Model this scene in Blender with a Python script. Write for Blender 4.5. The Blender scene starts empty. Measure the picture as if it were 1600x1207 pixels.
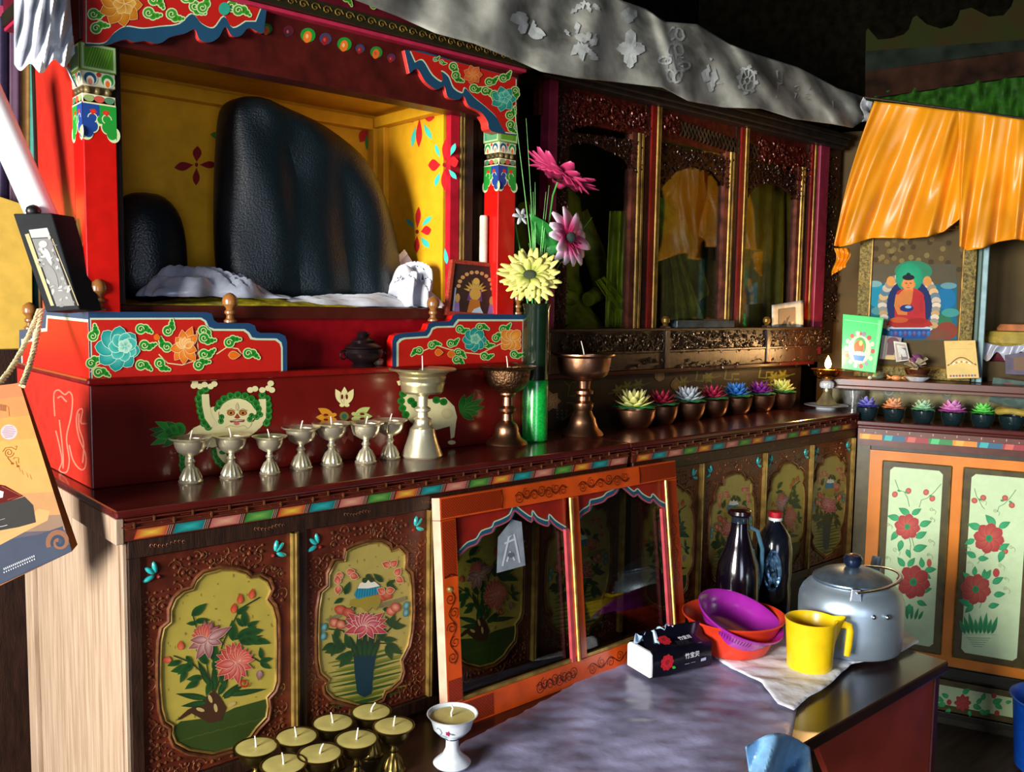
import bpy, math, random
from mathutils import Vector as V3, Matrix
from math import sin, cos, pi, radians
random.seed(7)
S = bpy.context.scene
C = S.collection
# ---------------------------------------------------------------- camera model (image 1600x1207)
F = 1407.0
PIT, ROLL, YR, YC = radians(-5.0816), radians(0.8541), radians(48.701), radians(117.281)
_cp, _sp, _cr, _sr = cos(PIT), sin(PIT), cos(ROLL), sin(ROLL)
RR = Matrix(((_cr, -_sr, 0), (_sr, _cr, 0), (0, 0, 1))) @ Matrix(((1, 0, 0), (0, _cp, _sp), (0, -_sp, _cp)))
def _dir(a): return RR @ V3((sin(a), 0, cos(a)))
W = Matrix((_dir(YR), _dir(YR - pi/2), RR @ V3((0, -1, 0))))      # camera -> world
CAM = V3((0, 0, 1.40))
def ray(px, py): return W @ V3(((px-800)/F, (py-603.5)/F, 1.0))
def onX(px, py, x): r = ray(px, py); return CAM + r*(x/r.x)
def onY(px, py, y): r = ray(px, py); return CAM + r*(y/r.y)
def onZ(px, py, z): r = ray(px, py); return CAM + r*((z-CAM.z)/r.z)
def atd(px, py, d): return CAM + ray(px, py)*d
AR = YC - YR
CW = V3((cos(AR), -sin(AR), 0)); NW = V3((sin(AR), cos(AR), 0))   # along / into the right cabinet
P0 = V3((2.95, 1.535, 0)); ROTR = -AR
def RP(s, o, z): return P0 + CW*s + NW*o + V3((0, 0, z))
def onP(px, py, p, n): r = ray(px, py); return CAM + r*(((p-CAM).dot(n))/r.dot(n))
def onR(px, py, off=0.): return onP(px, py, P0+NW*off, NW)
def sR(px, py, off=0.):
    q = onR(px, py, off); return ((q-P0).dot(CW), q.z)
# ---------------------------------------------------------------- materials
def lin(c):
    if isinstance(c, str):
        c = c.lstrip('#'); c = [int(c[i:i+2], 16)/255 for i in (0, 2, 4)]
    return tuple(x/12.92 if x <= .04045 else ((x+.055)/1.055)**2.4 for x in c[:3]) + (1.0,)
MATS = {}
def mat(name, col, rough=.5, metal=0., var=.12, scale=30., bump=0., bscale=60., emit=None, estr=1., spec=None,
        stretch=None, col2=None, trans=0., coat=0., sheen=0., subs=0., thr=None):
    if name in MATS: return MATS[name]
    m = bpy.data.materials.new(name); m.use_nodes = True
    nt = m.node_tree; b = nt.nodes['Principled BSDF']; c = lin(col)
    b.inputs['Roughness'].default_value = rough; b.inputs['Metallic'].default_value = metal
    b.inputs['Coat Weight'].default_value = coat; b.inputs['Transmission Weight'].default_value = trans
    if coat: b.inputs['Coat Roughness'].default_value = .15
    if spec is not None: b.inputs['Specular IOR Level'].default_value = spec
    if sheen: b.inputs['Sheen Weight'].default_value = sheen
    tc = nt.nodes.new('ShaderNodeTexCoord'); mp = nt.nodes.new('ShaderNodeMapping')
    nt.links.new(tc.outputs['Object'], mp.inputs['Vector'])
    if stretch: mp.inputs['Scale'].default_value = stretch
    nz = nt.nodes.new('ShaderNodeTexNoise'); nz.inputs['Scale'].default_value = scale; nz.inputs['Detail'].default_value = 4
    nt.links.new(mp.outputs[0], nz.inputs['Vector'])
    rp = nt.nodes.new('ShaderNodeValToRGB')
    d = lin(col2) if col2 else tuple(x*(1-var*2) for x in c[:3])+(1,)
    e = c if col2 else tuple(min(1, x*(1+var)) for x in c[:3])+(1,)
    rp.color_ramp.elements[0].position = .32 if thr is None else thr-.05; rp.color_ramp.elements[0].color = d
    rp.color_ramp.elements[1].position = .68 if thr is None else thr+.05; rp.color_ramp.elements[1].color = e
    nt.links.new(nz.outputs['Fac'], rp.inputs['Fac']); nt.links.new(rp.outputs['Color'], b.inputs['Base Color'])
    if bump:
        n2 = nt.nodes.new('ShaderNodeTexNoise'); n2.inputs['Scale'].default_value = bscale; n2.inputs['Detail'].default_value = 5
        nt.links.new(mp.outputs[0], n2.inputs['Vector'])
        bp = nt.nodes.new('ShaderNodeBump'); bp.inputs['Strength'].default_value = bump; bp.inputs['Distance'].default_value = .01
        nt.links.new(n2.outputs['Fac'], bp.inputs['Height']); nt.links.new(bp.outputs[0], b.inputs['Normal'])
    if emit:
        b.inputs['Emission Color'].default_value = lin(emit); b.inputs['Emission Strength'].default_value = estr
    MATS[name] = m; return m
def glassmat(name, tint='#ffffff', refl=.08, rough=.03, milky=0., mcol='#ffffff', bump=0., bscale=20., mmin=None):
    """thin clear sheet: see-through + fresnel gloss (+ milky scattering)"""
    m = bpy.data.materials.new(name); m.use_nodes = True; nt = m.node_tree
    for n in list(nt.nodes): nt.nodes.remove(n)
    o = nt.nodes.new('ShaderNodeOutputMaterial'); t = nt.nodes.new('ShaderNodeBsdfTransparent'); t.inputs[0].default_value = lin(tint)
    g = nt.nodes.new('ShaderNodeBsdfGlossy'); g.inputs['Roughness'].default_value = rough
    fr = nt.nodes.new('ShaderNodeFresnel'); ge = nt.nodes.new('ShaderNodeNewGeometry'); mi = nt.nodes.new('ShaderNodeMapRange')
    mi.inputs['To Min'].default_value = 1.45; mi.inputs['To Max'].default_value = 1/1.45
    nt.links.new(ge.outputs['Backfacing'], mi.inputs['Value']); nt.links.new(mi.outputs[0], fr.inputs[0])
    ma = nt.nodes.new('ShaderNodeMath'); ma.operation = 'ADD'; ma.inputs[1].default_value = refl; ma.use_clamp = True
    nt.links.new(fr.outputs[0], ma.inputs[0])
    mx = nt.nodes.new('ShaderNodeMixShader'); nt.links.new(ma.outputs[0], mx.inputs[0])
    nt.links.new(t.outputs[0], mx.inputs[1]); nt.links.new(g.outputs[0], mx.inputs[2]); last = mx
    tc = nt.nodes.new('ShaderNodeTexCoord'); nz = nt.nodes.new('ShaderNodeTexNoise'); nz.inputs['Scale'].default_value = bscale
    nz.inputs['Detail'].default_value = 6; nt.links.new(tc.outputs['Object'], nz.inputs['Vector'])
    if bump:
        bp = nt.nodes.new('ShaderNodeBump'); bp.inputs['Strength'].default_value = bump; bp.inputs['Distance'].default_value = .01
        nt.links.new(nz.outputs['Fac'], bp.inputs['Height']); nt.links.new(bp.outputs[0], g.inputs['Normal'])
    if milky:
        d = nt.nodes.new('ShaderNodeBsdfDiffuse'); d.inputs[0].default_value = lin(mcol)
        if bump: nt.links.new(bp.outputs[0], d.inputs['Normal'])
        rr = nt.nodes.new('ShaderNodeMapRange'); rr.inputs['From Min'].default_value = .35; rr.inputs['From Max'].default_value = .7
        rr.inputs['To Min'].default_value = milky*.35 if mmin is None else mmin; rr.inputs['To Max'].default_value = min(1, milky*1.6)
        nt.links.new(nz.outputs['Fac'], rr.inputs['Value'])
        m2 = nt.nodes.new('ShaderNodeMixShader'); nt.links.new(rr.outputs[0], m2.inputs[0])
        nt.links.new(mx.outputs[0], m2.inputs[1]); nt.links.new(d.outputs[0], m2.inputs[2]); last = m2
    nt.links.new(last.outputs[0], o.inputs[0]); MATS[name] = m; return m
def paintmat(name, rough=.45, metal=0., bump=0., var=.1, gain=1.):
    """colour comes from the painted motif's own colour attribute"""
    m = bpy.data.materials.new(name); m.use_nodes = True; nt = m.node_tree; b = nt.nodes['Principled BSDF']
    a = nt.nodes.new('ShaderNodeAttribute'); a.attribute_name = 'Col'
    tc = nt.nodes.new('ShaderNodeTexCoord'); nz = nt.nodes.new('ShaderNodeTexNoise'); nz.inputs['Scale'].default_value = 45
    nt.links.new(tc.outputs['Object'], nz.inputs['Vector'])
    mr = nt.nodes.new('ShaderNodeMapRange'); mr.inputs['To Min'].default_value = (1-var)*gain; mr.inputs['To Max'].default_value = (1+var)*gain
    nt.links.new(nz.outputs['Fac'], mr.inputs['Value'])
    vm = nt.nodes.new('ShaderNodeVectorMath'); vm.operation = 'SCALE'
    nt.links.new(a.outputs['Color'], vm.inputs[0]); nt.links.new(mr.outputs[0], vm.inputs['Scale'])
    nt.links.new(vm.outputs[0], b.inputs['Base Color']); b.inputs['Roughness'].default_value = rough
    b.inputs['Metallic'].default_value = metal
    MATS[name] = m; return m
PAINT = paintmat('painted_motif'); GPAINT = paintmat('painted_lacquer', .3); PAPER = paintmat('printed_paper', .55)
# ---------------------------------------------------------------- mesh builder
_ICO = {}
def ico(n):
    if n not in _ICO:
        import bmesh
        bm = bmesh.new(); bmesh.ops.create_icosphere(bm, subdivisions=n, radius=1)
        _ICO[n] = ([tuple(v.co) for v in bm.verts], [[v.index for v in f.verts] for f in bm.faces]); bm.free()
    return _ICO[n]
class MB:
    def __init__(s): s.v = []; s.f = []; s.m = []; s.sm = []; s.c = []; s.hascol = False
    def add(s, vs, fs, m=0, smooth=True, col=None):
        o = len(s.v); s.v += [tuple(x) for x in vs]; s.f += [[i+o for i in f] for f in fs]
        s.m += [m]*len(fs); s.sm += [smooth]*len(fs)
        if col is not None:
            s.hascol = True
            s.c += list(col) if isinstance(col, list) else [col]*len(vs)
        else: s.c += [(1, 1, 1, 1)]*len(vs)
        return s
    def box(s, x0, x1, y0, y1, z0, z1, m=0, xf=None):
        vs = [V3((x, y, z)) for x in (x0, x1) for y in (y0, y1) for z in (z0, z1)]
        if xf: vs = [xf @ v for v in vs]
        return s.add(vs, [(0, 1, 3, 2), (4, 6, 7, 5), (0, 4, 5, 1), (2, 3, 7, 6), (0, 2, 6, 4), (1, 5, 7, 3)], m, False)
    def hexa(s, p, m=0):   # 8 corners: front quad (4) then back quad (4)
        return s.add(p, [(3, 2, 1, 0), (4, 5, 6, 7), (0, 1, 5, 4), (1, 2, 6, 5), (2, 3, 7, 6), (3, 0, 4, 7)], m, False)
    def prism(s, pts, fn, d0, d1, m=0, smooth=False):  # pts (u,v), fn(u,v,d)->pos
        n = len(pts); a = sum(pts[i][0]*pts[(i+1) % n][1]-pts[(i+1) % n][0]*pts[i][1] for i in range(n))
        if a < 0: pts = pts[::-1]
        vs = [fn(u, v, d0) for u, v in pts]+[fn(u, v, d1) for u, v in pts]
        return s.add(vs, [list(range(n)), list(range(2*n-1, n-1, -1))]+[(i, i+n, (i+1) % n+n, (i+1) % n) for i in range(n)], m, smooth)
    def lathe(s, prof, c=(0, 0, 0), seg=32, m=0, rib=None, sq=1.):
        vs = []; n = len(prof)
        for (r, z) in prof:
            for k in range(seg):
                a = 2*pi*k/seg; q = r
                if rib and rib[0] <= z <= rib[1]: q = r*(1+rib[2]*cos(a*rib[3]))
                vs.append((c[0]+q*cos(a), c[1]+q*sq*sin(a), c[2]+z))
        fs = [(i*seg+k, i*seg+(k+1) % seg, (i+1)*seg+(k+1) % seg, (i+1)*seg+k) for i in range(n-1) for k in range(seg)]
        fs += [list(range(seg-1, -1, -1)), [(n-1)*seg+k for k in range(seg)]]
        return s.add(vs, fs, m, True)
    def tube(s, pts, r, seg=8, m=0, flat=1., col=None):
        pts = [V3(p) for p in pts]; n = len(pts); rs = r if isinstance(r, (list, tuple)) else [r]*n
        vs = []; up = V3((0, 0, 1)); prev = None
        for i, p in enumerate(pts):
            t = (pts[min(i+1, n-1)]-pts[max(i-1, 0)]).normalized()
            if prev is None:
                a = up if abs(t.z) < .9 else V3((1, 0, 0)); x = t.cross(a).normalized()
            else: x = (prev-t*prev.dot(t)).normalized()
            prev = x; y = t.cross(x)
            for k in range(seg):
                a = 2*pi*k/seg; vs.append(p+x*rs[i]*cos(a)+y*rs[i]*flat*sin(a))
        fs = [(i*seg+k, i*seg+(k+1) % seg, (i+1)*seg+(k+1) % seg, (i+1)*seg+k) for i in range(n-1) for k in range(seg)]
        fs += [list(range(seg-1, -1, -1)), [(n-1)*seg+k for k in range(seg)]]
        return s.add(vs, fs, m, True, col)
    def ell(s, c, r, m=0, n=1, rot=None, col=None):
        vs, fs = ico(n); c = V3(c); r = (r, r, r) if isinstance(r, (int, float)) else r
        q = [V3((x*r[0], y*r[1], z*r[2])) for x, y, z in vs]
        if rot: q = [rot @ v for v in q]
        return s.add([v+c for v in q], fs, m, True, col)
    def grid(s, fn, nu, nv, m=0, close=False, col=None):
        vs = [fn(i/nu, j/nv) for j in range(nv+1) for i in range(nu+1)]; w = nu+1
        cs = [col(i/nu, j/nv) for j in range(nv+1) for i in range(nu+1)] if col else None
        return s.add(vs, [(j*w+i, j*w+i+1, (j+1)*w+i+1, (j+1)*w+i) for j in range(nv) for i in range(nu)], m, True, cs)
    def build(s, name, mats, parent=None, bevel=0, solid=0, subd=0, w=False, wire=0, ang=35, off=0):
        me = bpy.data.meshes.new(name); vs = s.v
        o = bpy.data.objects.new(name, me); C.objects.link(o)
        if parent is not None: o.parent = parent
        if w and parent is not None:                 # geometry given in world coordinates
            M = Matrix.Identity(4); q = parent
            chain = []
            while q is not None: chain.append(q); q = q.parent
            for q in reversed(chain): M = M @ (Matrix.Translation(q.location) @ q.rotation_euler.to_matrix().to_4x4())
            Mi = M.inverted(); vs = [tuple(Mi @ V3(v)) for v in vs]
        me.from_pydata(vs, [], s.f)
        for mm in (mats if isinstance(mats, (list, tuple)) else [mats]): me.materials.append(mm)
        me.polygons.foreach_set('material_index', s.m); me.polygons.foreach_set('use_smooth', s.sm)
        if s.hascol:
            at = me.color_attributes.new('Col', 'FLOAT_COLOR', 'POINT')
            at.data.foreach_set('color', [x for c in s.c for x in c])
        me.update()
        if any(s.sm): me.set_sharp_from_angle(angle=radians(ang))
        if solid:
            k = o.modifiers.new('solid', 'SOLIDIFY'); k.thickness = solid; k.offset = off
        if bevel:
            k = o.modifiers.new('bevel', 'BEVEL'); k.width = bevel; k.segments = 2; k.limit_method = 'ANGLE'; k.angle_limit = radians(40)
        if subd:
            k = o.modifiers.new('subd', 'SUBSURF'); k.levels = subd; k.render_levels = subd
        return o
def thing(name, label, cat, loc=(0, 0, 0), rz=0., group=None):
    o = bpy.data.objects.new(name, None); C.objects.link(o); o.location = loc; o.rotation_euler = (0, 0, rz)
    o.empty_display_size = .05
    return tag(o, label, cat, group)
def tag(o, label, cat, group=None, kind=None):
    o['label'] = label; o['category'] = cat
    if group: o['group'] = group
    if kind: o['kind'] = kind
    return o
def struct(o, label=None):
    o['kind'] = 'structure'
    if label: o['label'] = label
    return o
def dup(root, loc=None, rz=None, label=None, scale=None):
    r = root.copy(); C.objects.link(r)
    if loc is not None: r.location = loc
    if rz is not None: r.rotation_euler = (0, 0, rz)
    if scale: r.scale = (scale,)*3
    if label: r['label'] = label
    for ch in list(root.children):
        c = ch.copy(); C.objects.link(c); c.parent = r
        for g in ch.children:
            d = g.copy(); C.objects.link(d); d.parent = c
    return r
# ---------------------------------------------------------------- painter: thin painted motifs on a surface
class Paint(MB):
    """fn(a,b) gives the surface point, n the outward normal; each stroke lies a hair above the last"""
    def __init__(s, fn, n, eps=.000012, base=.0003):
        super().__init__(); s.fn = fn; s.n = V3(n); s.k = 0; s.eps = eps; s.base = base
    def _lay(s): s.k += 1; return s.n*(s.base+s.eps*s.k)
    def poly(s, pts, col):
        d = s._lay(); n = len(pts)
        ps = [s.fn(*p)+d for p in pts]; nn = V3((0, 0, 0))
        for i in range(n): nn += ps[i].cross(ps[(i+1) % n])
        if nn.dot(s.n) < 0: ps = ps[::-1]
        s.add(ps, [list(range(n))], 0, False, lin(col)); return s
    def fan(s, pts, col, cc, ctr=None):
        d = s._lay(); n = len(pts)
        if ctr is None: ctr = (sum(p[0] for p in pts)/n, sum(p[1] for p in pts)/n)
        ps = [s.fn(*ctr)+d]+[s.fn(*p)+d for p in pts]
        fs = [(0, 1+i, 1+(i+1) % n) for i in range(n)]
        nn = V3((0, 0, 0))
        for i in range(n): nn += (ps[1+i]-ps[0]).cross(ps[1+(i+1) % n]-ps[0])
        if nn.dot(s.n) < 0: fs = [f[::-1] for f in fs]
        s.add(ps, fs, 0, False, [lin(cc)]+[lin(col)]*n); return s
    def ellipse(s, x, y, rx, ry, col, rot=0, cc=None, n=18):
        c, q = cos(rot), sin(rot)
        pts = [(x+rx*cos(2*pi*k/n)*c-ry*sin(2*pi*k/n)*q, y+rx*cos(2*pi*k/n)*q+ry*sin(2*pi*k/n)*c) for k in range(n)]
        return s.fan(pts, col, cc or col)
    def stroke(s, pts, w, col, closed=False, taper=False):
        d = s._lay(); n = len(pts); L = []; R = []
        for i in range(n):
            if closed: a, b = pts[i-1], pts[(i+1) % n]
            else: a, b = pts[max(i-1, 0)], pts[min(i+1, n-1)]
            tx, ty = b[0]-a[0], b[1]-a[1]; l = math.hypot(tx, ty) or 1; h = w/2
            if taper: h *= (1-.85*abs(2*i/(n-1)-1)) if taper == 2 else (1-.9*i/(n-1))
            L.append((pts[i][0]-ty/l*h, pts[i][1]+tx/l*h)); R.append((pts[i][0]+ty/l*h, pts[i][1]-tx/l*h))
        ps = [s.fn(*p)+d for p in L]+[s.fn(*p)+d for p in R]
        fs = [(i, i+1, n+i+1, n+i) for i in range(n-1)]
        if closed: fs.append((n-1, 0, n, 2*n-1))
        nn = (ps[1]-ps[0]).cross(ps[n]-ps[0])
        if nn.dot(s.n) < 0: fs = [f[::-1] for f in fs]
        s.add(ps, fs, 0, False, lin(col)); return s
    def curve(s, P, w, col, closed=False, n=6, taper=False):
        N_ = len(P); out = []; R_ = range(N_ if closed else N_-1)
        for i in R_:
            g = (lambda k: P[k % N_]) if closed else (lambda k: P[max(0, min(N_-1, k))])
            a, b, c, d = g(i-1), g(i), g(i+1), g(i+2)
            for j in range(n):
                t = j/n; out.append(tuple(.5*(2*b[q]+(c[q]-a[q])*t+(2*a[q]-5*b[q]+4*c[q]-d[q])*t*t+(3*b[q]-a[q]-3*c[q]+d[q])*t**3) for q in (0, 1)))
        if not closed: out.append(P[-1])
        return s.stroke(out, w, col, closed, taper)
    def petal(s, x, y, a, l, w, col, cc=None, edge=None, tip=0.0, n=9, rd=1.):
        """leaf/petal starting at x,y pointing along angle a (radians in paint axes)"""
        pts = []
        for k in range(n+1):
            t = k/n; pts.append((t*l, w/2*max(0, sin(pi*min(1, t**(.75+tip))))**rd))
        pts += [(t*l, -w/2*max(0, sin(pi*min(1, t**(.75+tip))))**rd) for t in [k/n for k in range(n-1, 0, -1)]]
        c, q = cos(a), sin(a)
        pts = [(x+u*c-v*q, y+u*q+v*c) for u, v in pts]
        if edge:
            cx, cy = x+l/2*c, y+l/2*q; g = edge[1]
            s.poly([(px+(px-cx)/max(1e-6, math.hypot(px-cx, py-cy))*g, py+(py-cy)/max(1e-6, math.hypot(px-cx, py-cy))*g) for px, py in pts], edge[0])
        ctr = (x+.12*l*c, y+.12*l*q) if cc else None
        return s.fan(pts, col, cc or col, ctr)
    def spiral(s, x, y, r, a0, turns, w, col, dirn=1):
        n = int(14*turns)+4
        return s.stroke([(x+r*(1-.8*k/n)*cos(a0+dirn*2*pi*turns*k/n), y+r*(1-.8*k/n)*sin(a0+dirn*2*pi*turns*k/n)) for k in range(n+1)], w, col)
    def curl_leaf(s, x, y, r, a, dirn=1, g='#178a1c', o='#d9e2a0', dk='#0d5a14'):
        """Tibetan scrolling leaf: curl head with two lobes, cream outline"""
        lob = [(0, 0, 1.0), (1.0, .25*dirn, .72), (1.75, -.15*dirn, .5), (2.35, -.5*dirn, .28)]
        c, q = cos(a), sin(a); P = [(x+r*(u*c-v*q), y+r*(u*q+v*c), r*k) for u, v, k in lob]
        for px, py, k in P: s.ellipse(px, py, k+r*.22, k+r*.22, o, n=14)
        for px, py, k in P: s.ellipse(px, py, k, k, g, cc=dk, n=14)
        s.spiral(x, y, r*.72, a, 1.15, r*.2, o, dirn)
        return s
    def peony(s, x, y, r, outer, inner, edge, sy=1., n=8):
        for k in range(n):
            a = 2*pi*k/n+.2; s.petal(x, y, a, r, r*.85, outer, inner, edge=(edge, r*.03), tip=.5, rd=.6)
        for k in range(6):
            a = 2*pi*k/6+.5; s.petal(x+.04*r, y+.08*r, a, r*.58, r*.5, inner, outer, edge=(edge, r*.03), tip=.5, rd=.6)
        for k in range(5): s.petal(x+.02*r, y+.02*r, 2*pi*k/5, r*.3, r*.26, edge, inner, tip=.5)
        return s
    def done(s, name, parent, w=True, m=None): return s.build(name, m or PAINT, parent, w=w)
def smo(P, n=4):
    out = []; N_ = len(P)
    for i in range(N_-1):
        a, b, c, d = P[max(0, i-1)], P[i], P[i+1], P[min(N_-1, i+2)]
        for j in range(n):
            t = j/n; out.append(tuple(.5*(2*b[q]+(c[q]-a[q])*t+(2*a[q]-5*b[q]+4*c[q]-d[q])*t*t+(3*b[q]-a[q]-3*c[q]+d[q])*t**3) for q in (0, 1)))
    return out+[P[-1]]
def arcpts(p, q, bulge, n=6):
    """points from p to q along a bulging arc (q excluded)"""
    mx, my = (p[0]+q[0])/2, (p[1]+q[1])/2; dx, dy = q[0]-p[0], q[1]-p[1]
    out = []
    for k in range(n):
        t = k/n; h = 4*t*(1-t)*bulge; out.append((p[0]+dx*t-dy*h, p[1]+dy*t+dx*h))
    return out
def jn(*segs): return [p for sg in segs for p in sg]
# ---------------------------------------------------------------- materials used
maroon = mat('maroon_lacquer', '#4f1713', .22, var=.15, scale=12, coat=.5, stretch=(1, 6, 6))
redl = mat('red_lacquer', '#c4130c', .3, var=.08, coat=.3)
redd = mat('dark_red_lacquer', '#6b120e', .28, var=.12, coat=.4, scale=8)
redside = mat('side_red_paint', '#b9281a', .4, var=.1)  # a lighter red than the chest front
pinkp = mat('pink_red_paint', '#b02443', .45)
brownd = mat('dark_brown_wood', '#2e1a10', .38, var=.25, scale=14, stretch=(8, 8, 1), bump=.15)
brownc = mat('carved_brown_lacquer', '#5a2416', .32, var=.2)
bronze = mat('bronzed_carving', '#7a4a2c', .3, .45, var=.25, scale=60)
palew = mat('bare_pale_wood', '#ab9580', .7, var=.1, scale=9, stretch=(14, 14, .8), col2='#8c745e', spec=.2, bump=.1)
gold = mat('gilt_moulding', '#a88845', .36, .6, var=.25)
goldm = mat('dull_gilt', '#8a6a28', .4, .5, var=.25)
turq = mat('turquoise_inlay', '#27a3a0', .25, coat=.6)
yellow = mat('yellow_paint', '#e6a91c', .4, var=.06)
ochre = mat('ochre_paint', '#8f7a2e', .45, var=.2)
brass = mat('polished_nickel_brass', '#e2dabb', .3, .8, var=.05, scale=20, bump=.03, bscale=90)
brassg = mat('worn_brass', '#d0c698', .32, .85, var=.12, scale=25, bump=.05, bscale=90)
copper = mat('brown_copper', '#a87a5c', .33, 1., var=.15, scale=18, bump=.05)
wick = mat('cotton_wick', '#f0ead8', .8)
butter = mat('clarified_butter_wax', '#c8ba6a', .4, var=.08)
black = mat('black_paint', '#0e0d0d', .4)
orange = mat('orange_paint', '#cf4c12', .35, var=.14, scale=16, coat=.2)
glass = glassmat('clear_pane', '#e9eee8', refl=.04, rough=.02)
drum = mat('dark_plaster', '#3a3733', .8, var=.08)  # even dark grey plaster, so the panes reflect less of it
# ---------------------------------------------------------------- the room
floor = MB().box(-2.7, 5.2, -3.6, 2.55, -.05, 0).build('floor', mat('floor_boards', '#3a2a22', .55, var=.3, scale=5, stretch=(1, 9, 1)))
struct(floor, 'dark worn board floor')
ceil = MB().box(-2.7, 5.2, -3.6, 2.55, 2.75, 2.8).build('ceiling', mat('near_black_ceiling', '#0a1213', 1., var=.3, spec=0))  # one even near-black tone
struct(ceil, 'near-black ceiling')
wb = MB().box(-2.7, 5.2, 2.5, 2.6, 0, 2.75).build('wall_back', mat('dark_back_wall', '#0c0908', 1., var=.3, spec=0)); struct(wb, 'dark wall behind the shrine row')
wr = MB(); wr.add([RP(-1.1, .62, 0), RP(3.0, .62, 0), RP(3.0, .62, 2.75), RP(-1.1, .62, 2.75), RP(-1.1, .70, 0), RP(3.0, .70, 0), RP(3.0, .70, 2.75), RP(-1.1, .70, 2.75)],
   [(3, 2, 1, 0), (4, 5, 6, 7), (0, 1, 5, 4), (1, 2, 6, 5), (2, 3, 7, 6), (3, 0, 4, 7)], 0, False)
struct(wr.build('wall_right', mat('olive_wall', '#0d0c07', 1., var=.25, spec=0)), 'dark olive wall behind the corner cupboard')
wl = MB(); WY0, WY1, WZ0, WZ1 = -.15, 1.3, .95, 2.2
wl.box(-2.7, -2.6, -3.6, WY0, 0, 2.75).box(-2.7, -2.6, WY1, 2.5, 0, 2.75).box(-2.7, -2.6, WY0, WY1, 0, WZ0).box(-2.7, -2.6, WY0, WY1, WZ1, 2.75)
struct(wl.build('wall_left', drum), 'plastered wall with a window')
wf = MB()
for a in (WY0, WY1-.05): wf.box(-2.7, -2.6, a, a+.05, WZ0, WZ1)
for a in (WZ0, WZ1-.05): wf.box(-2.7, -2.6, WY0+.05, WY1-.05, a, a+.05)
wf.box(-2.68, -2.62, .555, .595, WZ0+.05, WZ1-.05)
struct(wf.build('window_1', palew), 'wooden window that lights the room')
wfr = MB(); wfr.box(-2.7, -2.35, -3.7, -3.6, 0, 2.75).box(-.75, 5.2, -3.7, -3.6, 0, 2.75).box(-2.35, -.75, -3.7, -3.6, 2.1, 2.75)  # gap added in the unseen wall to let the fill light in
struct(wfr.build('wall_front', drum), 'unseen plastered wall, its opening added for the fill light')
we = MB().box(5.2, 5.3, -3.6, 1.0, 0, 2.75); struct(we.build('wall_east', drum), 'plastered far side wall')
# ---------------------------------------------------------------- row of carved base cabinets
YF = 1.545
K = 3.5511
def zm(ox, oy, y=YF, dx=0.): return lambda X, Y: onY(ox+X/K, oy+Y/K, y)+V3((dx, 0, 0))
NF = (0, -1, 0)
MED1 = [(1222, 85), (1300, 88), (1360, 105), (1388, 130), (1430, 122), (1480, 150), (1500, 200), (1478, 250), (1510, 290), (1528, 360), (1532, 520), (1530, 700), (1515, 750), (1478, 790), (1485, 840), (1475, 900), (1420, 960), (1385, 1010), (1300, 1070), (1180, 1100), (1050, 1080), (975, 1040), (955, 990), (960, 945), (920, 920), (900, 850), (890, 720), (890, 600), (895, 480), (910, 410), (950, 375), (950, 310), (975, 250), (1020, 210), (1070, 195), (1090, 150), (1130, 110), (1190, 95)]
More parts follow.
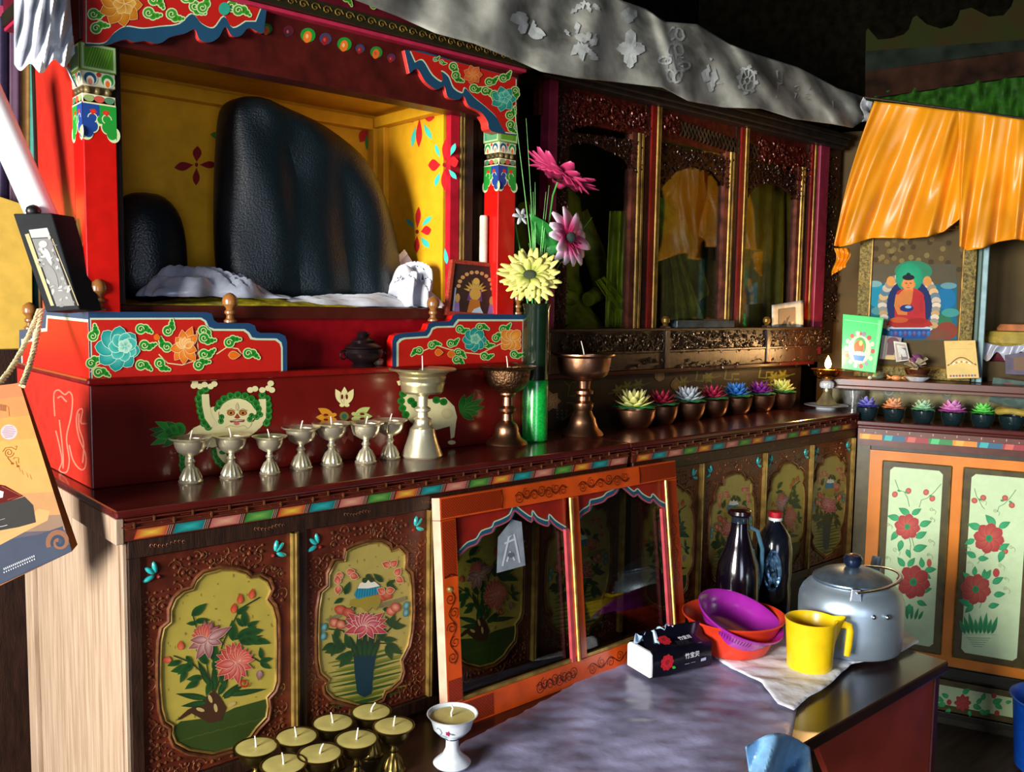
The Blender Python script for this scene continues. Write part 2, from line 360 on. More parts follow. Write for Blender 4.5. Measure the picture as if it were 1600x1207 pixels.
# second medallion, in the crop starting at 400,600
MED2 = [(622, 885), (690, 880), (735, 905), (745, 930), (790, 915), (825, 950), (825, 990), (822, 1030), (850, 1060), (858, 1130), (862, 1260), (855, 1370), (840, 1450), (800, 1530), (810, 1590), (795, 1640), (740, 1690), (715, 1700), (700, 1740), (600, 1790), (500, 1760), (430, 1740), (390, 1700), (385, 1660), (405, 1640), (360, 1600), (348, 1530), (345, 1400), (350, 1250), (365, 1160), (405, 1125), (405, 1060), (440, 990), (490, 985), (500, 930), (555, 905)]
def inpoly(x, z, P):
    c = False; n = len(P)
    for i in range(n):
        a, b = P[i], P[i-1]
        if (a[1] > z) != (b[1] > z) and x < (b[0]-a[0])*(z-a[1])/(b[1]-a[1])+a[0]: c = not c
    return c
def smooth_closed(P, it=1):
    return P
def paint_peonies(p):          # left-hand door, coordinates of the crop at 0,867
    g, gd = '#1d4a1c', '#0f3014'
    p.poly([(960, 960), (1000, 925), (1200, 900), (1300, 850), (1480, 800), (1480, 900), (1420, 960), (1385, 1010), (1300, 1070), (1180, 1095), (1050, 1075), (980, 1035)], '#2c3f12')
    for k in range(16):
        x = 980+30*k; p.stroke([(x, 1040-k*8), (x+120, 1000-k*8)], 14, ['#4d5a1a', '#1d3312'][k % 2], taper=2)
    p.poly([(975, 920), (1040, 860), (1100, 830), (1150, 780), (1185, 755), (1220, 790), (1255, 850), (1230, 920), (1160, 935), (1060, 880), (1000, 915)], '#3c2113')
    for x, y, a in [(1110, 860, .3), (1165, 800, 1.2), (1195, 850, 1.4), (1285, 830, -.4)]: p.ellipse(x, y, 24, 10, '#b59b62', a)
    for (x, y, a, l) in [(1150, 800, 3.3, 180), (1150, 820, 3.0, 150), (1230, 790, -.5, 130), (1250, 780, -.15, 230), (1210, 780, -1.1, 120), (1190, 760, -1.6, 170), (1160, 730, -2.0, 160), (1240, 800, -.8, 120)]:
        p.petal(x, y, a, l, 34, gd, g)
    for pts in [[(1180, 760), (1150, 640), (1140, 560)], [(1190, 760), (1250, 620)], [(1170, 700), (1060, 600), (960, 560)], [(1200, 600), (1240, 480), (1300, 360), (1330, 300), (1440, 236)], [(1380, 560), (1450, 600)], [(1100, 450), (1070, 340)], [(1300, 470), (1450, 450)]]:
        p.stroke(pts, 7, '#23301a')
    for x, y, a, l in [(1060, 620, 2.9, 120), (1070, 600, 2.5, 110), (1030, 640, 2.0, 80), (1180, 590, -1.5, 110), (1150, 610, -2.2, 110), (1180, 640, -1.2, 100), (1120, 680, 3.0, 90), (1100, 700, 2.6, 90), (1060, 340, -.7, 110), (1080, 370, -.1, 80), (1090, 380, 3.1, 60), (1290, 480, -1.6, 120), (1310, 470, -.6, 130), (1320, 480, -.1, 140), (1350, 440, -.2, 110), (1360, 460, .4, 100), (1360, 400, -1.7, 100), (1370, 400, -.5, 70), (1350, 400, -2.3, 70), (1420, 470, .3, 80), (1450, 580, -1.7, 70), (1440, 590, -.2, 70), (1440, 600, .5, 70), (1150, 560, -2.1, 70), (1310, 330, -.6, 80), (1220, 660, 1.2, 90), (1030, 560, 1.0, 70), (1000, 590, 2.8, 80), (1230, 470, -2.3, 60), (1170, 700, 1.9, 90)]:
        p.petal(x, y, a, l, l*.42, g, gd)
    for x, y in [(1395, 217), (1330, 245), (1295, 297)]: p.petal(x-5, y+30, -1.4, 62, 36, '#a8301c', '#d8683f')
    for x, y, a in [(1000, 530, -1.6), (950, 585, 3.2)]: p.petal(x, y, a, 55, 40, '#b23a20', '#c8734f')
    p.petal(1440, 640, 1.7, 60, 36, '#7a4a4a', '#aa8888')
    for k in range(7): p.petal(1140, 465, -2.9+k*.42, 105 if k > 2 else 80, 42, '#7c3a3f', '#c5908a', edge=('#5a2a2c', 3))
    for k in range(6): p.petal(1140, 465, -2.9+k*.3, 85, 30, '#a52c1e', '#d9806a', edge=('#d9a090', 2))
    for a, l in [(2.7, 120), (2.1, 130), (1.5, 110), (3.1, 100), (.3, 80), (-.5, 150)]: p.petal(1150, 470, a, l, 46, '#7a3b3e', '#c9a09a', edge=('#c9a58f', 3))
    for k in range(9): p.petal(1310, 600, 2.2+k*.33, 120, 44, '#a3261c', '#d3756a', edge=('#d8a28c', 3))
    for a, l in [(.3, 100), (.9, 100), (1.4, 120), (1.9, 100), (2.5, 120), (3.0, 110)]: p.petal(1300, 600, a, l, 48, '#a8281e', '#d78a80', edge=('#d8a28c', 3))
    for k in range(8): p.petal(1330, 590, -2.6+k*.35, 80, 30, '#b8301f', '#d98c7a', edge=('#e0b09a', 2))
    p.spiral(1350, 710, 26, 0, 1.2, 10, '#a3261c')
def paint_vase(p):             # parasol-and-lotus door, coordinates of the crop at 400,600
    g, gd = '#25461c', '#11301a'
    dy = 948                    # lower crop origin offset (867-600)*3.5511
    for k in range(14):
        y = 1490+k*19; x0 = 400+(k % 3)*20; p.stroke([(x0, y+60), (x0+180, y+25), (x0+380+(k % 4)*10, y-30)], 22, ['#55621c', '#2a4a1a', '#6f7426'][k % 3], taper=2)
    p.poly([(540, 1500), (560, 1440), (600, 1425), (650, 1440), (665, 1500), (650, 1600), (640, 1720), (600, 1740), (560, 1720), (545, 1600)], '#12303a')
    for x, a, l in [(560, -1.9, 130), (580, -1.7, 140), (600, -1.55, 150), (620, -1.4, 150), (640, -1.2, 130)]: p.petal(x, 1520, a, l, 34, gd, g)
    for k in range(8): p.stroke([(575+k*12, 1450), (560+k*17, 1375)], 5, '#23301a')
    for pts in [[(560, 1480), (480, 1370), (400, 1360)], [(640, 1480), (720, 1380), (800, 1300)], [(560, 1490), (500, 1540)], [(640, 1440), (720, 1440)]]: p.stroke(pts, 7, '#23301a')
    for x, y, a, l in [(500, 1450, 2.8, 130), (470, 1460, -2.2, 90), (430, 1440, 2.6, 80), (520, 1470, -1.9, 90), (530, 1480, 2.2, 120), (520, 1500, 2.8, 90), (440, 1420, -1.4, 80), (700, 1430, -1.7, 120), (720, 1440, .6, 110), (720, 1450, 1.2, 90), (700, 1420, .0, 80), (740, 1350, -1.2, 80), (750, 1350, -.1, 80), (740, 1340, -2.0, 60), (760, 1320, .6, 60), (440, 1440, 1.9, 80), (520, 1270, -1.0, 60), (540, 1290, 2.7, 60), (700, 1240, -2.6, 60), (700, 1250, .1, 60), (480, 1190, 2.6, 60), (490, 1170, -1.2, 80), (720, 1110, .5, 70), (700, 1100, -2.4, 70), (720, 1120, -.6, 60)]:
        p.petal(x, y, a, l, l*.45, g, gd)
    for k in range(5): p.stroke([(380+k*6, 1310+k*5), (470, 1270+k*4), (540, 1240+k*6)], 4, '#7d7350'); p.stroke([(660, 1225+k*6), (760, 1200+k*6), (830, 1180+k*4)], 4, '#7d7350')
    for x, y in [(475, 1245), (700, 1170), (730, 1160), (520, 1260), (600, 1290)]: p.ellipse(x-10, y-30+40, 34, 26, '#9c3322', .3, '#c4694f')
    p.poly([(520, 1200), (560, 1190), (680, 1170), (690, 1210), (660, 1260), (640, 1240), (610, 1270), (580, 1240), (550, 1240), (515, 1230)], '#8f7c2c')
    p.poly([(540, 1170), (565, 1120), (680, 1110), (690, 1160), (560, 1195)], '#1f7d96')
    for k in range(9): p.stroke([(552+k*15, 1188-k*2.5), (562+k*14, 1130-k*2)], 4, '#0e5870')
    p.poly([(560, 1135), (575, 1105), (620, 1090), (660, 1100), (684, 1122), (620, 1135)], '#d8d2c0')
    for x, y, r in [(620, 1070, 16), (600, 1090, 15), (638, 1088, 14)]: p.ellipse(x, y, r, r, '#2c3a1a')
    for x, y, a in [(500, 1050, -.3), (480, 1060, 2.9), (450, 1110, -1.6), (455, 1120, 1.7), (520, 1060, .3)]: p.petal(x, y, a, 48, 36, '#a5281e', '#d88a6a', edge=('#d8b088', 3))
    for x, y, a in [(740, 1010, -2.8), (745, 1010, -.7), (770, 1060, -.9), (775, 1075, .6), (720, 1150, -.2), (710, 1160, -2.6)]: p.petal(x, y, a, 46, 36, '#a5281e', '#d88a6a', edge=('#d8b088', 3))
    for x, y in [(375, 1350), (370, 1400), (830, 1230), (828, 1270)]: p.ellipse(x, y, 16, 24, '#1c6470', .3, '#7fb0a8')
    for x, y in [(430, 1325), (465, 1335), (745, 1260), (770, 1240)]: p.ellipse(x, y, 27, 26, '#a02a20', .3, '#d59a78')
    for a in (0, .33, .66, -.3, 3.14, 2.8, 2.5, 3.45): p.petal(605, 1345, -a if a < 1 else -a, 125, 42, '#9a2230', '#c96a70', edge=('#e0b8a0', 3))
    for k in range(7): p.petal(605, 1350, -2.75+k*.4, 85, 44, '#9c2836', '#d8949a', edge=('#e5c0ac', 3))
    for a in (.5, 1.0, 2.1, 2.6): p.petal(605, 1345, a, 80, 36, '#9a2230', '#c96a70', edge=('#e0b8a0', 3))
def door_parts(root, x0, x1, kind, dx, z0=.55, z1=.962, origin=None):
    """one carved door: panel > painted medallion, carved border, gilt bead, turquoise petals"""
    d = MB().box(x0, x1, YF, YF+.02, z0, z1).build('door', brownc, root, w=True)
    o, M, ff = ((0, 867), MED1, paint_peonies) if kind == 1 else ((400, 600), MED2, paint_vase)
    fn = zm(o[0], o[1], YF, dx)
    p = Paint(fn, NF)
    p.poly(M, '#a8963e' if kind == 1 else '#a3924a')
    rnd = random.Random(kind)
    for k in range(60):
        a = rnd.choice(M); b = rnd.choice(M); t = rnd.random()*.8+.1
        p.ellipse(a[0]*t+b[0]*(1-t), a[1]*t+b[1]*(1-t), rnd.uniform(2, 5), rnd.uniform(3, 11), '#8b7a30')
    ff(p); p.done('painted_medallion', d)
    W3 = [fn(*q) for q in M]; P2 = [(q.x, q.z) for q in W3]
    cx = sum(q[0] for q in P2)/len(P2); cz = sum(q[1] for q in P2)/len(P2)
    c = MB()
    big = [(cx+(x-cx)*1.055, cz+(z-cz)*1.04) for x, z in P2]
    c.tube([(x, YF-.001, z) for x, z in P2+P2[:1]], .0026, 6, 1)
    c.tube([(x, YF-.001, z) for x, z in big+big[:1]], .0036, 6, 0)
    rnd = random.Random(3)
    bx = x0+.012
    huge = [(cx+(x-cx)*1.12, cz+(z-cz)*1.07) for x, z in P2]
    nx = int((x1-x0-.02)/.0125); nz = int((z1-z0-.02)/.0125); cnt = 0
    for i in range(nx+1):
        for j in range(nz+1):
            x = x0+.01+i*.0125+rnd.uniform(-.002, .002); z = z0+.01+j*.0125+rnd.uniform(-.002, .002)
            if inpoly(x, z, huge) or x > x1-.006: continue
            hi = 0
            if z > z1-.06 and (x < x0+.05 or x > x1-.05): continue
            r = rnd.choice((.0022, .003, .0042)); c.ell((x, YF, z), (r, r*.8, r), 0, 1)
            cnt += 1
            if cnt % 3 == 0:
                R = rnd.uniform(.007, .012); a0 = rnd.uniform(0, 6.28)
                c.tube([(x+R*cos(a0+t*.5), YF, z+R*sin(a0+t*.5)) for t in range(8)], .0013, 5, 0)
    c.build('carved_border', [bronze, gold], d, w=True)
    t = MB()
    for sx in (x0+.026, x1-.03):
        sg = 1 if sx < (x0+x1)/2 else -1
        for a, l in ((radians(100 if sg > 0 else 80), .013), (radians(140 if sg > 0 else 45), .014), (radians(200 if sg > 0 else -20), .012)):
            t.ell((sx+cos(a)*.014, YF-.001, z1-.034+sin(a)*.014), (.011, .004, .0048), 0, 2, Matrix.Rotation(-a, 3, 'Y'))
        t.ell((sx+sg*.004, YF-.001, z1-.038), (.004, .004, .004), 1, 1)
    t.build('turquoise_petals', [turq, mat('coral_bead', '#7a1d14', .3)], d, w=True)
    g = MB()
    g.box(x1+.001, x1+.005, YF-.012, YF+.01, z0, z1).tube([(x1+.0085, YF-.010, z0), (x1+.0085, YF-.010, z1)], .0032, 8).box(x1+.012, x1+.015, YF-.010, YF+.01, z0, z1)
    g.build('gilt_moulding', gold, d, w=True)
    return d
RAIN = [('#a8301c', '#d9b33a'), ('#0b5f66', '#28a39a'), ('#a8524e', '#c99878'), ('#1d6a2a', '#6fa046')]
def row_cabinet(x0, x1, label, doors, first, blk=.0655, dim=False):
    root = thing('carved_cabinet', label, 'cabinet', (x0, 1.60, 0), group=None)
    c = MB(); c.box(x0+.015, x1, YF+.02, 2.2, 0, 1.028); c.build('carcass', brownd, root, w=True)
    c = MB(); c.box(x0 if first else x0+.001, x1, 1.532, 2.2, 1.036, 1.05)
    c.box(x0+.006, x1-.001, 1.538, 2.19, 1.028, 1.036)
    c.build('counter_top', maroon, root, bevel=.004, w=True)
    if first:
        s = MB(); s.box(x0+.012, x0+.0148, 1.56, 2.19, .0, .99); s.box(x0+.0148, x0+.020, YF, YF+.018, 0, .99)
        s.build('side_panel', palew, root, w=True)
        s = MB().box(x0+.001, x0+.0148, 1.536, 2.19, .992, 1.036); s.build('side_trim', palew, root, bevel=.002, w=True)
        s = MB().box(x0+.001, x0+.013, 2.10, 2.16, .0, .99); s.build('side_batten', palew, root, bevel=.002, w=True)
    b = MB(); b.box(x0+.0155, x1-.001, 1.537, YF+.018, .996, 1.0278); tb = b.build('front_trim', brownc, root, w=True)
    f = MB()
    for z in (1.034, 1.0265, 1.0185): f.box(x0+.016, x1, 1.5325, 1.5365, z-.0012, z+.0012)
    k = 0; x = x0+.03
    while x < x1-.01:
        zz = (1.0265, 1.0355) if k % 2 else (1.0175, 1.028)
        f.box(x-.0014, x+.0014, 1.5315, 1.5365, zz[0], zz[1], 1)
        f.box(x-.020, x-.004, 1.533, 1.5365, zz[0]+.003, zz[0]+.0045)
        x += .0335; k += 1
    f.build('fretwork', [brownc, bronze], tb, w=True)
    p = Paint(lambda a, b: V3((a, 1.5368, b)), NF); x = x0+.03; k = 0
    while x+blk < x1:
        e, m = RAIN[k % 4]; p.fan([(x, .998), (x+blk-.012, .998), (x+blk-.006, 1.0145), (x+.006, 1.0145)], e, m)
        for j in range(3): p.stroke([(x+blk-.0115+j*.0036, .998), (x+blk-.0055+j*.0036, 1.0145)], .0013, '#a08070')
        x += blk; k += 1
    p.done('rainbow_band', tb)
    r = MB(); r.box(x0+.021, x1, YF-.006, YF+.018, .964, .995)
    r.box(x0+.021, x0+.042, YF-.006, YF+.018, 0, .964)
    xs = []
    for i, (a, b_, kd, dx) in enumerate(doors):
        nxt = doors[i+1][0] if i+1 < len(doors) else x1
        r.box(b_+.0155, nxt-.001, YF-.006, YF+.018, 0, .964)
        r.box(a, b_+.015, YF-.006, YF+.018, .52, .548)
        r.box(a, b_+.015, YF+.002, YF+.018, 0, .52)
    r.build('face_frame', brownd, root, bevel=.0015, w=True)
    q = MB(); rnd = random.Random(5); x = x0+.06
    while x < x1-.12:
        for j in range(9): q.tube([(x+j*.007+.0025*cos(t), YF-.0062, .980+.003*sin(t*1.0)+.002*cos(j)) for t in range(6)], .0006, 4)
        x += .19
    q.build('incised_scroll', bronze, root, w=True)
    for i, (a, b_, kd, dx) in enumerate(doors): door_parts(root, a, b_, kd, dx)
    return root
row_cabinet(.476, 1.755, 'carved base cabinet under the red shrine, bare pale wood end panel, gilt flower doors', [(.519, .797, 1, 0), (.832, 1.118, 2, 0), (1.149, 1.427, 1, .630), (1.458, 1.735, 2, .620)], True)
row_cabinet(1.757, 2.95, 'dim carved base cabinet below the glass display case, between shrine cabinet and corner cupboard', [(1.80, 2.068, 1, 1.279), (2.10, 2.386, 2, 1.268), (2.41, 2.655, 1, 1.868), (2.68, 2.925, 2, 1.822)], False)
cc2 = bpy.data.objects['carved_cabinet.001']
MB().prism([(2.951, 1.537), (RP(-.002, .215, 0).x, RP(-.002, .215, 0).y), (RP(-.55, .215, 0).x+.004, RP(-.55, .215, 0).y), (2.951, 2.125)], lambda u, v, d: V3((u, v, d)), 1.028, 1.05).build('corner_shelf', maroon, cc2, w=True)
# ---------------------------------------------------------------- camera, light, colour
cd = bpy.data.cameras.new('camera'); co = bpy.data.objects.new('camera', cd); C.objects.link(co)
cd.sensor_width = 36; cd.lens = 36*F/1600; cd.clip_start = .05
cx_, cy_, cz_ = W @ V3((1, 0, 0)), -(W @ V3((0, 1, 0))), -(W @ V3((0, 0, 1)))
co.matrix_world = Matrix(((cx_.x, cy_.x, cz_.x, CAM.x), (cx_.y, cy_.y, cz_.y, CAM.y), (cx_.z, cy_.z, cz_.z, CAM.z), (0, 0, 0, 1)))
S.camera = co
S.view_settings.view_transform = 'Standard'; S.view_settings.look = 'None'; S.view_settings.gamma = 1
S.view_settings.use_curve_mapping = False; S.view_settings.exposure = .6
w = bpy.data.worlds.new('world'); S.world = w; w.use_nodes = True
w.node_tree.nodes['Background'].inputs[0].default_value = (.55, .65, .8, 1); w.node_tree.nodes['Background'].inputs[1].default_value = .12
def area(name, loc, to, sx, sy, e, col):
    l = bpy.data.lights.new(name, 'AREA'); l.shape = 'RECTANGLE'; l.size = sx; l.size_y = sy; l.energy = e; l.color = col
    o = bpy.data.objects.new(name, l); C.objects.link(o); o.location = loc
    o.rotation_euler = (V3(to)-V3(loc)).to_track_quat('-Z', 'Y').to_euler(); return o
area('window_daylight', (-2.76, .57, 1.6), (1.2, 1.35, 1.3), 1.35, 1.15, 290, (1, .97, .91))
area('added_fill_light', (-1.55, -3.62, 1.15), (1.6, 1.2, .7), 1.5, 1.9, 46, (.72, .8, 1))  # cool fill lamp added behind the viewer, no such source seen
# ---------------------------------------------------------------- red shrine cabinet
SX0, SX1, SY = .503, 1.585, 1.745
shrine = thing('shrine_cabinet', 'tall red painted shrine with flower panels and columns, holding a large black rock', 'shrine', (1.04, 1.9, 1.05))
def P_(b, name, m, par=shrine, **k): return b.build(name, m, par, w=True, **k)
base = P_(MB().box(SX0, SX1, SY, 2.28, 1.0502, 1.243), 'base_chest', redd, bevel=.002)
side_red = P_(MB().box(SX0-.0012, SX0-.0002, SY+.002, 2.279, 1.052, 1.243), 'side_panel', redside)
ledge = P_(MB().box(SX0-.008, SX1+.01, SY-.012, 2.285, 1.2432, 1.2565), 'ledge', mat('glossy_red_edge', '#7d100d', .25, coat=.5), bevel=.004)
# side panel scroll (painted pale lines), crop at 0,600
p = Paint(lambda X, Y: onX(X/K, 600+Y/K, SX0-.0012), (-1, 0, 0))
for P in ([(305, 180), (300, 60), (325, 35), (360, 60), (385, 45), (403, 80), (395, 180), (370, 300), (385, 420), (370, 490), (330, 480), (345, 430), (330, 340), (310, 260)],
          [(320, 80), (340, 70), (360, 90), (372, 100)], [(330, 200), (345, 330), (352, 420), (350, 470)], [(490, 220), (450, 215), (460, 145), (435, 150), (425, 210), (440, 300), (478, 400), (470, 470), (440, 470), (405, 420), (385, 340)], [(440, 165), (440, 240), (465, 330), (460, 440)]):
    p.curve(P, 8, '#c8705c')
p.done('side_scroll', side_red)
# lions and crossed vajra on the base, crop at 220,590 (scale 5.333)
K2 = 1600/300
p = Paint(lambda X, Y: onY(220+X/K2, 590+Y/K2, SY), NF)
CR, GR, GD = '#e3d8a0', '#1d7d24', '#0f4d18'
for k, (a, l) in enumerate([(3.25, 260), (2.75, 270), (3.05, 250), (3.55, 230), (2.45, 190), (2.95, 210), (3.8, 150)]):
    p.petal(330, 460, a, l, 60, [GD, GR][k % 2], GR, edge=('#9ab870', 2), tip=.3)
for x, y, r in [(320, 430, 55), (270, 440, 45), (250, 490, 42), (300, 500, 45), (230, 450, 35)]: p.ellipse(x, y, r, r, GR, cc=GD); p.spiral(x, y, r*.7, 0, 1.2, 4, '#0c3b14')
def scal(pts, r):
    for x, y in pts: p.ellipse(x, y, r, r, GR, cc=GD); p.stroke([(x+r*.6*cos(a/3), y+r*.6*sin(a/3)) for a in range(12)], 3, '#7fb060')
scal([(340, 650), (345, 690), (340, 730), (350, 770), (365, 800)], 28); scal([(620, 620), (625, 660), (645, 700), (680, 730)], 32)
p.poly([(370, 640), (430, 640), (425, 700), (440, 790), (380, 800), (365, 720)], CR)
p.poly([(625, 580), (700, 600), (730, 690), (720, 730), (680, 700), (640, 650)], CR)
p.ellipse(405, 680, 18, 14, GR); p.ellipse(680, 625, 28, 18, GR)
p.poly([(310, 490), (390, 470), (440, 420), (520, 385), (640, 360), (960, 370), (1040, 370), (960, 450), (900, 500), (760, 540), (600, 585), (480, 570), (420, 530)], CR)
p.ellipse(600, 330, 70, 90, CR, .4)
for arm in ([(610, 400), (560, 330), (535, 230), (530, 150)], [(960, 400), (1020, 330), (1015, 250), (1012, 190)]): p.stroke(arm, 78, CR)
scal([(540, 95), (500, 130), (480, 180), (490, 230), (495, 280), (510, 330), (525, 380), (560, 410)], 34)
scal([(1010, 150), (1050, 180), (1060, 230), (1062, 280), (1060, 330), (1045, 380)], 32)
p.stroke([(610, 400), (560, 330), (540, 230), (535, 140)], 62, CR); p.stroke([(960, 400), (1010, 330), (1012, 250), (1010, 180)], 60, CR)
for L in ([(440, 70), (450, 45), (490, 75), (530, 60), (580, 75), (610, 55)], [(910, 105), (950, 95), (1010, 105), (1060, 90), (1090, 105), (1080, 50)]):
    for x, y in L: p.ellipse(x, y, 27, 24, CR)
for x in range(9): a = pi*(1.02+x*.12); scal([(805+165*cos(a), 270+120*sin(a))], 34)
p.ellipse(650, 300, 28, 36, CR); p.ellipse(655, 303, 12, 20, '#a86a4a'); p.ellipse(935, 295, 26, 34, CR); p.ellipse(938, 297, 10, 18, '#a86a4a')
p.ellipse(800, 300, 150, 125, CR); p.ellipse(795, 380, 125, 65, CR)
scal([(670, 330), (665, 365), (920, 320), (905, 350), (960, 330), (990, 310)], 24)
for x in (748, 848): p.ellipse(x, 295, 34, 24, '#8a4a20'); p.ellipse(x, 296, 26, 17, '#c07a30'); p.ellipse(x, 297, 10, 10, '#2a1208'); p.stroke([(x-36, 280), (x, 262), (x+38, 278)], 4, '#6a3a20')
p.petal(800, 275, -1.57, 65, 26, '#d0c090', edge=('#8a7a50', 3)); p.fan([(775, 335), (800, 298), (825, 335), (800, 345)], '#8a2c18', '#b8482c')
p.poly([(735, 362), (790, 350), (865, 352), (855, 372), (800, 372), (745, 376)], '#7a3a24'); p.poly([(745, 362), (800, 356), (855, 358), (800, 364)], '#efe6c8'); p.ellipse(795, 384, 24, 15, '#c86a5c')
p.stroke([(700, 420), (740, 400), (800, 412), (860, 400), (880, 420)], 3, '#8a7a50')
for x, a in [(690, .3), (760, -.2), (840, .5)]: p.spiral(x, 470, 18, a, 1, 3, '#b5a060')
# mirrored, partly covered second lion on the right (crop 400,320 scale 3.551)
q = Paint(lambda X, Y: onY(400+X/K, 320+Y/K, SY), NF)
for a, l in [(-.9, 130), (-.5, 150), (-.2, 140), (.1, 110), (.5, 90), (-1.3, 100)]: q.petal(1130, 1150, a, l, 34, GD, GR, edge=('#6a9a50', 1.5), tip=.3)
q.poly([(815, 1060), (860, 1040), (900, 1060), (960, 1080), (1050, 1070), (1100, 1120), (1115, 1180), (1110, 1207), (1100, 1290), (1080, 1300), (1075, 1230), (1000, 1250), (900, 1240), (850, 1200), (820, 1150)], CR)
for x, y in [(815, 1050), (805, 1090), (812, 1130), (830, 1165), (1000, 1085), (1040, 1095), (860, 1090), (880, 1110)]: q.ellipse(x, y, 22, 20, GR, cc=GD)
q.poly([(780, 980), (800, 975), (805, 1000), (790, 1005)], CR); q.ellipse(1085, 1320, 22, 12, CR); q.ellipse(1060, 1160, 34, 30, '#d3c88c', cc=CR)
# crossed vajra
for cx, cy, a, c1 in [(490, 1075, -1.57, '#e8dc9a'), (395, 1180, 3.14, '#d38d1e'), (580, 1175, 0, '#b9c472'), (488, 1265, 1.57, '#8a3a28')]:
    dx, dy = cos(a), sin(a)
    for s_ in (-1, 0, 1):
        q.petal(cx-dx*40, cy-dy*40, a+s_*.5, 105, 44, c1, edge=('#5a2a18', 2), tip=.2)
    for s_ in (-.5, .5): q.ellipse(cx+dx*8-dy*s_*26, cy+dy*8+dx*s_*26, 14, 7, '#6b120e', a)
    for s_ in (-1, 1): q.ellipse(cx-dx*38-dy*s_*14, cy-dy*38+dx*s_*14, 14, 10, c1)
q.ellipse(488, 1175, 26, 26, '#6a6a2a'); q.ellipse(488, 1175, 14, 14, '#2a5a4a')
p.done('lion_painting', base); q.done('vajra_painting', base)
# stepped railing boards: front left (with return along the side), front right
def stepboard(name, pts, y0, y1, inset_pts, facecol='#c4180c'):
    b = P_(MB().prism(pts, lambda u, v, d: V3((u, d, v)), y0, y1), name, [redl], bevel=.002)
    p = Paint(lambda a, c: V3((a, y0, c)), NF)
    p.poly(pts, '#1b3f63'); p.poly(inset_pts, '#b9cfae'); return b, p
def ins(P, d):      # board outline with base on ledge: shrink sides/top by d
    xs = [a for a, _ in P]; x0, x1 = min(xs), max(xs); c = (x0+x1)/2
    out = []
    for a, b in P: out.append((a, b) if b < 1.26 and False else (a, b-d if b > 1.26 else b))
    return out
LB = [(.503, 1.2567), (.503, 1.378), (.722, 1.379), (.733, 1.376), (.738, 1.363), (.745, 1.358), (.812, 1.357), (.824, 1.352), (.828, 1.341), (.836, 1.337), (.878, 1.336), (.892, 1.330), (.896, 1.318), (.896, 1.2567)]
LBi = [(.505, 1.2567), (.505, 1.367), (.712, 1.368), (.722, 1.362), (.727, 1.350), (.738, 1.346), (.802, 1.345), (.812, 1.338), (.818, 1.328), (.828, 1.326), (.872, 1.325), (.883, 1.317), (.886, 1.306), (.886, 1.2567)]
LBj = [(.507, 1.2567), (.507, 1.3635), (.710, 1.3645), (.718, 1.360), (.723, 1.347), (.735, 1.342), (.799, 1.341), (.808, 1.335), (.814, 1.324), (.826, 1.322), (.869, 1.321), (.879, 1.314), (.882, 1.304), (.882, 1.2567)]
b, p = stepboard('railing_board', LB, 1.741, 1.757, LBi)
p.poly(LBj, '#b8190d')
z5 = lambda X, Y: onY(X/K, 320+Y/K, 1.741)
p.fn = z5
O, Gn = '#d3dca0', '#1d9a28'
def leafs(p, L, r=26):
    for x, y, a, d in L: p.curl_leaf(x, y, r, a, d, '#1c9126', '#ccd694', '#0d5c16')
for pts in ([(880, 830), (930, 880), (1010, 890), (1070, 870), (1100, 820), (1090, 700)], [(1200, 830), (1260, 790), (1320, 800), (1340, 830)], [(500, 930), (540, 890), (600, 860)]): p.stroke(pts, 6, '#d6c78c')
leafs(p, [(515, 730, -1.2, 1), (505, 880, -.6, -1), (545, 930, .1, -1), (780, 690, .1, -1), (800, 780, .1, 1), (780, 890, .2, -1), (885, 880, .8, 1), (930, 700, -1.0, 1), (925, 790, -2.4, -1), (1125, 700, .7, -1), (1130, 740, .4, 1), (1130, 830, -.2, 1), (1100, 890, -.5, -1), (1270, 765, -.5, -1), (1375, 825, .2, -1)])
for k in range(8): p.petal(650, 800, 2*pi*k/8+.1, 125, 88, '#0f8c84', '#5cc0b4', edge=('#bfe0c8', 3), tip=.3, rd=.55)
for k in range(7): p.petal(680, 790, 2*pi*k/7+.5, 80, 64, '#49b8a8', '#0f7d7d', edge=('#cfe8d0', 3), tip=.3, rd=.55)
for k in range(5): p.petal(690, 785, 2*pi*k/5, 42, 40, '#bfe6c8', '#2fa094', tip=.3, rd=.55)
for a, l in [(-1.2, 120), (-.75, 100), (-1.7, 95), (2.2, 90), (1.6, 95), (.9, 100), (.3, 70), (3.0, 80), (-2.3, 70)]: p.petal(1020, 790, a, l, 50, '#d9680e', '#f0a040', edge=('#e8c088', 3), tip=.2)
for k in range(5): p.petal(1025, 790, -2.7+k*.55, 55, 34, '#f0b060', '#e07a20', edge=('#f0d8a0', 3))
p.petal(1265, 835, 0, 65, 42, '#d9680e', edge=('#d8b070', 3)); p.petal(850, 730, .3, 40, 36, '#d9680e')
p.done('flower_painting', b)
sb = [(1.757, 1.2567), (1.757, 1.378), (2.04, 1.381), (2.06, 1.376), (2.065, 1.355), (2.15, 1.350), (2.16, 1.335), (2.25, 1.33), (2.26, 1.2567)]
s_ = P_(MB().prism(sb, lambda u, v, d: V3((d, u, v)), SX0+.0, SX0+.016), 'railing_board', [redl], bevel=.002)
p = Paint(lambda a, c: V3((SX0, a, c)), (-1, 0, 0))
p.poly([(1.742, 1.2567)]+[(1.742, 1.378)]+sb[2:], '#1b3f63'); p.poly([(1.743, 1.2567), (1.743, 1.364), (2.02, 1.367), (2.03, 1.34), (2.13, 1.335), (2.14, 1.315), (2.235, 1.31), (2.24, 1.2567)], '#b9cfae')
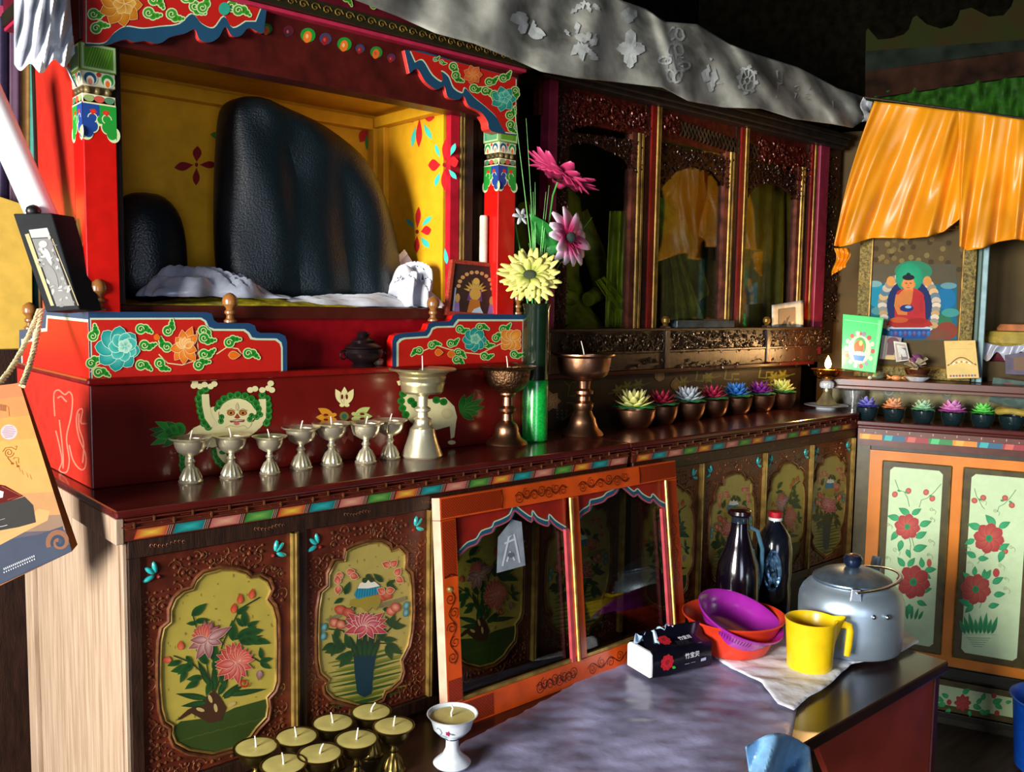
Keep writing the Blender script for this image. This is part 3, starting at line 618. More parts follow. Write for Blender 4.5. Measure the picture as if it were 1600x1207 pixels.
p.poly([(1.744, 1.2567), (1.744, 1.359), (2.013, 1.361), (2.02, 1.334), (2.12, 1.329), (2.13, 1.309), (2.225, 1.304), (2.23, 1.2567)], '#c4180c')
p.done('side_border', s_)
RB = [(1.160, 1.2567), (1.160, 1.316), (1.166, 1.328), (1.182, 1.333), (1.250, 1.337), (1.257, 1.342), (1.262, 1.355), (1.276, 1.359), (1.322, 1.361), (1.330, 1.366), (1.334, 1.375), (1.345, 1.379), (1.566, 1.378), (1.566, 1.2567)]
RBi = [(1.172, 1.2567), (1.172, 1.312), (1.180, 1.320), (1.192, 1.323), (1.258, 1.326), (1.266, 1.334), (1.272, 1.345), (1.284, 1.349), (1.336, 1.350), (1.342, 1.358), (1.350, 1.366), (1.564, 1.366), (1.564, 1.2567)]
RBj = [(1.178, 1.2567), (1.178, 1.309), (1.186, 1.316), (1.196, 1.319), (1.262, 1.322), (1.270, 1.330), (1.276, 1.341), (1.288, 1.345), (1.340, 1.346), (1.346, 1.353), (1.354, 1.361), (1.562, 1.361), (1.562, 1.2567)]
b, p = stepboard('railing_board', RB, 1.741, 1.765, RBi)
p.poly(RBj, '#b8190d'); p.fn = lambda X, Y: onY(400+X/K, 320+Y/K, 1.741)
p.stroke([(860, 820), (920, 815), (1000, 780), (1060, 800), (1150, 820), (1240, 830), (1340, 780), (1420, 740)], 6, '#d6c78c')
leafs(p, [(905, 810, 2.8, 1), (975, 780, -.3, -1), (1080, 770, -.3, 1), (1120, 820, .4, -1), (1130, 690, .3, 1), (1240, 680, .0, -1), (1270, 770, .4, 1), (1330, 740, -.6, -1), (1265, 840, .1, 1), (1370, 690, -.4, 1), (1430, 830, .2, 1), (1110, 860, .4, -1)], 20)
for k in range(8): p.petal(1210, 750, 2*pi*k/8, 66, 48, '#0c7f78', '#3fae9e', edge=('#9cc8a8', 3), tip=.3, rd=.55)
for k in range(5): p.petal(1215, 745, 2*pi*k/5, 32, 30, '#9fd0a8', '#1f8a80', tip=.4)
for k in range(8): p.petal(1412, 750, 2*pi*k/8, 70 if k % 2 else 55, 50, '#d9780e', '#f0b050', edge=('#e8c088', 3), tip=.3, rd=.55)
for x, y in [(1010, 820), (1080, 830)]: p.petal(x-20, y, 0, 46, 36, '#d9680e', edge=('#d8b070', 2))
p.done('flower_painting', b)
FIN = [(.0, 0), (.013, .0), (.013, .004), (.008, .008), (.007, .014), (.011, .018), (.011, .022), (.0075, .026), (.009, .030), (.0145, .036), (.0155, .044), (.013, .052), (.006, .058), (.0, .060)]
finm = mat('varnished_turned_wood', '#8a5a2a', .3, coat=.4)
fins = [(.523, 1.749, 1.3795), (.513, 2.03, 1.382), (.775, 1.749, 1.3585), (.513, 2.2, 1.333), (1.285, 1.753, 1.361), (1.555, 1.753, 1.379)]
for i, c in enumerate(fins): P_(MB().lathe(FIN, c, 18), 'finial', finm)
# columns with capitals
def column(x0, x1, y0):
    xm, ym = (x0+x1)/2, y0+(x1-x0)/2; h = (x1-x0)/2
    c = P_(MB().box(x0, x1, y0, y0+2*h, 1.2567, 1.762), 'column', redl, bevel=.002)
    cap = MB(); cap.box(x0-.002, x1+.002, y0-.003, y0+2*h+.003, 1.808, 1.856, 0)
    R = 1.28*h
    for k, (s_, z0, z1, mm) in enumerate([(1.0, 1.782, 1.808, 1), (.78, 1.768, 1.782, 2), (1.0, 1.752, 1.768, 1)]):
        cap.box(xm-h*s_, xm+h*s_, ym-h*s_, ym+h*s_, z0, z1, mm)
    for dx in (-.6, 0, .6):
        for dy in (-.8, .8): cap.ell((xm+dx*h, ym+dy*h, 1.775), (.008, .008, .008), 2, 1)
        for dy in (-.6, 0, .6): cap.ell((xm-.8*h, ym+dy*h, 1.775), (.008, .008, .008), 2, 1)
    cap = cap.build('capital', [mat('leaf_green_paint', '#5c8c1e', .4), mat('cream_paint', '#d9d3ae', .45), mat('brown_bead_paint', '#6b5a34', .4)], c, w=True, bevel=.0015)
    for fn, n in ((lambda u, v: V3((xm+u*h, y0, 1.75+v*h)), (0, -1, 0)), (lambda u, v: V3((x0, ym+u*h, 1.75+v*h)), (-1, 0, 0))):
        Z = lambda z: (z-1.75)/h
        ZP = lambda L: [(a, Z(b)) for a, b in L]
        p = Paint(fn, n, base=.0034)
        p.poly(ZP([(-1, 1.810), (1, 1.810), (1, 1.854), (-1, 1.854)]), '#a9c48c'); p.poly(ZP([(-.86, 1.814), (.86, 1.814), (.86, 1.850), (-.86, 1.850)]), '#4f8a1c' if n[1] else '#3f7f6a')
        for k in range(9): p.stroke(ZP([(-.8+k*.15, 1.815), (-.8+k*.15+.4, 1.849)]), .035, '#86b83a')
        p.base = .0006; p.k = 0; e = 1/h
        for u, c1, c2 in [(-.5, '#1c4a66', '#e08a6a'), (.52, '#1c8a2a', '#e0701e')]:
            for rx, rz, zz, cc in [(.45, .0125, 1.795, '#b8c8b0'), (.37, .0105, 1.795, c1), (.23, .0085, 1.791, '#e8e0c8'), (.14, .006, 1.789, c2)]: p.ellipse(u, Z(zz), rx, rz*e, cc)
        p.ellipse(0, Z(1.803), .14, .004*e, '#b8301c')
        for u, c1 in [(-.6, '#8aa060'), (0, '#b84a3a'), (.6, '#4a7a5a')]: p.ellipse(u, Z(1.760), .3, .006*e, c1)
        o_, bl, gr = '#c8d4a4', '#1a3f86', '#1d8a2c'
        for sx, cc in ((-1, bl), (1, gr)):
            for u, z, r in [(.05, 1.722, .2), (.42, 1.712, .30), (.8, 1.700, .34)]: p.ellipse(sx*u, Z(z), r+.07, r*1.25+.07, o_)
            p.poly([(0, Z(1.751)), (sx, Z(1.751)), (sx, Z(1.69)), (sx*.8, Z(1.70)), (0, Z(1.72))], cc)
            for u, z, r in [(.05, 1.724, .2), (.42, 1.712, .30), (.8, 1.702, .32)]: p.ellipse(sx*min(u, 1-r+.02), Z(z), r, r*1.25, cc)
            p.stroke([(sx*(.42+.28*cos(t*.6)), Z(1.726)+.28*sin(t*.6)) for t in range(8)], .06, o_)
            p.fan([(sx*.15, Z(1.737)), (sx*.3, Z(1.742)), (sx*.6, Z(1.740)), (sx*.45, Z(1.731))], '#c4180c', '#d83a1c')
        p.stroke([(-.97, Z(1.7515)), (.97, Z(1.7515))], .09, o_)
        p.done('capital_painting', c)
    return c
column(.503, .561, 1.745); column(1.478, 1.535, 1.745)
# brackets
TB = [(632, 78), (640, 115), (652, 108), (665, 128), (682, 140), (694, 135), (700, 152), (716, 156), (724, 150), (732, 165), (745, 172), (754, 178), (762, 190), (768, 205), (806, 212), (808, 122), (720, 98), (660, 80)]
def bracket(PX, name, y0, y1, ed, inn, extra):
    PX = PX[:1]+smo(PX[1:-3])+PX[-3:]; inn = inn[:1]+smo(inn[1:-3])+inn[-3:]
    pts = [(onY(a, b, y0).x, onY(a, b, y0).z) for a, b in PX]
    b = P_(MB().prism(pts, lambda u, v, d: V3((u, d, v)), y0, y1), name, mat('salmon_edge_paint', '#c8352c', .35), bevel=.0015)
    p = Paint(lambda X, Y: onY(X, Y, y0), NF); p.poly(PX, '#1b4560' if ed else '#1b4560'); p.poly(inn, '#b9cfae'); 
    cx = sum(q[0] for q in inn)/len(inn)
    p.poly([(x+(1.2 if x < cx else -1.2), y-1.8 if True else y) for x, y in inn], '#b0190f'); extra(p); p.done('flower_painting', b); return b
RI = [(640, 80), (648, 98), (660, 95), (675, 118), (690, 128), (688, 112), (700, 120), (708, 138), (722, 146), (727, 138), (740, 152), (752, 162), (764, 172), (776, 184), (784, 198), (790, 208), (806, 210), (807, 124), (720, 101)]
def exR(p):
    for x, y, a in [(680, 93, -.4), (690, 97, .5)]: p.curl_leaf(x, y, 3.2, a, 1, '#2a7a20', '#c8d8a0')
    for x, y, a, d in [(708, 104, 1.3, -1), (712, 118, .9, 1), (740, 138, .2, 1), (764, 128, -.3, 1), (758, 142, .5, -1), (786, 122, -.5, 1), (796, 180, -.8, 1), (804, 142, 1.4, -1), (772, 148, 1.2, 1), (797, 195, 1.2, 1)]: p.curl_leaf(x, y, 6 if x > 700 else 4, a, d, '#2f7d1e', '#b8cc88', '#174d12')
    for k in range(7): p.petal(738, 117, 2*pi*k/7, 15, 10, '#b8481a', '#d9823a', edge=('#d09a60', .6), tip=.3)
    for k in range(7): p.petal(786, 155, 2*pi*k/7, 20, 14, '#147a6c', '#45a890', edge=('#a8c8a0', .7), tip=.3)
    for k in range(5): p.petal(788, 152, 2*pi*k/5, 11, 9, '#58b8a0', '#147a6c', edge=('#a8c8a0', .5), tip=.3)
bracket(TB, 'bracket', 1.738, 1.768, 1, RI, exR)
LB_ = [(133, -60), (133, 72), (168, 70), (180, 66), (196, 62), (210, 66), (226, 64), (242, 68), (254, 66), (266, 58), (290, 52), (304, 46), (312, 62), (328, 66), (342, 58), (352, 42), (362, 56), (376, 56), (388, 44), (402, 50), (412, 52), (417, 10), (420, -30)]
LI_ = [(134, -60), (134, 68), (162, 68), (178, 52), (196, 42), (222, 45), (250, 42), (280, 38), (300, 22), (316, 38), (334, 44), (350, 26), (364, 44), (384, 34), (400, 34), (408, 14), (413, -30)]
def exL(p):
    for x, y, a, d in [(146, 22, 0, 1), (150, 44, -.4, -1), (232, 20, .4, 1), (268, 22, .6, 1), (304, 10, .8, 1), (316, 12, -1, 1), (362, 10, .3, 1), (372, 16, .2, -1), (240, 0, .5, -1), (290, -4, .1, 1)]: p.curl_leaf(x, y, 8, a, d, '#3f9a20', '#c8d8a0', '#1f6a12')
    for k in range(9): p.petal(188, 8, 2*pi*k/9, 34, 22, '#b86a0c', '#d99a30', edge=('#d9b878', .8), tip=.4)
    for k in range(6): p.petal(194, 6, 2*pi*k/6, 18, 15, '#d9a44a', '#b8741c', edge=('#e0c890', .8), tip=.4)
    p.ellipse(350, 14, 9, 10, '#2a9a80')
bracket(LB_, 'bracket', 1.738, 1.768, 1, LI_, exL)
# lintel mouldings and valance of petals
li = MB(); li.box(SX0, 1.545, 1.75, 1.80, 1.862, 1.985)
li = P_(li, 'lintel', mat('oxblood_paint', '#4a120c', .4, var=.2), bevel=.001)
P_(MB().box(SX0-.004, 1.552, 1.728, 2.28, 1.985, 1.993), 'pink_moulding', pinkp, par=li, bevel=.002)
cb = P_(MB().box(SX0-.008, 1.565, 1.715, 2.28, 1.9935, 2.022), 'carved_beam', mat('dark_olive_paint', '#20200f', .4), par=li, bevel=.001)
t = MB()
x = .52
while x < 1.545:
    t.tube([(x+(.012-.0012*k)*cos(k*.9), 1.7145, 2.0075+(.010-.001*k)*sin(k*.9)) for k in range(10)], .0012, 5); x += .027
t.build('scroll_carving', goldm, cb, w=True)
ub = P_(MB().box(SX0-.004, 1.56, 1.722, 2.28, 2.0225, 2.20), 'upper_frieze', mat('crimson_paint', '#5c0f1e', .4), bevel=.001)
p = Paint(lambda a, b_: V3((a, 1.722, b_)), NF); x = .55; k = 0
while x < 1.52: p.curl_leaf(x, 2.045+(k % 2)*.012, .008, [.3, 2.4, -.5][k % 3], [1, -1][k % 2], '#3f8a1c', '#b8c878', '#1f5a12'); x += .034; k += 1
p.done('leaf_painting', ub)
p = Paint(lambda X, Y: onY(400+X/K, Y/K, 1.75), NF)
for x, y, c1, c2, r in [(180, 180, '#5a1420', '#3a2030', 30), (288, 205, '#1d8a2c', '#e0701e', 42), (385, 225, '#3a3a58', '#8a1c20', 34), (490, 255, '#1d8a2c', '#e0701e', 40), (577, 280, '#3a3a58', '#8a1c20', 26), (667, 300, '#2a7a2c', '#d8601e', 34), (750, 330, '#4a2a48', '#8a1c20', 24), (60, 170, '#1d7a2c', '#c8601e', 30)]:
    p.ellipse(x, y-10, r, r*.95, c1, .2); p.ellipse(x-3, y, r*.55, r*.8, c2, .2); p.ellipse(x-5, y-4, r*.2, r*.3, '#e8b070' if c2[1] == 'e' else '#b84a3a')
p.done('petal_valance', li)
# interior box
IX0, IX1, IY0, IY1, IZ0, IZ1 = .585, 1.362, 1.80, 2.12, 1.392, 1.905
ib = MB(); ib.box(IX0-.012, IX0, IY0, IY1, IZ0, IZ1); ib.box(IX1, IX1+.010, IY0+.02, IY1, IZ0, IZ1); ib.box(IX0-.012, IX1+.012, IY1, IY1+.012, IZ0-.02, IZ1+.04)
ib.box(IX0, IX1, 1.802, IY1, IZ1, IZ1+.012)
bx = P_(ib, 'inner_box', yellow)
tr = MB(); tr.box(IX0, IX1-.03, IY1-.03, IY1, 1.862, 1.892).box(IX1-.028, IX1, IY0+.02, IY1, 1.868, 1.895).box(IX1-.03, IX1, IY1-.03, IY1, IZ0, 1.868)
tr.box(IX1-.018, IX1, IY1-.06, IY1-.03, IZ0, 1.868)
tr.build('yellow_batten', yellow, bx, w=True, bevel=.002)
p = Paint(lambda X, Y: onX(400+X/K, Y/K, IX1), (-1, 0, 0))
Rd, Tq, Gr_ = '#c01c20', '#3fbfae', '#3a8a30'
def blossom(p, x, y, L, Rr=55): 
    for dx, dy, a, l, w_, c_ in L: p.petal(x+dx, y+dy, a, l, w_, c_, tip=.5)
    p.ellipse(x, y, 9, 12, '#8a1418')
p4 = [(0, -15, -1.5, 130, 34, Rd), (0, 15, 1.55, 130, 38, Rd), (-20, 0, 3.1, 70, 66, Rd), (20, -10, -.2, 60, 60, Rd), (-25, 40, 1.9, 85, 26, Tq), (25, 25, .9, 70, 26, Tq), (-25, -40, -1.9, 80, 22, Tq), (35, -50, -1.2, 75, 26, Tq)]
blossom(p, 1045, 915, p4)
blossom(p, 908, 640, [(0, 10, 0.1+1.5, 170, 34, Rd), (-15, 0, 2.7, 62, 52, Rd), (15, 0, .2, 70, 56, Rd), (-22, 60, 1.75, 120, 24, Tq), (22, 45, 1.1, 100, 28, Tq)])
p.fn = lambda X, Y: onX(400+X/K, 320+Y/K, IX1)
blossom(p, 895, 150, [(0, -15, -1.5, 125, 30, Rd), (0, 20, 1.6, 100, 30, Rd), (20, 0, -.2, 60, 52, Rd), (-15, -20, -2.3, 70, 26, Tq), (25, -30, -.8, 80, 26, Tq), (20, 30, .9, 75, 32, Tq)])
p.petal(1060, 330, -1.7, 90, 24, Tq)
p.done('blossom_painting', bx)
p = Paint(lambda X, Y: onY(400+X/K, Y/K, IY1), NF)
blossom(p, 640, 690, [(-10, 10, 2.1, 105, 60, Rd), (-20, -15, 3.0, 110, 40, Gr_), (-5, 25, 1.75, 120, 36, Gr_)])
p.fn = lambda X, Y: onY(X/K, Y/K, IY1)
blossom(p, 1090, 915, [(0, -15, -1.5, 90, 50, '#8a1418'), (0, 15, 1.6, 100, 40, '#8a1418'), (-15, 0, 3.0, 110, 50, '#8a1418'), (15, 0, 0, 100, 40, '#8a1418')])
blossom(p, 1270, 760, [(0, -15, -1.2, 90, 46, '#8a1418'), (0, 15, 1.9, 90, 40, '#8a1418'), (-15, 0, 3.3, 90, 40, Gr_)])
p.done('blossom_painting', bx)
fp = MB(); fp.box(.562, .572, 1.788, 1.80, IZ0, IZ1, 1).box(.572, .584, 1.788, 1.812, IZ0, IZ1, 1).box(IX1, IX1+.026, 1.79, 1.81, IZ0, 1.895, 0)
fp.build('frame_post', [mat('rose_red_paint', '#b81a2c', .35), brownd], bx, w=True)
gp = MB(); gp.tube([(1.395, 1.793, IZ0), (1.395, 1.793, 1.90)], .004, 8, 0); gp.tube([(1.405, 1.793, IZ0), (1.405, 1.793, 1.90)], .003, 8, 0); gp.box(1.409, 1.432, 1.79, 1.815, IZ0, 1.90, 1)
gp.build('gilt_post', [gold, brownd], bx, w=True)
fs = MB(); fs.box(.56, 1.478, 1.785, 1.80, 1.365, 1.391, 0).box(.56, 1.478, 1.79, 2.12, 1.385, 1.3915, 0)
P_(fs, 'sill', mat('sill_brown', '#4a1a10', .35), bevel=.002)
P_(MB().box(.561, 1.585, 1.798, 1.806, 1.2567, 1.365), 'back_fascia', mat('crimson_lacquer', '#8a0a14', .3, coat=.4))
# shrine outer sides (red, visible on the left) and back
sd = MB(); sd.box(SX0+.0, SX0+.02, 1.804, 2.05, 1.2567, 1.985, 0); sd.box(1.50, 1.53, 1.81, 2.12, 1.2567, 1.985, 1); sd.box(.52, 1.53, 2.135, 2.15, 1.2567, 1.985, 1)
P_(sd, 'side_wall', [redside, brownd])
sl = P_(MB().box(SX0-.006, SX0-.001, 1.806, 1.83, 1.90, 1.985), 'side_stripe', mat('cream_stripe', '#b89a6a', .5))
P_(MB().box(SX0-.004, SX0-.001, 1.845, 1.87, 1.93, 1.985), 'side_stripe', mat('sea_green_paint', '#1f8a6e', .5))
# ---------------------------------------------------------------- things in and on the shrine
# black rock: lofted from level outlines
def loft(rings, closed_top=True):
    m = MB(); n = len(rings[0]); vs = [p for r in rings for p in r]
    fs = [(i*n+k, i*n+(k+1) % n, (i+1)*n+(k+1) % n, (i+1)*n+k) for i in range(len(rings)-1) for k in range(n)]
    fs += [list(range(n-1, -1, -1)), [(len(rings)-1)*n+k for k in range(n)]]
    m.add(vs, fs); return m
rockm = mat('black_stone', '#0c1c22', .34, var=.3, scale=40, bump=.22, bscale=260, col2='#0a171b', spec=.6)
def rock():
    rings = []
    prof = [(1.400, .850, 1.318), (1.43, .846, 1.320), (1.49, .840, 1.316), (1.55, .838, 1.303), (1.61, .838, 1.286), (1.67, .840, 1.262), (1.72, .843, 1.232), (1.765, .846, 1.195), (1.80, .850, 1.135), (1.825, .856, 1.075), (1.842, .866, 1.015), (1.853, .885, .975), (1.858, .905, .955)]
    for i, (z, a, b) in enumerate(prof):
        ring = []; n = 48; dep = .098*(1-.35*(z-1.4)/.46)
        if i > 9: dep *= (.85, .65, .4)[i-10]
        for k in range(n):
            t = 2*pi*k/n; cx, sx = cos(t), sin(t)
            ex = abs(cx)**.75*(1 if cx > 0 else -1); ey = abs(sx)**.8*(1 if sx > 0 else -1)
            x = (a+b)/2+(b-a)/2*ex; y = 1.955+dep*ey
            # two upright grooves on the front make lit ridges
            if sx < 0:
                u = (x-.84)/.48
                y += .030*math.exp(-((u-.62+.05*(z-1.4)/.46)/.055)**2)*(1.84-z)/.4 + .016*math.exp(-((u-.33)/.05)**2) - .012*math.exp(-((u-.80)/.08)**2)
            ring.append((x+.004*sin(9*z+3*t), y+.004*sin(17*z+5*t), z))
        rings.append(ring)
    return loft(rings)
o = rock().build('black_rock', rockm, subd=1); tag(o, 'tall smooth black rock standing inside the yellow niche of the shrine', 'rock')
m = loft([[(.70+.085*q*cos(2*pi*k/24), 2.0+.07*q*sin(2*pi*k/24), z) for k in range(24)] for z, q in [(1.395, .95), (1.45, 1.02), (1.53, 1.0), (1.58, .9), (1.615, .65), (1.632, .3)]])
o = m.build('round_stone', rockm, subd=1); tag(o, 'small round dark stone in the shadowed left end of the shrine niche', 'rock')
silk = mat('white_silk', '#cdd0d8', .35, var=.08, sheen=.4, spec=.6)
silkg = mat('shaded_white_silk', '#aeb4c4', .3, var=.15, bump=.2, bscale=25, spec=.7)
def crumple(cx, cy, z0, lx, ly, hz, seed, amp=.006, nu=60, nv=26, rot=0., peak=1.):
    rnd = random.Random(seed); W_ = [(rnd.uniform(4, 24), rnd.uniform(4, 24), rnd.uniform(0, 6.3), rnd.uniform(.3, 1)) for _ in range(9)]
    c, s_ = cos(rot), sin(rot)
    def f(u, v):
        x, y = (u-.5)*lx, (v-.5)*ly
        e = max(0, 1-(2*abs(u-.5))**2.6)*max(0, 1-(2*abs(v-.5))**2.6)
        h = hz*e**.6*(.55+.45*sin(2.3+u*3+seed)*peak)
        n = sum(a*sin(p*u*1.6+q*v*1.3+ph) for p, q, ph, a in W_)*amp*(.15+e)
        return V3((cx+x*c-y*s_+amp*sin(v*14+seed), cy+x*s_+y*c+amp*1.5*sin(u*17), max(z0+.0006, z0+h+abs(n)*1.2)))
    m = MB(); m.grid(f, nu, nv); return m
o = crumple(.86, 1.865, 1.3915, .50, .13, .012, 3, .002).build('seat_cushion', mat('yellow_brocade', '#a8981c', .5, var=.25, scale=60), solid=.001); tag(o, 'flat yellow brocade cloth under the white scarves in the shrine niche', 'cloth')
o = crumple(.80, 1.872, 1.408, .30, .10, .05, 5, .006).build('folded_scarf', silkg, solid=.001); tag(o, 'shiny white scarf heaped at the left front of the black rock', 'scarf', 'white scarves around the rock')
o = crumple(1.10, 1.845, 1.3925, .36, .065, .045, 8, .003, peak=.4).build('folded_scarf', silk, solid=.001); tag(o, 'smooth white scarf lying in a roll before the middle of the black rock', 'scarf', 'white scarves around the rock')
o = crumple(1.296, 1.852, 1.3925, .125, .075, .085, 11, .011, 60, 44).build('folded_scarf', silk, solid=.001); tag(o, 'crumpled pile of white scarf at the right foot of the black rock', 'scarf', 'white scarves around the rock')
nt = MB().box(-.018, .018, -.0008, .0008, 0, .062)
nt.build('banknote_body', silk) if False else None
t = thing('banknote', 'folded pale violet banknote tucked upright into the crumpled scarf pile', 'banknote', (1.335, 1.905, 1.475)); t.rotation_euler = (-.2, -.65, .2)
MB().box(-.020, .020, -.001, .001, 0, .066).build('paper', mat('violet_note_paper', '#b9b4d6', .5, var=.12), t)
MB().box(-.020, .020, -.0022, -.0012, .052, .066).build('fold', mat('pale_paper', '#e8e6ee', .5), t)
# censer
t = thing('incense_pot', 'small dark lidded incense pot in the gap between the stepped red boards', 'incense pot', (1.098, 1.765, 1.2570))
dm = mat('tarnished_bronze', '#2c2024', .3, .7, var=.2)
MB().lathe([(.018, 0), (.026, 0), (.028, .004), (.022, .008), (.034, .016), (.043, .024), (.047, .032), (.044, .040), (.040, .042)], seg=40, rib=None).build('bowl', dm, t)
MB().lathe([(.041, .0425), (.042, .046), (.036, .052), (.026, .056), (.028, .060), (.018, .065), (.012, .070), (.016, .074), (.012, .079), (.0, .081)], seg=40).build('lid', dm, t)
MB().tube([(-.052+.008*cos(a/3), 0, .028+.010*sin(a/3)) for a in range(19)], .002, 6).build('handle', dm, t); MB().tube([(.052+.008*cos(a/3), 0, .028+.010*sin(a/3)) for a in range(19)], .002, 6).build('handle', dm, t)
o = MB().lathe([(.008, 0), (.012, .003), (.014, .012), (.010, .018), (.007, .022), (.011, .028), (.013, .034), (.002, .036)], seg=20).build('silver_charm', brass); o.location = (1.147, 1.80-.02, 1.2568); tag(o, 'tiny silver offering jar half hidden behind the right stepped board', 'jar')
# framed picture on the right board
t = thing('framed_picture', 'small red-framed print of a golden deity leaning by the right shrine column', 'picture frame', (0, 0, 0))
A, B_, Cc, D = onY(707, 405, 1.772), onY(787, 413, 1.772), onY(783, 498, 1.753), onY(697, 492, 1.753)
def quadframe(t, A, B, C_, D, th, bw, fm, pm_name, back=None, frame_name='frame', eps=.0005):
    """A TL,B TR,C BR,D BL ; returns bilinear map and normal"""
    n = (B-A).cross(D-A).normalized()
    if n.dot(CAM-A) < 0: n = -n
    def bl(u, v): return (A*(1-u)+B*u)*(1-v)+(D*(1-u)+C_*u)*v      # v down
    bu, bv = bw/(B-A).length, bw/(D-A).length
    f = MB()
    for (u0, u1, v0, v1) in [(0, 1, 0, bv), (0, 1, 1-bv, 1), (0, bu, bv, 1-bv), (1-bu, 1, bv, 1-bv)]:
        q = [bl(u0, v1), bl(u1, v1), bl(u1, v0), bl(u0, v0)]
        f.hexa([x for x in q]+[x-n*th for x in q])
    fo = f.build(frame_name, fm, t, w=True, bevel=.001)
    q = [bl(bu, 1-bv), bl(1-bu, 1-bv), bl(1-bu, bv), bl(bu, bv)]
    MB().hexa([x-n*th*.35 for x in q]+[x-n*th*.8 for x in q]).build(pm_name, back or black, t, w=True)
    off = -n*th*.35
    return (lambda u, v: bl(bu+(1-2*bu)*u, bv+(1-2*bv)*v)+off), n
fn, n = quadframe(t, A, B_, Cc, D, .012, .010, mat('speckled_red_frame', '#a8402c', .35, var=.25, scale=300), 'print', mat('print_brown', '#2c1c18', .4))
p = Paint(fn, n)
p.poly([(0, 0), (1, 0), (1, 1), (0, 1)], '#35211c'); p.ellipse(.5, .45, .36, .30, '#7a3a2a', cc='#8a5028'); p.ellipse(.5, .47, .28, .25, '#4c2c24')
for k in range(11): a = pi+pi*k/10; p.ellipse(.5+.36*cos(a), .46+.32*sin(a), .045, .04, '#c8925a')
for k in range(9): p.petal(.5, .55, pi*(1.05+k*.11), .26, .06, '#b08a30', '#d8b860')
p.ellipse(.5, .33, .07, .07, '#d0a850'); p.poly([(.34, .75), (.38, .5), (.62, .5), (.66, .75)], '#6a3a78'); p.ellipse(.5, .6, .12, .13, '#c89a40'); p.poly([(.36, 1), (.4, .72), (.6, .72), (.66, 1)], '#b06a24')
for x in (.14, .86): p.ellipse(x, .72, .05, .1, '#b88a50'); p.poly([(x-.07, 1), (x-.04, .8), (x+.04, .8), (x+.07, 1)], '#8a6aa0')
for x in (.08, .92): p.stroke([(x, .5), (x, .98)], .03, '#9aa4b8')
p.poly([(.5, .92), (.62, .86), (.7, 1), (.45, 1)], '#b8c8d0')
p.done('deity_print', t, m=PAPER)
# ivory candle standing beside the column
o = MB().lathe([(.011, 0), (.0105, .002), (.0105, .366), (.009, .370), (.0, .371)], seg=20).build('white_candle', mat('ivory_wax', '#d9cdb8', .45)); o.location = (1.4655, 1.786, 1.2568); tag(o, 'tall ivory candle standing in the slot left of the right shrine column', 'candle')
# ---------------------------------------------------------------- butter lamps on the counter
def cup(name, label, group, loc, H, R, mt, rz=0.):
    t = thing(name, label, 'butter lamp' if name == 'butter_lamp' else 'candle', loc, rz, group); t.scale = (1.09, 1.09, 1)
    k = H/.088
    MB().lathe([(.000, .0), (.021*k, 0), (.022*k, .003*k), (.019*k, .006*k), (.0185*k, .010*k), (.012*k, .026*k), (.0075*k, .031*k), (.006*k, .036*k), (.009*k, .041*k), (.0055*k, .046*k), (.0055*k, .050*k)], seg=48, rib=(.008*k, .028*k, .06, 16)).build('foot', mt, t)
    MB().lathe([(.0055*k, .050*k), (.012*k, .053*k), (.022*k, .060*k), (.0265*k, .070*k), (.028*k, .0805*k), (.0365*k, .0865*k), (.037*k, .088*k), (.035*k, .0885*k), (.0265*k, .083*k), (.0255*k, .078*k), (.012*k, .071*k), (0, .071*k)], seg=48).build('bowl', mt, t)
    return t
def waxwick(t, r, z, h, seed, lean=.5):
    MB().lathe([(0, z-.001), (r*.9, z-.001), (r, z), (r*.5, z+.0008), (0, z+.0006)], seg=32).build('butter', butter, t)
    rnd = random.Random(seed); a = rnd.uniform(0, 6.28)
    MB().tube([(lean*h*.35*cos(a)*sin(q*1.3)*q, lean*h*.35*sin(a)*sin(q*1.3)*q, z-.002+h*q) for q in [i/6 for i in range(7)]], [.0017-.0001*i for i in range(7)], 7).build('wick', wick, t)
cups = [(.671, 1.703, .088), (.752, 1.700, .086), (.832, 1.695, .078), (.910, 1.709, .089), (.984, 1.710, .092), (1.058, 1.690, .090), (1.131, 1.705, .089)]
lab = ['silver butter lamp at the left end of the row, nearest the red corner', 'silver butter lamp second from the left, in front of the painted lion', 'squat silver butter lamp third in the row, its rim lowest of all', 'silver butter lamp in the middle of the row, left of the orange vajra tip', 'silver butter lamp standing in front of the painted crossed vajra', 'silver butter lamp sixth in the row, right of the painted vajra', 'silver butter lamp nearest to the big silver chalice']
for i, (x, y, h) in enumerate(cups):
    t = cup('butter_lamp', lab[i], 'silver butter lamps in a row', (x, y, 1.0502), h, .036, brass, i*.7); k = h/.088
    waxwick(t, .0262*k, .0815*k, .022, i+2)
    # fold of drip lip at the rim
    MB().tube([(.0355*k, -.006, .087*k), (.034*k, -.008, .080*k), (.030*k, -.009, .070*k), (.026*k, -.008, .063*k)], .0011, 6).build('rim_drip', brass, t)
t = thing('butter_lamp', 'large silver chalice butter lamp with ringed cup, tallest in the silver row', 'butter lamp', (1.205, 1.683, 1.0502))
MB().lathe([(0, 0), (.046, 0), (.048, .004), (.046, .009), (.038, .030), (.031, .052), (.029, .066), (.024, .070), (.020, .078), (.021, .088), (.014, .092), (.013, .103), (.019, .107), (.019, .112), (.012, .117), (.0125, .140), (.018, .145)], seg=56).build('foot', brass, t)
MB().lathe([(.018, .145), (.042, .147), (.048, .152), (.050, .165), (.052, .172), (.051, .175), (.0545, .184), (.053, .187), (.057, .193), (.063, .1975), (.076, .200), (.078, .203), (.075, .205), (.058, .200), (.052, .190), (0, .185)], seg=56).build('bowl', brassg, t)
waxwick(t, .055, .1925, .042, 21, .9)
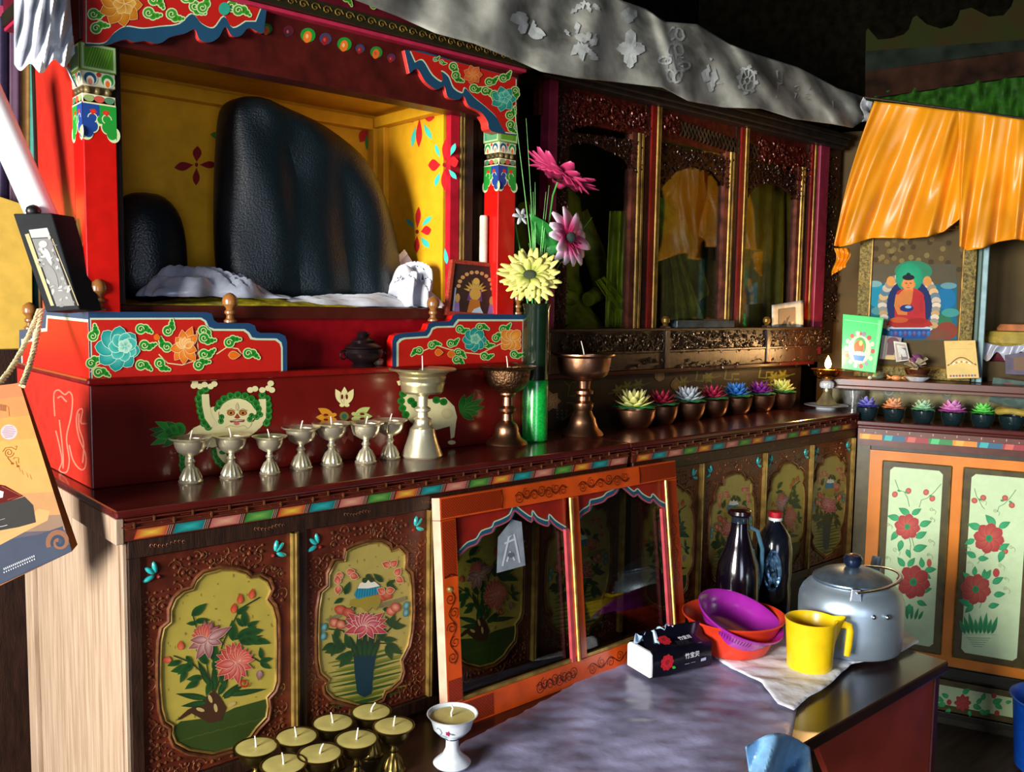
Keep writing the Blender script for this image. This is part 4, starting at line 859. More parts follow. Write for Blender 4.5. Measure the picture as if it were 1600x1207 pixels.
t = thing('butter_lamp', 'copper butter lamp with slender banded stem, left of the two copper ones', 'butter lamp', (1.474, 1.695, 1.0502))
S1 = [(0, 0), (.050, 0), (.053, .005), (.050, .011), (.037, .020), (.030, .036), (.030, .044), (.024, .055), (.014, .064), (.013, .080), (.021, .087), (.022, .094), (.013, .101), (.012, .122), (.020, .129), (.020, .133)]
MB().lathe(S1, seg=48).build('foot', copper, t)
MB().lathe([(.020, .133), (.040, .143), (.052, .158), (.056, .175), (.057, .190), (.072, .196), (.0745, .199), (.072, .201), (.054, .196), (.050, .188), (0, .183)], seg=56).build('bowl', mat('stamped_copper', '#7d5c40', .35, 1., var=.25, scale=120, bump=.5, bscale=160), t)
waxwick(t, .052, .1925, .034, 8, .6)
t = thing('butter_lamp', 'copper butter lamp with thick beaded stem, right of the two copper ones', 'butter lamp', (1.752, 1.700, 1.0502))
MB().lathe([(0, 0), (.054, 0), (.057, .005), (.053, .012), (.043, .022), (.036, .040), (.035, .048), (.028, .058), (.023, .070), (.028, .082), (.028, .090), (.018, .097), (.018, .108), (.026, .116), (.026, .124), (.017, .131), (.019, .150), (.026, .153)], seg=48).build('foot', copper, t)
MB().lathe([(.026, .153), (.050, .158), (.063, .168), (.069, .182), (.072, .200), (.073, .214), (.084, .221), (.084, .2245), (.081, .225), (.069, .219), (.066, .205), (0, .200)], seg=56).build('bowl', copper, t)
waxwick(t, .067, .2125, .048, 15, -.7)
# ---------------------------------------------------------------- vase and silk flowers
t = thing('flower_vase', 'dark green cylindrical vase with bright green lower band behind the copper lamps', 'vase', (1.585, 1.712, 1.0502))
MB().lathe([(0, 0), (.030, 0), (.034, .004), (.034, .155), (.033, .16)], seg=36).build('lower_band', mat('bright_green_glass', '#0ea83c', .25, coat=.6, emit=None, var=.2, scale=200), t)
MB().lathe([(.033, .1605), (.0335, .162), (.034, .34), (.038, .356), (.036, .357), (.031, .34), (.031, .30), (0, .30)], seg=36).build('neck', mat('dark_green_glass', '#0d2012', .15, coat=.8), t)
def bloom(name, label, c, nrm, R, nl, L, colfn, centre_col, stem_to, up=.25, group='silk flowers in the green vase', cr=.25, wid=.2):
    """layered petals around a button, facing nrm"""
    t = thing(name, label, 'flower', c, 0, group); c = V3(c); nrm = V3(nrm).normalized()
    a = nrm.cross(V3((0, 0, 1))).normalized(); b = nrm.cross(a)
    m = MB(); rnd = random.Random(int(R*1e4))
    for ly in range(L):
        n = nl; rr = R*(1-.17*ly)
        for k in range(n):
            th = 2*pi*(k+.5*(ly % 2))/n+rnd.uniform(-.06, .06); d = a*cos(th)+b*sin(th); sd = nrm.cross(d)
            ln = rr*rnd.uniform(.9, 1.05); w_ = R*wid; dr = rnd.uniform(-.10, .16)-.10*(L-1-ly)
            vs = []; cs = []
            for i in range(7):
                q = i/6; ww = w_*max(.05, sin(pi*min(1, (q*.9+.06)**.85))**.6)*.5; 
                h = R*(up*ly*.35+ .10*sin(q*2.6)-dr*q*q*1.2)
                for s_ in (-1, 0, 1):
                    vs.append(c+d*(cr*R*.5+(ln-cr*R*.5)*q)+sd*ww*s_+nrm*(h-(.12*ww if s_ == 0 else 0)-.0)); cs.append(lin(colfn(q)))
            m.add(vs, [(i*3+j, i*3+j+1, i*3+j+4, i*3+j+3) for i in range(6) for j in (0, 1)], 0, True, cs)
    m.build('petals', MATS['painted_motif'], t, solid=.0008, w=True)
    q = Matrix((a, b, nrm)).transposed()
    MB().ell(c+nrm*R*(.06+up*L*.16), (R*cr, R*cr*.8, R*.12), 0, 2, q).build('centre', mat(centre_col, centre_col if centre_col[0] == '#' else '#4a5a48', .7, bump=.6, bscale=500), t, w=True)
    p = [c-nrm*.004, c-nrm*.03+V3((0, 0, -.01))]; s = V3(stem_to); mid = (p[1]+s)/2+V3((0, 0, .02))
    MB().tube([p[0], p[1], (p[1]*2+mid)/3-V3((0, 0, .004)), mid, (mid+s)/2-V3((0, 0, .01)), s], .0022, 7).build('stem', mat('silk_stem_green', '#3f9a3a', .5), t, w=True)
    return t
def mixc(a, b, q):
    A = [int(a[i:i+2], 16) for i in (1, 3, 5)]; B = [int(b[i:i+2], 16) for i in (1, 3, 5)]
    return tuple((x*(1-q)+y*q)/255 for x, y in zip(A, B))
VT = V3((1.585, 1.712, 1.37))
toC = (CAM-V3((1.6, 1.68, 1.5))).normalized()
bloom('chrysanthemum', 'pale yellow silk chrysanthemum drooping over the vase mouth', onY(828, 436, 1.655), toC*.9+V3((0, 0, .62)), .079, 24, 3, lambda q: mixc('#8a9a30', '#dcd878', min(1, q*1.6)), '#3f4a2e', VT+V3((-.01, 0, 0)), up=.3, wid=.24, cr=.24)
bloom('gerbera', 'magenta silk gerbera at the top of the bouquet, facing upward', onY(872, 283, 1.68), V3((.35, -.25, .9)), .100, 20, 3, lambda q: mixc('#7a1838', '#c0386a', q), '#6a2038', VT+V3((.01, .01, 0)), up=.12, wid=.42)
bloom('gerbera', 'pink and white silk gerbera facing right at the side of the bouquet', onY(889, 372, 1.672), V3((.15, -.98, .12)), .082, 15, 1, lambda q: mixc('#c01458', '#ecd8e4', min(1, max(0, q*1.5-.25))), '#2c3a38', VT+V3((.012, -.01, 0)), up=.2, wid=.4, cr=.22)
bloom('white_flower', 'tiny white silk blossom beside the red shrine column', onY(814, 338, 1.74), V3((-.2, -.9, .3)), .026, 6, 1, lambda q: mixc('#a8b0b0', '#d8dce0', q), '#8a9088', VT+V3((-.012, .012, 0)), up=.2, wid=.4)
lf = MB(); rnd = random.Random(9)
def leaf(m, base, d, l, w_, nrm, droop=.3, mi=0):
    base = V3(base); d = V3(d).normalized(); nrm = V3(nrm); s_ = d.cross(nrm).normalized(); up = s_.cross(d)
    vs = []
    for i in range(9):
        q = i/8; ww = w_/2*max(.03, sin(pi*q**.8))
        for k in (-1, 0, 1): vs.append(base+d*l*q+s_*ww*k-V3((0, 0, droop*l*q*q))+up*(ww*.25*abs(k)))
    m.add(vs, [(i*3+j, i*3+j+1, i*3+j+4, i*3+j+3) for i in range(8) for j in (0, 1)], mi, True)
t = thing('leaf_spray', 'spray of green silk leaves and grass blades rising from the vase', 'foliage', VT, 0, None)
for (bx, by, ex, ey, w_) in [(868, 395, 828, 325, .055), (870, 350, 882, 400, .06), (845, 372, 880, 345, .03), (858, 400, 874, 352, .05)]:
    a = onY(bx, by, 1.70); b = onY(ex, ey, 1.69); m = MB(); leaf(m, a, b-a, (b-a).length, w_, (CAM-a).normalized(), .1); m.build('leaf', mat('silk_leaf_green', '#2f8f3a', .4, var=.2), t, solid=.0006, w=True)
for (bx, by, ex, ey) in [(838, 470, 803, 165), (838, 470, 822, 185), (836, 475, 836, 285), (838, 470, 853, 300), (836, 470, 828, 320), (840, 470, 848, 345), (842, 470, 882, 355), (836, 470, 833, 300), (840, 465, 858, 290), (842, 470, 925, 340), (840, 470, 826, 380), (846, 470, 898, 338)]:
    a = onY(bx, by, 1.70); b = onY(ex, ey, 1.705+rnd.uniform(-.03, .03)); m = MB()
    pts = [a*(1-q)+b*q+V3((rnd.uniform(-1, 1)*.0, 0, .012*sin(pi*q))) for q in [i/6 for i in range(7)]]
    m.tube(pts, [.0022*(1-.8*i/6) for i in range(7)], 6, 0, .4); m.build('grass_blade', mat('silk_grass_green', '#58b24a', .4, var=.3), t, w=True)
# ---------------------------------------------------------------- lotus candle bowls along the far counter
def lotus(name, label, cat, loc, R, c0, c1, group, n=9, L=3, leafcol='#2f8a4a', rz=0., pw=.5):
    t = thing(name, label, cat, loc, rz, group)
    def layer(R_, H, nn, ph, ca, cb, w_, lift):
        m = MB()
        for k in range(nn):
            th = 2*pi*k/nn+ph; d = V3((cos(th), sin(th), 0)); s_ = V3((-sin(th), cos(th), 0)); vs = []; cs = []
            for i in range(7):
                q = i/6; ww = w_*R_*max(.06, sin(pi*min(1, (q*.88+.1)**1.1))**.7)*.5
                for j in (-1, 0, 1): vs.append(d*R_*(.12+.88*q**.9)+s_*ww*j+V3((0, 0, lift+H*q**1.6+.2*ww*abs(j)))); cs.append(lin(mixc(ca, cb, q)))
            m.add(vs, [(i*3+j, i*3+j+1, i*3+j+4, i*3+j+3) for i in range(6) for j in (0, 1)], 0, True, cs)
        return m
    layer(R*1.12, R*.05, 8, .2, leafcol, leafcol, .8, .002).build('leaves', PAINT, t, solid=.0008)
    m = MB()
    for ly in range(L):
        q = layer(R*(1-.2*ly), R*(.32+.22*ly), n, ly*.35, c0, c1, pw, .003+ly*.003); m.v_off = None
        m.add(q.v, q.f, 0, True, q.c)
    m.build('petals', PAINT, t, solid=.0008)
    MB().ell((0, 0, R*.28), (R*.2, R*.2, R*.28), 0, 2).build('bud', mat('bud_'+c1[1:], c1, .5), t)
    return t
def obowl(name, label, cat, loc, R, H, mt, group):
    o = MB().lathe([(0, 0), (R*.62, 0), (R*.68, .002), (R*.86, H*.3), (R*.97, H*.65), (R, H*.97), (R*1.03, H), (R*.97, H), (R*.93, H*.7), (R*.8, H*.55), (0, H*.5)], seg=40).build(name, mt)
    o.location = loc; return tag(o, label, cat, group)
LN = [('yellow-green', '#b8c838', '#e6dc98'), ('crimson', '#6a0c24', '#a81c3c'), ('silver-white', '#8a9aa8', '#c8d0d8'), ('rose red', '#7a0c2c', '#b8244c'), ('bright blue', '#0c3c8a', '#3f86d8'), ('purple', '#4a0c5a', '#8a2a9a'), ('lime and cream', '#8ab83c', '#dcd880')]
LX = [(2.000, 1.765, .064), (2.140, 1.778, .052), (2.285, 1.788, .055), (2.425, 1.797, .052), (2.560, 1.80, .054), (2.70, 1.80, .052), (2.835, 1.80, .052)]
for i, (x, y, R) in enumerate(LX):
    y -= .03
    nm, a, b = LN[i]
    obowl('offering_bowl', 'copper offering bowl holding the %s lotus flower' % nm, 'bowl', (x, y, 1.0502), R, .056, copper, 'copper offering bowls on the counter')
    lotus('lotus_flower', '%s artificial lotus resting in a copper bowl' % nm, 'flower', (x, y, 1.0502+.0565), R*.94, a, b, 'lotus flowers in the copper bowls', rz=i*.5)
# ---------------------------------------------------------------- carved glass display case
YD = 1.85
def DX(px, py=400): return onY(px, py, YD).x
case = thing('display_case', 'dark carved glass-fronted display case standing behind the copper lotus bowls', 'display case', (2.45, 2.0, 1.05))
cx0, cx1 = 1.715, 3.02
darkred = mat('dark_red_edge', '#3e0f0c', .3, coat=.4)
carv = mat('dark_carved_wood', '#3a2014', .3, .35, var=.3, scale=80)
carvr = mat('reddish_carved_wood', '#5c1f16', .3, .3, var=.3, scale=80)
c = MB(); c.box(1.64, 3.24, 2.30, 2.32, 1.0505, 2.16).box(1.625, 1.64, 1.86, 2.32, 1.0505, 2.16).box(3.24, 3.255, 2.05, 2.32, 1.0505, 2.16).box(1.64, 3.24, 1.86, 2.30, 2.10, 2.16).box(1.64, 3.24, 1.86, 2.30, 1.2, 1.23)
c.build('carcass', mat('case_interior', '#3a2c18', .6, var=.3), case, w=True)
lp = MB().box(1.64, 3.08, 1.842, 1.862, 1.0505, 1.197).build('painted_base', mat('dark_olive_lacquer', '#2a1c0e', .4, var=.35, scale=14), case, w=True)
p = Paint(lambda X, Y: onY(800+X/K, 320+Y/K, 1.842), NF)
yg = '#6a6a22'
for x0 in (300, 1010, 1170, 1360):
    dx = x0-300; dy = -dx*.052
    for q in ([(290, 980), (320, 1010), (330, 985), (400, 985)], [(320, 1000), (310, 1060), (350, 1062), (352, 1030), (390, 1030)], [(300, 1100), (345, 1100), (345, 1150), (300, 1180), (275, 1195)], [(345, 1100), (400, 1098)], [(360, 1060), (390, 1060)]):
        p.stroke([(a+dx, b+dy-(45 if dx else 0)) for a, b in q], 9, yg)
for x, y in [(640, 1010), (700, 1000), (1090, 960), (950, 985), (1500, 950), (1450, 960), (590, 1030)]:
    for k in range(6): p.petal(x, y, k*1.05, 40, 16, '#5a5a18', '#77702a')
    p.stroke([(x-60, y+20), (x, y+8), (x+70, y-12)], 6, '#4a5018')
for k in range(7): p.petal(215, 1090, k*.9, 55, 36, '#8a5a28', '#b88a58', edge=('#c8a878', 2))
for x, y in [(815, 980), (905, 1030)]: p.petal(x, y, -1.5, 70, 50, '#6a4a20', '#9a7a48', edge=('#a89060', 2))
for k in range(10): p.ellipse(250+(k % 3)*25, 1180-(k//3)*18, 5, 5, '#4a6a7a')
p.done('key_fret_painting', lp)
le = MB().box(1.64, 3.10, 1.80, 1.88, 1.1975, 1.211).build('ledge', darkred, case, w=True, bevel=.003)
rl = MB(); rl.box(1.700, 3.13, 1.805, 1.82, 1.2115, 1.262).box(1.700, 3.16, 1.803, 1.822, 1.262, 1.270).box(1.700, 3.16, 1.798, 1.828, 1.330, 1.338)
rl.box(1.702, 3.16, 1.812, 1.818, 1.270, 1.330)
for x in (1.70, 2.22, 2.78): rl.box(x, x+.02, 1.80, 1.826, 1.2115, 1.345)
rl = rl.build('railing', brownd, case, w=True, bevel=.0015)
def carve(name, polys, par, n, size, y, m, seed=1, fn=None):
    rnd = random.Random(seed); mb = MB()
    for P in polys:
        xs = [q[0] for q in P]; ys = [q[1] for q in P]
        A = abs(sum(P[i][0]*P[i-1][1]-P[i-1][0]*P[i][1] for i in range(len(P))))/2
        k = 0; tries = 0
        while k < A*n and tries < 40000:
            tries += 1; a, b = rnd.uniform(min(xs), max(xs)), rnd.uniform(min(ys), max(ys))
            if not inpoly(a, b, P): continue
            q = fn(a, b) if fn else onY(a, b, y); s_ = size*rnd.uniform(.6, 1.25)
            R = Matrix.Rotation(rnd.uniform(0, 6.3), 3, 'Y') @ Matrix.Rotation(rnd.uniform(-.5, .5), 3, 'Z')
            mb.ell((q.x, q.y-rnd.uniform(0, .008), q.z), (s_, s_*.5, s_*.45), 0, 1, R); k += 1
            if k % 4 == 0: mb.tube([(q.x+s_*1.2*cos(t*.8+k), q.y-.002, q.z+s_*1.2*sin(t*.8+k)) for t in range(6)], s_*.18, 5)
    return mb.build(name, m, par, w=True)
carve('leaf_carving', [[(874, 523), (1042, 521), (1042, 552), (874, 554)], [(1050, 520), (1192, 518), (1192, 549), (1050, 551)], [(1200, 518), (1296, 517), (1296, 546), (1200, 548)]], rl, .07, .0060, 1.811, mat('bronzed_leaf_carving', '#5e4a34', .3, .6, var=.3), 2)
carve('leaf_carving', [[(1060, 562), (1290, 555), (1290, 570), (1060, 577)], [(880, 566), (1035, 562), (1035, 575), (880, 580)]], rl, .02, .0060, 1.805, mat('bronzed_leaf_carving', '#5e4a34', .3, .6), 4)
for i, x in enumerate((1.71, 2.23, 2.79)):
    MB().lathe([(.0, 0), (.009, 0), (.007, .004), (.013, .012), (.013, .022), (.007, .030), (0, .031)], (x, 1.813, 1.345), 16).build('finial', goldm, rl, w=True)
# posts, mullions and glazing
def vpost(mb, a, b, y0, y1, z0, z1, m=0, py=400): mb.box(DX(a, py), DX(b, py), y0, y1, z0, z1, m)
fr = MB(); z0, z1 = 1.232, 2.03
rosep = mat('rose_post_paint', '#8a2440', .4)
a = MB(); vpost(a, 849, 863, 1.835, 1.87, z0, z1, 0, 350); a.build('rose_post', rosep, case, w=True, bevel=.002)
a = MB(); vpost(a, 1270, 1284, 1.835, 1.87, z0, z1, 0, 400); a.build('rose_post', rosep, case, w=True, bevel=.002)
for (u, v) in ((864, 886), (1285, 1307)):
    a = MB(); vpost(a, u, v, 1.85, 1.875, z0, z1); o = a.build('carved_post', carv, case, w=True)
    carve('leaf_carving', [[(u+1, 160 if u < 900 else 270), (v-1, 165 if u < 900 else 275), (v-1, 512), (u+1, 512)]], o, .055, .0065, 1.849, carv, u)
stripm = mat('aged_rose_gilt', '#7a4234', .35, .3, var=.3)
for (u, v, w_) in ((986, 1004, 1), (1131, 1145, 1), (1244, 1255, 1)):
    a = MB(); X0, X1 = DX(u), DX(v); d = (X1-X0)
    a.box(X0, X0+d*.4, 1.855, 1.875, z0, 1.93, 0); a.tube([(X0+d*.55, 1.855, z0), (X0+d*.55, 1.855, 1.93)], d*.12, 8, 1); a.tube([(X0+d*.85, 1.855, z0), (X0+d*.85, 1.855, 1.93)], d*.12, 8, 1)
    a.build('door_stile', [stripm, goldm], case, w=True)
for (u, v) in ((1012, 1026), (1151, 1162), (1261, 1268)):
    a = MB(); X0, X1 = DX(u), DX(v); d = X1-X0
    a.box(X0, X0+d*.5, 1.845, 1.875, z0, z1, 0); a.tube([(X0+d*.65, 1.846, z0), (X0+d*.65, 1.846, z1)], d*.13, 8, 1); a.tube([(X0+d*.92, 1.846, z0), (X0+d*.92, 1.846, z1)], d*.1, 8, 1); a.box(X0-d*.5, X0, 1.852, 1.875, z0, z1, 2)
    a.build('mullion', [mat('red_mullion_paint', '#7a1410', .35), goldm, carv], case, w=True)
for i, (u, v) in enumerate(((887, 985), (1028, 1130), (1165, 1243))):
    MB().box(DX(u)+.001, DX(v)-.001, 1.868, 1.871, z0, 2.0).build('glass_pane', glass, case, w=True)
tf = MB(); X0, X1 = 1.715, 3.27
tf.box(X0, X1, 1.858, 1.88, 1.925, 2.05)
tf = tf.build('top_frieze', carvr, case, w=True)
carve('leaf_carving', [[(866, 138), (1010, 172), (1062, 186), (1062, 206), (1020, 210), (1003, 214), (985, 196), (968, 206), (945, 192), (925, 197), (900, 196), (886, 206), (886, 236), (868, 236)], [(1180, 216), (1310, 246), (1310, 292), (1280, 302), (1255, 288), (1225, 264), (1180, 250)]], tf, .05, .0075, 1.855, carvr, 8)
a = MB()
for k in range(20):
    q = onY(1064+k*6, 190+k*1.9, 1.853); r = onY(1072+k*6, 212+k*1.9, 1.853); a.tube([q, r], .003, 6); a.tube([onY(1072+k*6, 192+k*1.9, 1.853), onY(1063+k*6, 212+k*1.9, 1.853)], .003, 6)
a.build('lattice_carving', mat('bronzed_leaf_carving', '#5e4a34', .3, .6), tf, w=True)
sp = [[(888, 206), (1003, 222), (1003, 285), (990, 276), (976, 250), (955, 238), (928, 226), (905, 222), (888, 228)], [(1028, 222), (1145, 248), (1145, 308), (1130, 292), (1112, 268), (1085, 260), (1056, 268), (1040, 285), (1028, 300)], [(1164, 250), (1255, 272), (1255, 330), (1242, 312), (1220, 292), (1195, 287), (1178, 294), (1164, 312)]]
b = MB()
for P in sp: b.prism([(onY(x, y, 1.865).x, onY(x, y, 1.865).z) for x, y in P], lambda u, v, d: V3((u, d, v)), 1.861, 1.867)
b = b.build('arch_spandrel', carv, case, w=True); carve('leaf_carving', sp, b, .07, .0055, 1.860, carv, 12)
tm = MB(); tm.box(1.68, 3.28, 1.80, 1.86, 2.03, 2.052).box(1.69, 3.28, 1.815, 1.86, 2.018, 2.03).box(1.66, 3.28, 1.79, 1.88, 2.052, 2.07)
tm.build('cornice', mat('dusty_dark_cornice', '#231f1c', .45, var=.3), case, w=True, bevel=.003)
# statues and drapes half seen behind the panes
gcl = mat('olive_green_brocade', '#b5b02c', .55, var=.3, scale=18, bump=.3, bscale=40)
def statue(x, y, s_, name, label, m1, m2):
    t = thing(name, label, 'statue', (x, y, 1.2305))
    body = [(1.0, .0), (1.06, .05), (1.0, .11), (.72, .16), (.52, .24), (.50, .33), (.56, .42), (.50, .48), (.26, .52), (.17, .545)]
    rings = [[(.20*q*s_*cos(2*pi*k/32)*1.0, .12*q*s_*sin(2*pi*k/32), z*s_*1.05) for k in range(32)] for q, z in body]
    loft(rings).build('robed_body', m1, t)
    h = MB(); h.ell((0, -.01, .60*s_), (.062*s_, .065*s_, .085*s_), 0, 3); h.ell((0, 0, .69*s_), (.03*s_, .03*s_, .03*s_), 1, 2); h.ell((-.062*s_, 0, .59*s_), (.012*s_, .012, .035*s_), 0, 2); h.ell((.062*s_, 0, .59*s_), (.012*s_, .012, .035*s_), 0, 2); h.ell((0, -.075*s_, .592*s_), (.010, .014, .018), 0, 1)
    h.build('head', [m2, black], t)
    for sx in (-1, 1):
        MB().tube([(sx*.10*s_, 0, .46*s_), (sx*.155*s_, -.03, .34*s_), (sx*.14*s_, -.09*s_, .22*s_), (sx*.03*s_, -.13*s_, .19*s_)], [.04*s_, .036*s_, .03*s_, .022*s_], 12).build('arm', m1, t)
    return t
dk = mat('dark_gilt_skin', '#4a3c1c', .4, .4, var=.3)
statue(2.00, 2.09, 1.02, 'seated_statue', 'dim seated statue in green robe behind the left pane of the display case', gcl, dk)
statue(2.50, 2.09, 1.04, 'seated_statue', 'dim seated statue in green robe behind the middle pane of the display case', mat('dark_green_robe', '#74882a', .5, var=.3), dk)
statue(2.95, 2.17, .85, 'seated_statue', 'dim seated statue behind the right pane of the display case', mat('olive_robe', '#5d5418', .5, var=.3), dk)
def drape(name, TL, TR, BR, BL, folds, amp, n, m, label=None, cat=None, par=None, nu=70, nv=40, seed=1, solid=.0012, ph=0., extra=None):
    n = V3(n); rnd = random.Random(seed); f2 = rnd.uniform(1.7, 2.4)
    def f(u, v):
        q = (TL*(1-u)+TR*u)*(1-v)+(BL*(1-u)+BR*u)*v
        d = amp*(.35+.65*v)*(sin(2*pi*folds*u+ph+.6*sin(5*v+seed))+.4*sin(2*pi*folds*f2*u+2*v+seed))
        if extra: q = q+extra(u, v)
        return q+n*d
    o = MB().grid(f, nu, nv).build(name, m, par, w=par is not None, solid=solid)
    if label: tag(o, label, cat)
    return o
drape('brocade_hanging', V3((2.50, 2.22, 2.0)), V3((2.78, 2.22, 2.0)), V3((2.76, 2.20, 1.55)), V3((2.52, 2.20, 1.60)), 4, .012, (0, -1, 0), mat('dim_orange_silk', '#d07820', .5), 'dim orange silk hanging at the upper right behind the middle pane', 'hanging')
drape('brocade_hanging', V3((2.84, 1.97, 2.0)), V3((3.16, 1.97, 2.0)), V3((3.16, 1.96, 1.25)), V3((2.86, 1.96, 1.25)), 4, .012, (0, -1, 0), mat('olive_silk', '#b09a30', .5), 'olive silk curtain hanging full length behind the right pane', 'hanging')
def pdrape(TP, BT, y, m, label, seed):
    def f(u, v):
        a, b = li0(TP, u), li0(BT, u); return onY(a[0]*(1-v)+b[0]*v, a[1]*(1-v)+b[1]*v, y-.008*sin(u*13+seed)-.006*sin(u*29+4*v))
    o = MB().grid(f, 40, 30).build('silk_drape', m, solid=.001); tag(o, label, 'drape')
def li0(P, t):
    t = max(0, min(.99999, t))*(len(P)-1); i = int(t); q = t-i; return (P[i][0]*(1-q)+P[i+1][0]*q, P[i][1]*(1-q)+P[i+1][1]*q)
lim = mat('lime_green_silk', '#a8b428', .45, var=.3, scale=12)
pdrape([(952, 330), (988, 330)], [(945, 512), (990, 512)], 1.90, lim, 'lime green silk strip hanging at the right of the left pane in the display case', 1)
pdrape([(930, 440), (945, 432)], [(975, 505), (990, 480)], 1.895, lim, 'curved end of lime silk sweeping down behind the left pane', 3)
pdrape([(1035, 370), (1050, 362)], [(1035, 512), (1105, 512)], 1.90, mat('moss_green_silk', '#6a7a20', .5, var=.3), 'moss green robe cloth spreading down behind the middle pane', 2)
# on the railing
t = thing('glass_tray', 'flat pale blue glass case lying on the carved railing shelf behind the lamps', 'case', (2.43, 1.815, 1.3385))
MB().box(-.155, .155, -.013, .013, 0, .024).build('body', mat('dusty_blue_glass', '#3d4c52', .25, var=.3), t, bevel=.002); MB().box(-.02, .12, -.0135, .0128, .0245, .028).build('lid_edge', black, t)
t = thing('photo_card', 'curled white photo card standing on the railing at the right pane', 'card', (0, 0, 0))
m = MB()
def crd(u, v): return onY(1206+49*u, (477-8*u)*(1-v)+(514.5)*v, 1.814+.010*sin(pi*u))+V3((0, 0, 0))
m.grid(lambda u, v: crd(u, v), 10, 6); m.build('card', mat('white_card', '#cfcfc4', .5), t, solid=.001, w=True)
p = Paint(lambda a, b: crd(a, b)+V3((0, -.002, 0)), NF)
for i in range(6): p.poly([(.2+i*.09, .22), (.2+(i+1)*.09, .21), (.2+(i+1)*.09, 1), (.2+i*.09, 1)], '#857a68')
p.petal(.3, .9, -1.0, .5, .12, '#4a4a58'); p.petal(.45, .9, -.6, .3, .2, '#b5a488'); p.ellipse(.48, .8, .12, .1, '#5a5048')
p.done('snapshot', t, m=PAPER)
t = thing('small_candle', 'short candle in a tiny dish on the red ledge, catching the flame light', 'candle', (2.80, 1.812, 1.2112)); t.location.y = 1.802
MB().lathe([(0, 0), (.02, 0), (.024, .005), (.022, .006), (0, .004)], seg=24).build('dish', copper, t); MB().lathe([(.0055, .0045), (.0055, .05), (.004, .052), (0, .052)], seg=14).build('stick', mat('warm_wax', '#e6b080', .5), t)
# ---------------------------------------------------------------- long sheer khata draped along the top
kc = glassmat('sheer_grey_silk', '#8a8f86', refl=0., rough=.4, milky=.62, mcol='#bcbbae', bump=.12, bscale=9)
BOT = [(480, -30), (560, 2), (620, 25), (680, 52), (740, 68), (800, 92), (845, 112), (900, 122), (960, 128), (1035, 137), (1075, 158), (1130, 168), (1190, 170), (1240, 186), (1300, 194), (1332, 200), (1347, 190)]
TOP = [(520, -260), (600, -230), (680, -190), (740, -150), (800, -110), (860, -70), (900, -40), (945, -15), (975, 2), (1010, 14), (1040, 34), (1090, 38), (1140, 68), (1180, 84), (1250, 106), (1310, 138), (1357, 154)]
def li1(P, t):
    t = max(0, min(.99999, t))*(len(P)-1); i = int(t); q = t-i; return (P[i][0]*(1-q)+P[i+1][0]*q, P[i][1]*(1-q)+P[i+1][1]*q)
def kpos(u, v, d=0.):
    a, b = li1(TOP, u), li1(BOT, u); x, y = a[0]*(1-v)+b[0]*v, a[1]*(1-v)+b[1]*v
    yy = 1.672+.07*(1-v)**1.5*(1 if u < .5 else 1)+.010*sin(u*37+2.2*v)+.006*sin(u*71-3*v)+.006*sin(u*13+6*v)-.012*v
    return onY(x, y, yy-d)
o = MB().grid(lambda u, v: kpos(u, v), 220, 30).build('ceremonial_scarf', kc, solid=.0004)
tag(o, 'long sheer grey ceremonial scarf with white lucky symbols draped across shrine and display case tops', 'scarf')
wt = mat('woven_white_thread', '#c4c8c4', .5, var=.15)
def px2uv(x, y):
    best = None
    for i in range(201):
        u = i/200; a, b = li1(TOP, u), li1(BOT, u); dx, dy = b[0]-a[0], b[1]-a[1]
        v = ((x-a[0])*dx+(y-a[1])*dy)/(dx*dx+dy*dy); e = abs(a[0]+dx*v-x)+abs(a[1]+dy*v-y)
        if best is None or e < best[0]: best = (e, u, v)
    return best[1], best[2]
class KP(Paint):
    pass
p = Paint(lambda X, Y: kpos(*px2uv(800+X/K, Y/K), d=.003), (-.5, -.85, 0))
wh = '#d4d8d4'
p.ellipse(40, 100, 50, 35, wh); p.ellipse(135, 185, 48, 34, wh, .2); p.ellipse(60, 150, 30, 40, wh); p.petal(110, 160, -1.3, 50, 30, wh)
for x, y, a, l in [(420, 10, 1.4, 60), (380, 20, 2.2, 60), (350, 50, 2.4, 40), (450, 20, .8, 60), (400, 0, 1.8, 50)]: p.petal(x, y, a, l, 26, wh)
for x, y, a, l, w_ in [(360, 120, 1.5, 80, 30), (350, 200, .2, 90, 50), (330, 310, -1.1, 90, 36), (390, 340, -1.6, 110, 44), (430, 300, .6, 60, 40), (400, 240, -1.1, 80, 34), (440, 260, -1.2, 80, 34), (450, 320, -2.0, 60, 30), (380, 260, .5, 60, 60), (320, 200, -2.2, 50, 20)]: p.petal(x, y, a, l, w_, wh)
p.petal(650, 40, 1.57, 90, 90, wh); 
for a, l in ((1.57, 110), (-1.57, 110), (0, 85), (3.14, 75)): p.petal(657, 270, a, l, 75, '#b4bcb8', '#c8cec8', rd=.7)
p.ellipse(655, 270, 14, 34, '#8a9290')
p.petal(650, 130, -1.57, 60, 50, wh)
for x, y, a in [(885, 275, .3), (925, 275, -.3), (847, 335, 1.57), (955, 365, 1.57), (880, 420, -.3), (918, 425, .3), (890, 185, .2), (930, 190, -.2)]: p.stroke([(x+20*cos(t)*cos(a)-34*sin(t)*sin(a), y+20*cos(t)*sin(a)+34*sin(t)*cos(a)) for t in [i*.524 for i in range(12)]], 12, wh, True)
for k in range(4): p.stroke([(865+k*22, 300), (865+k*22+(20 if k % 2 else -10), 400)], 11, wh); p.stroke([(850, 315+k*24), (950, 320+k*24)], 9, wh)
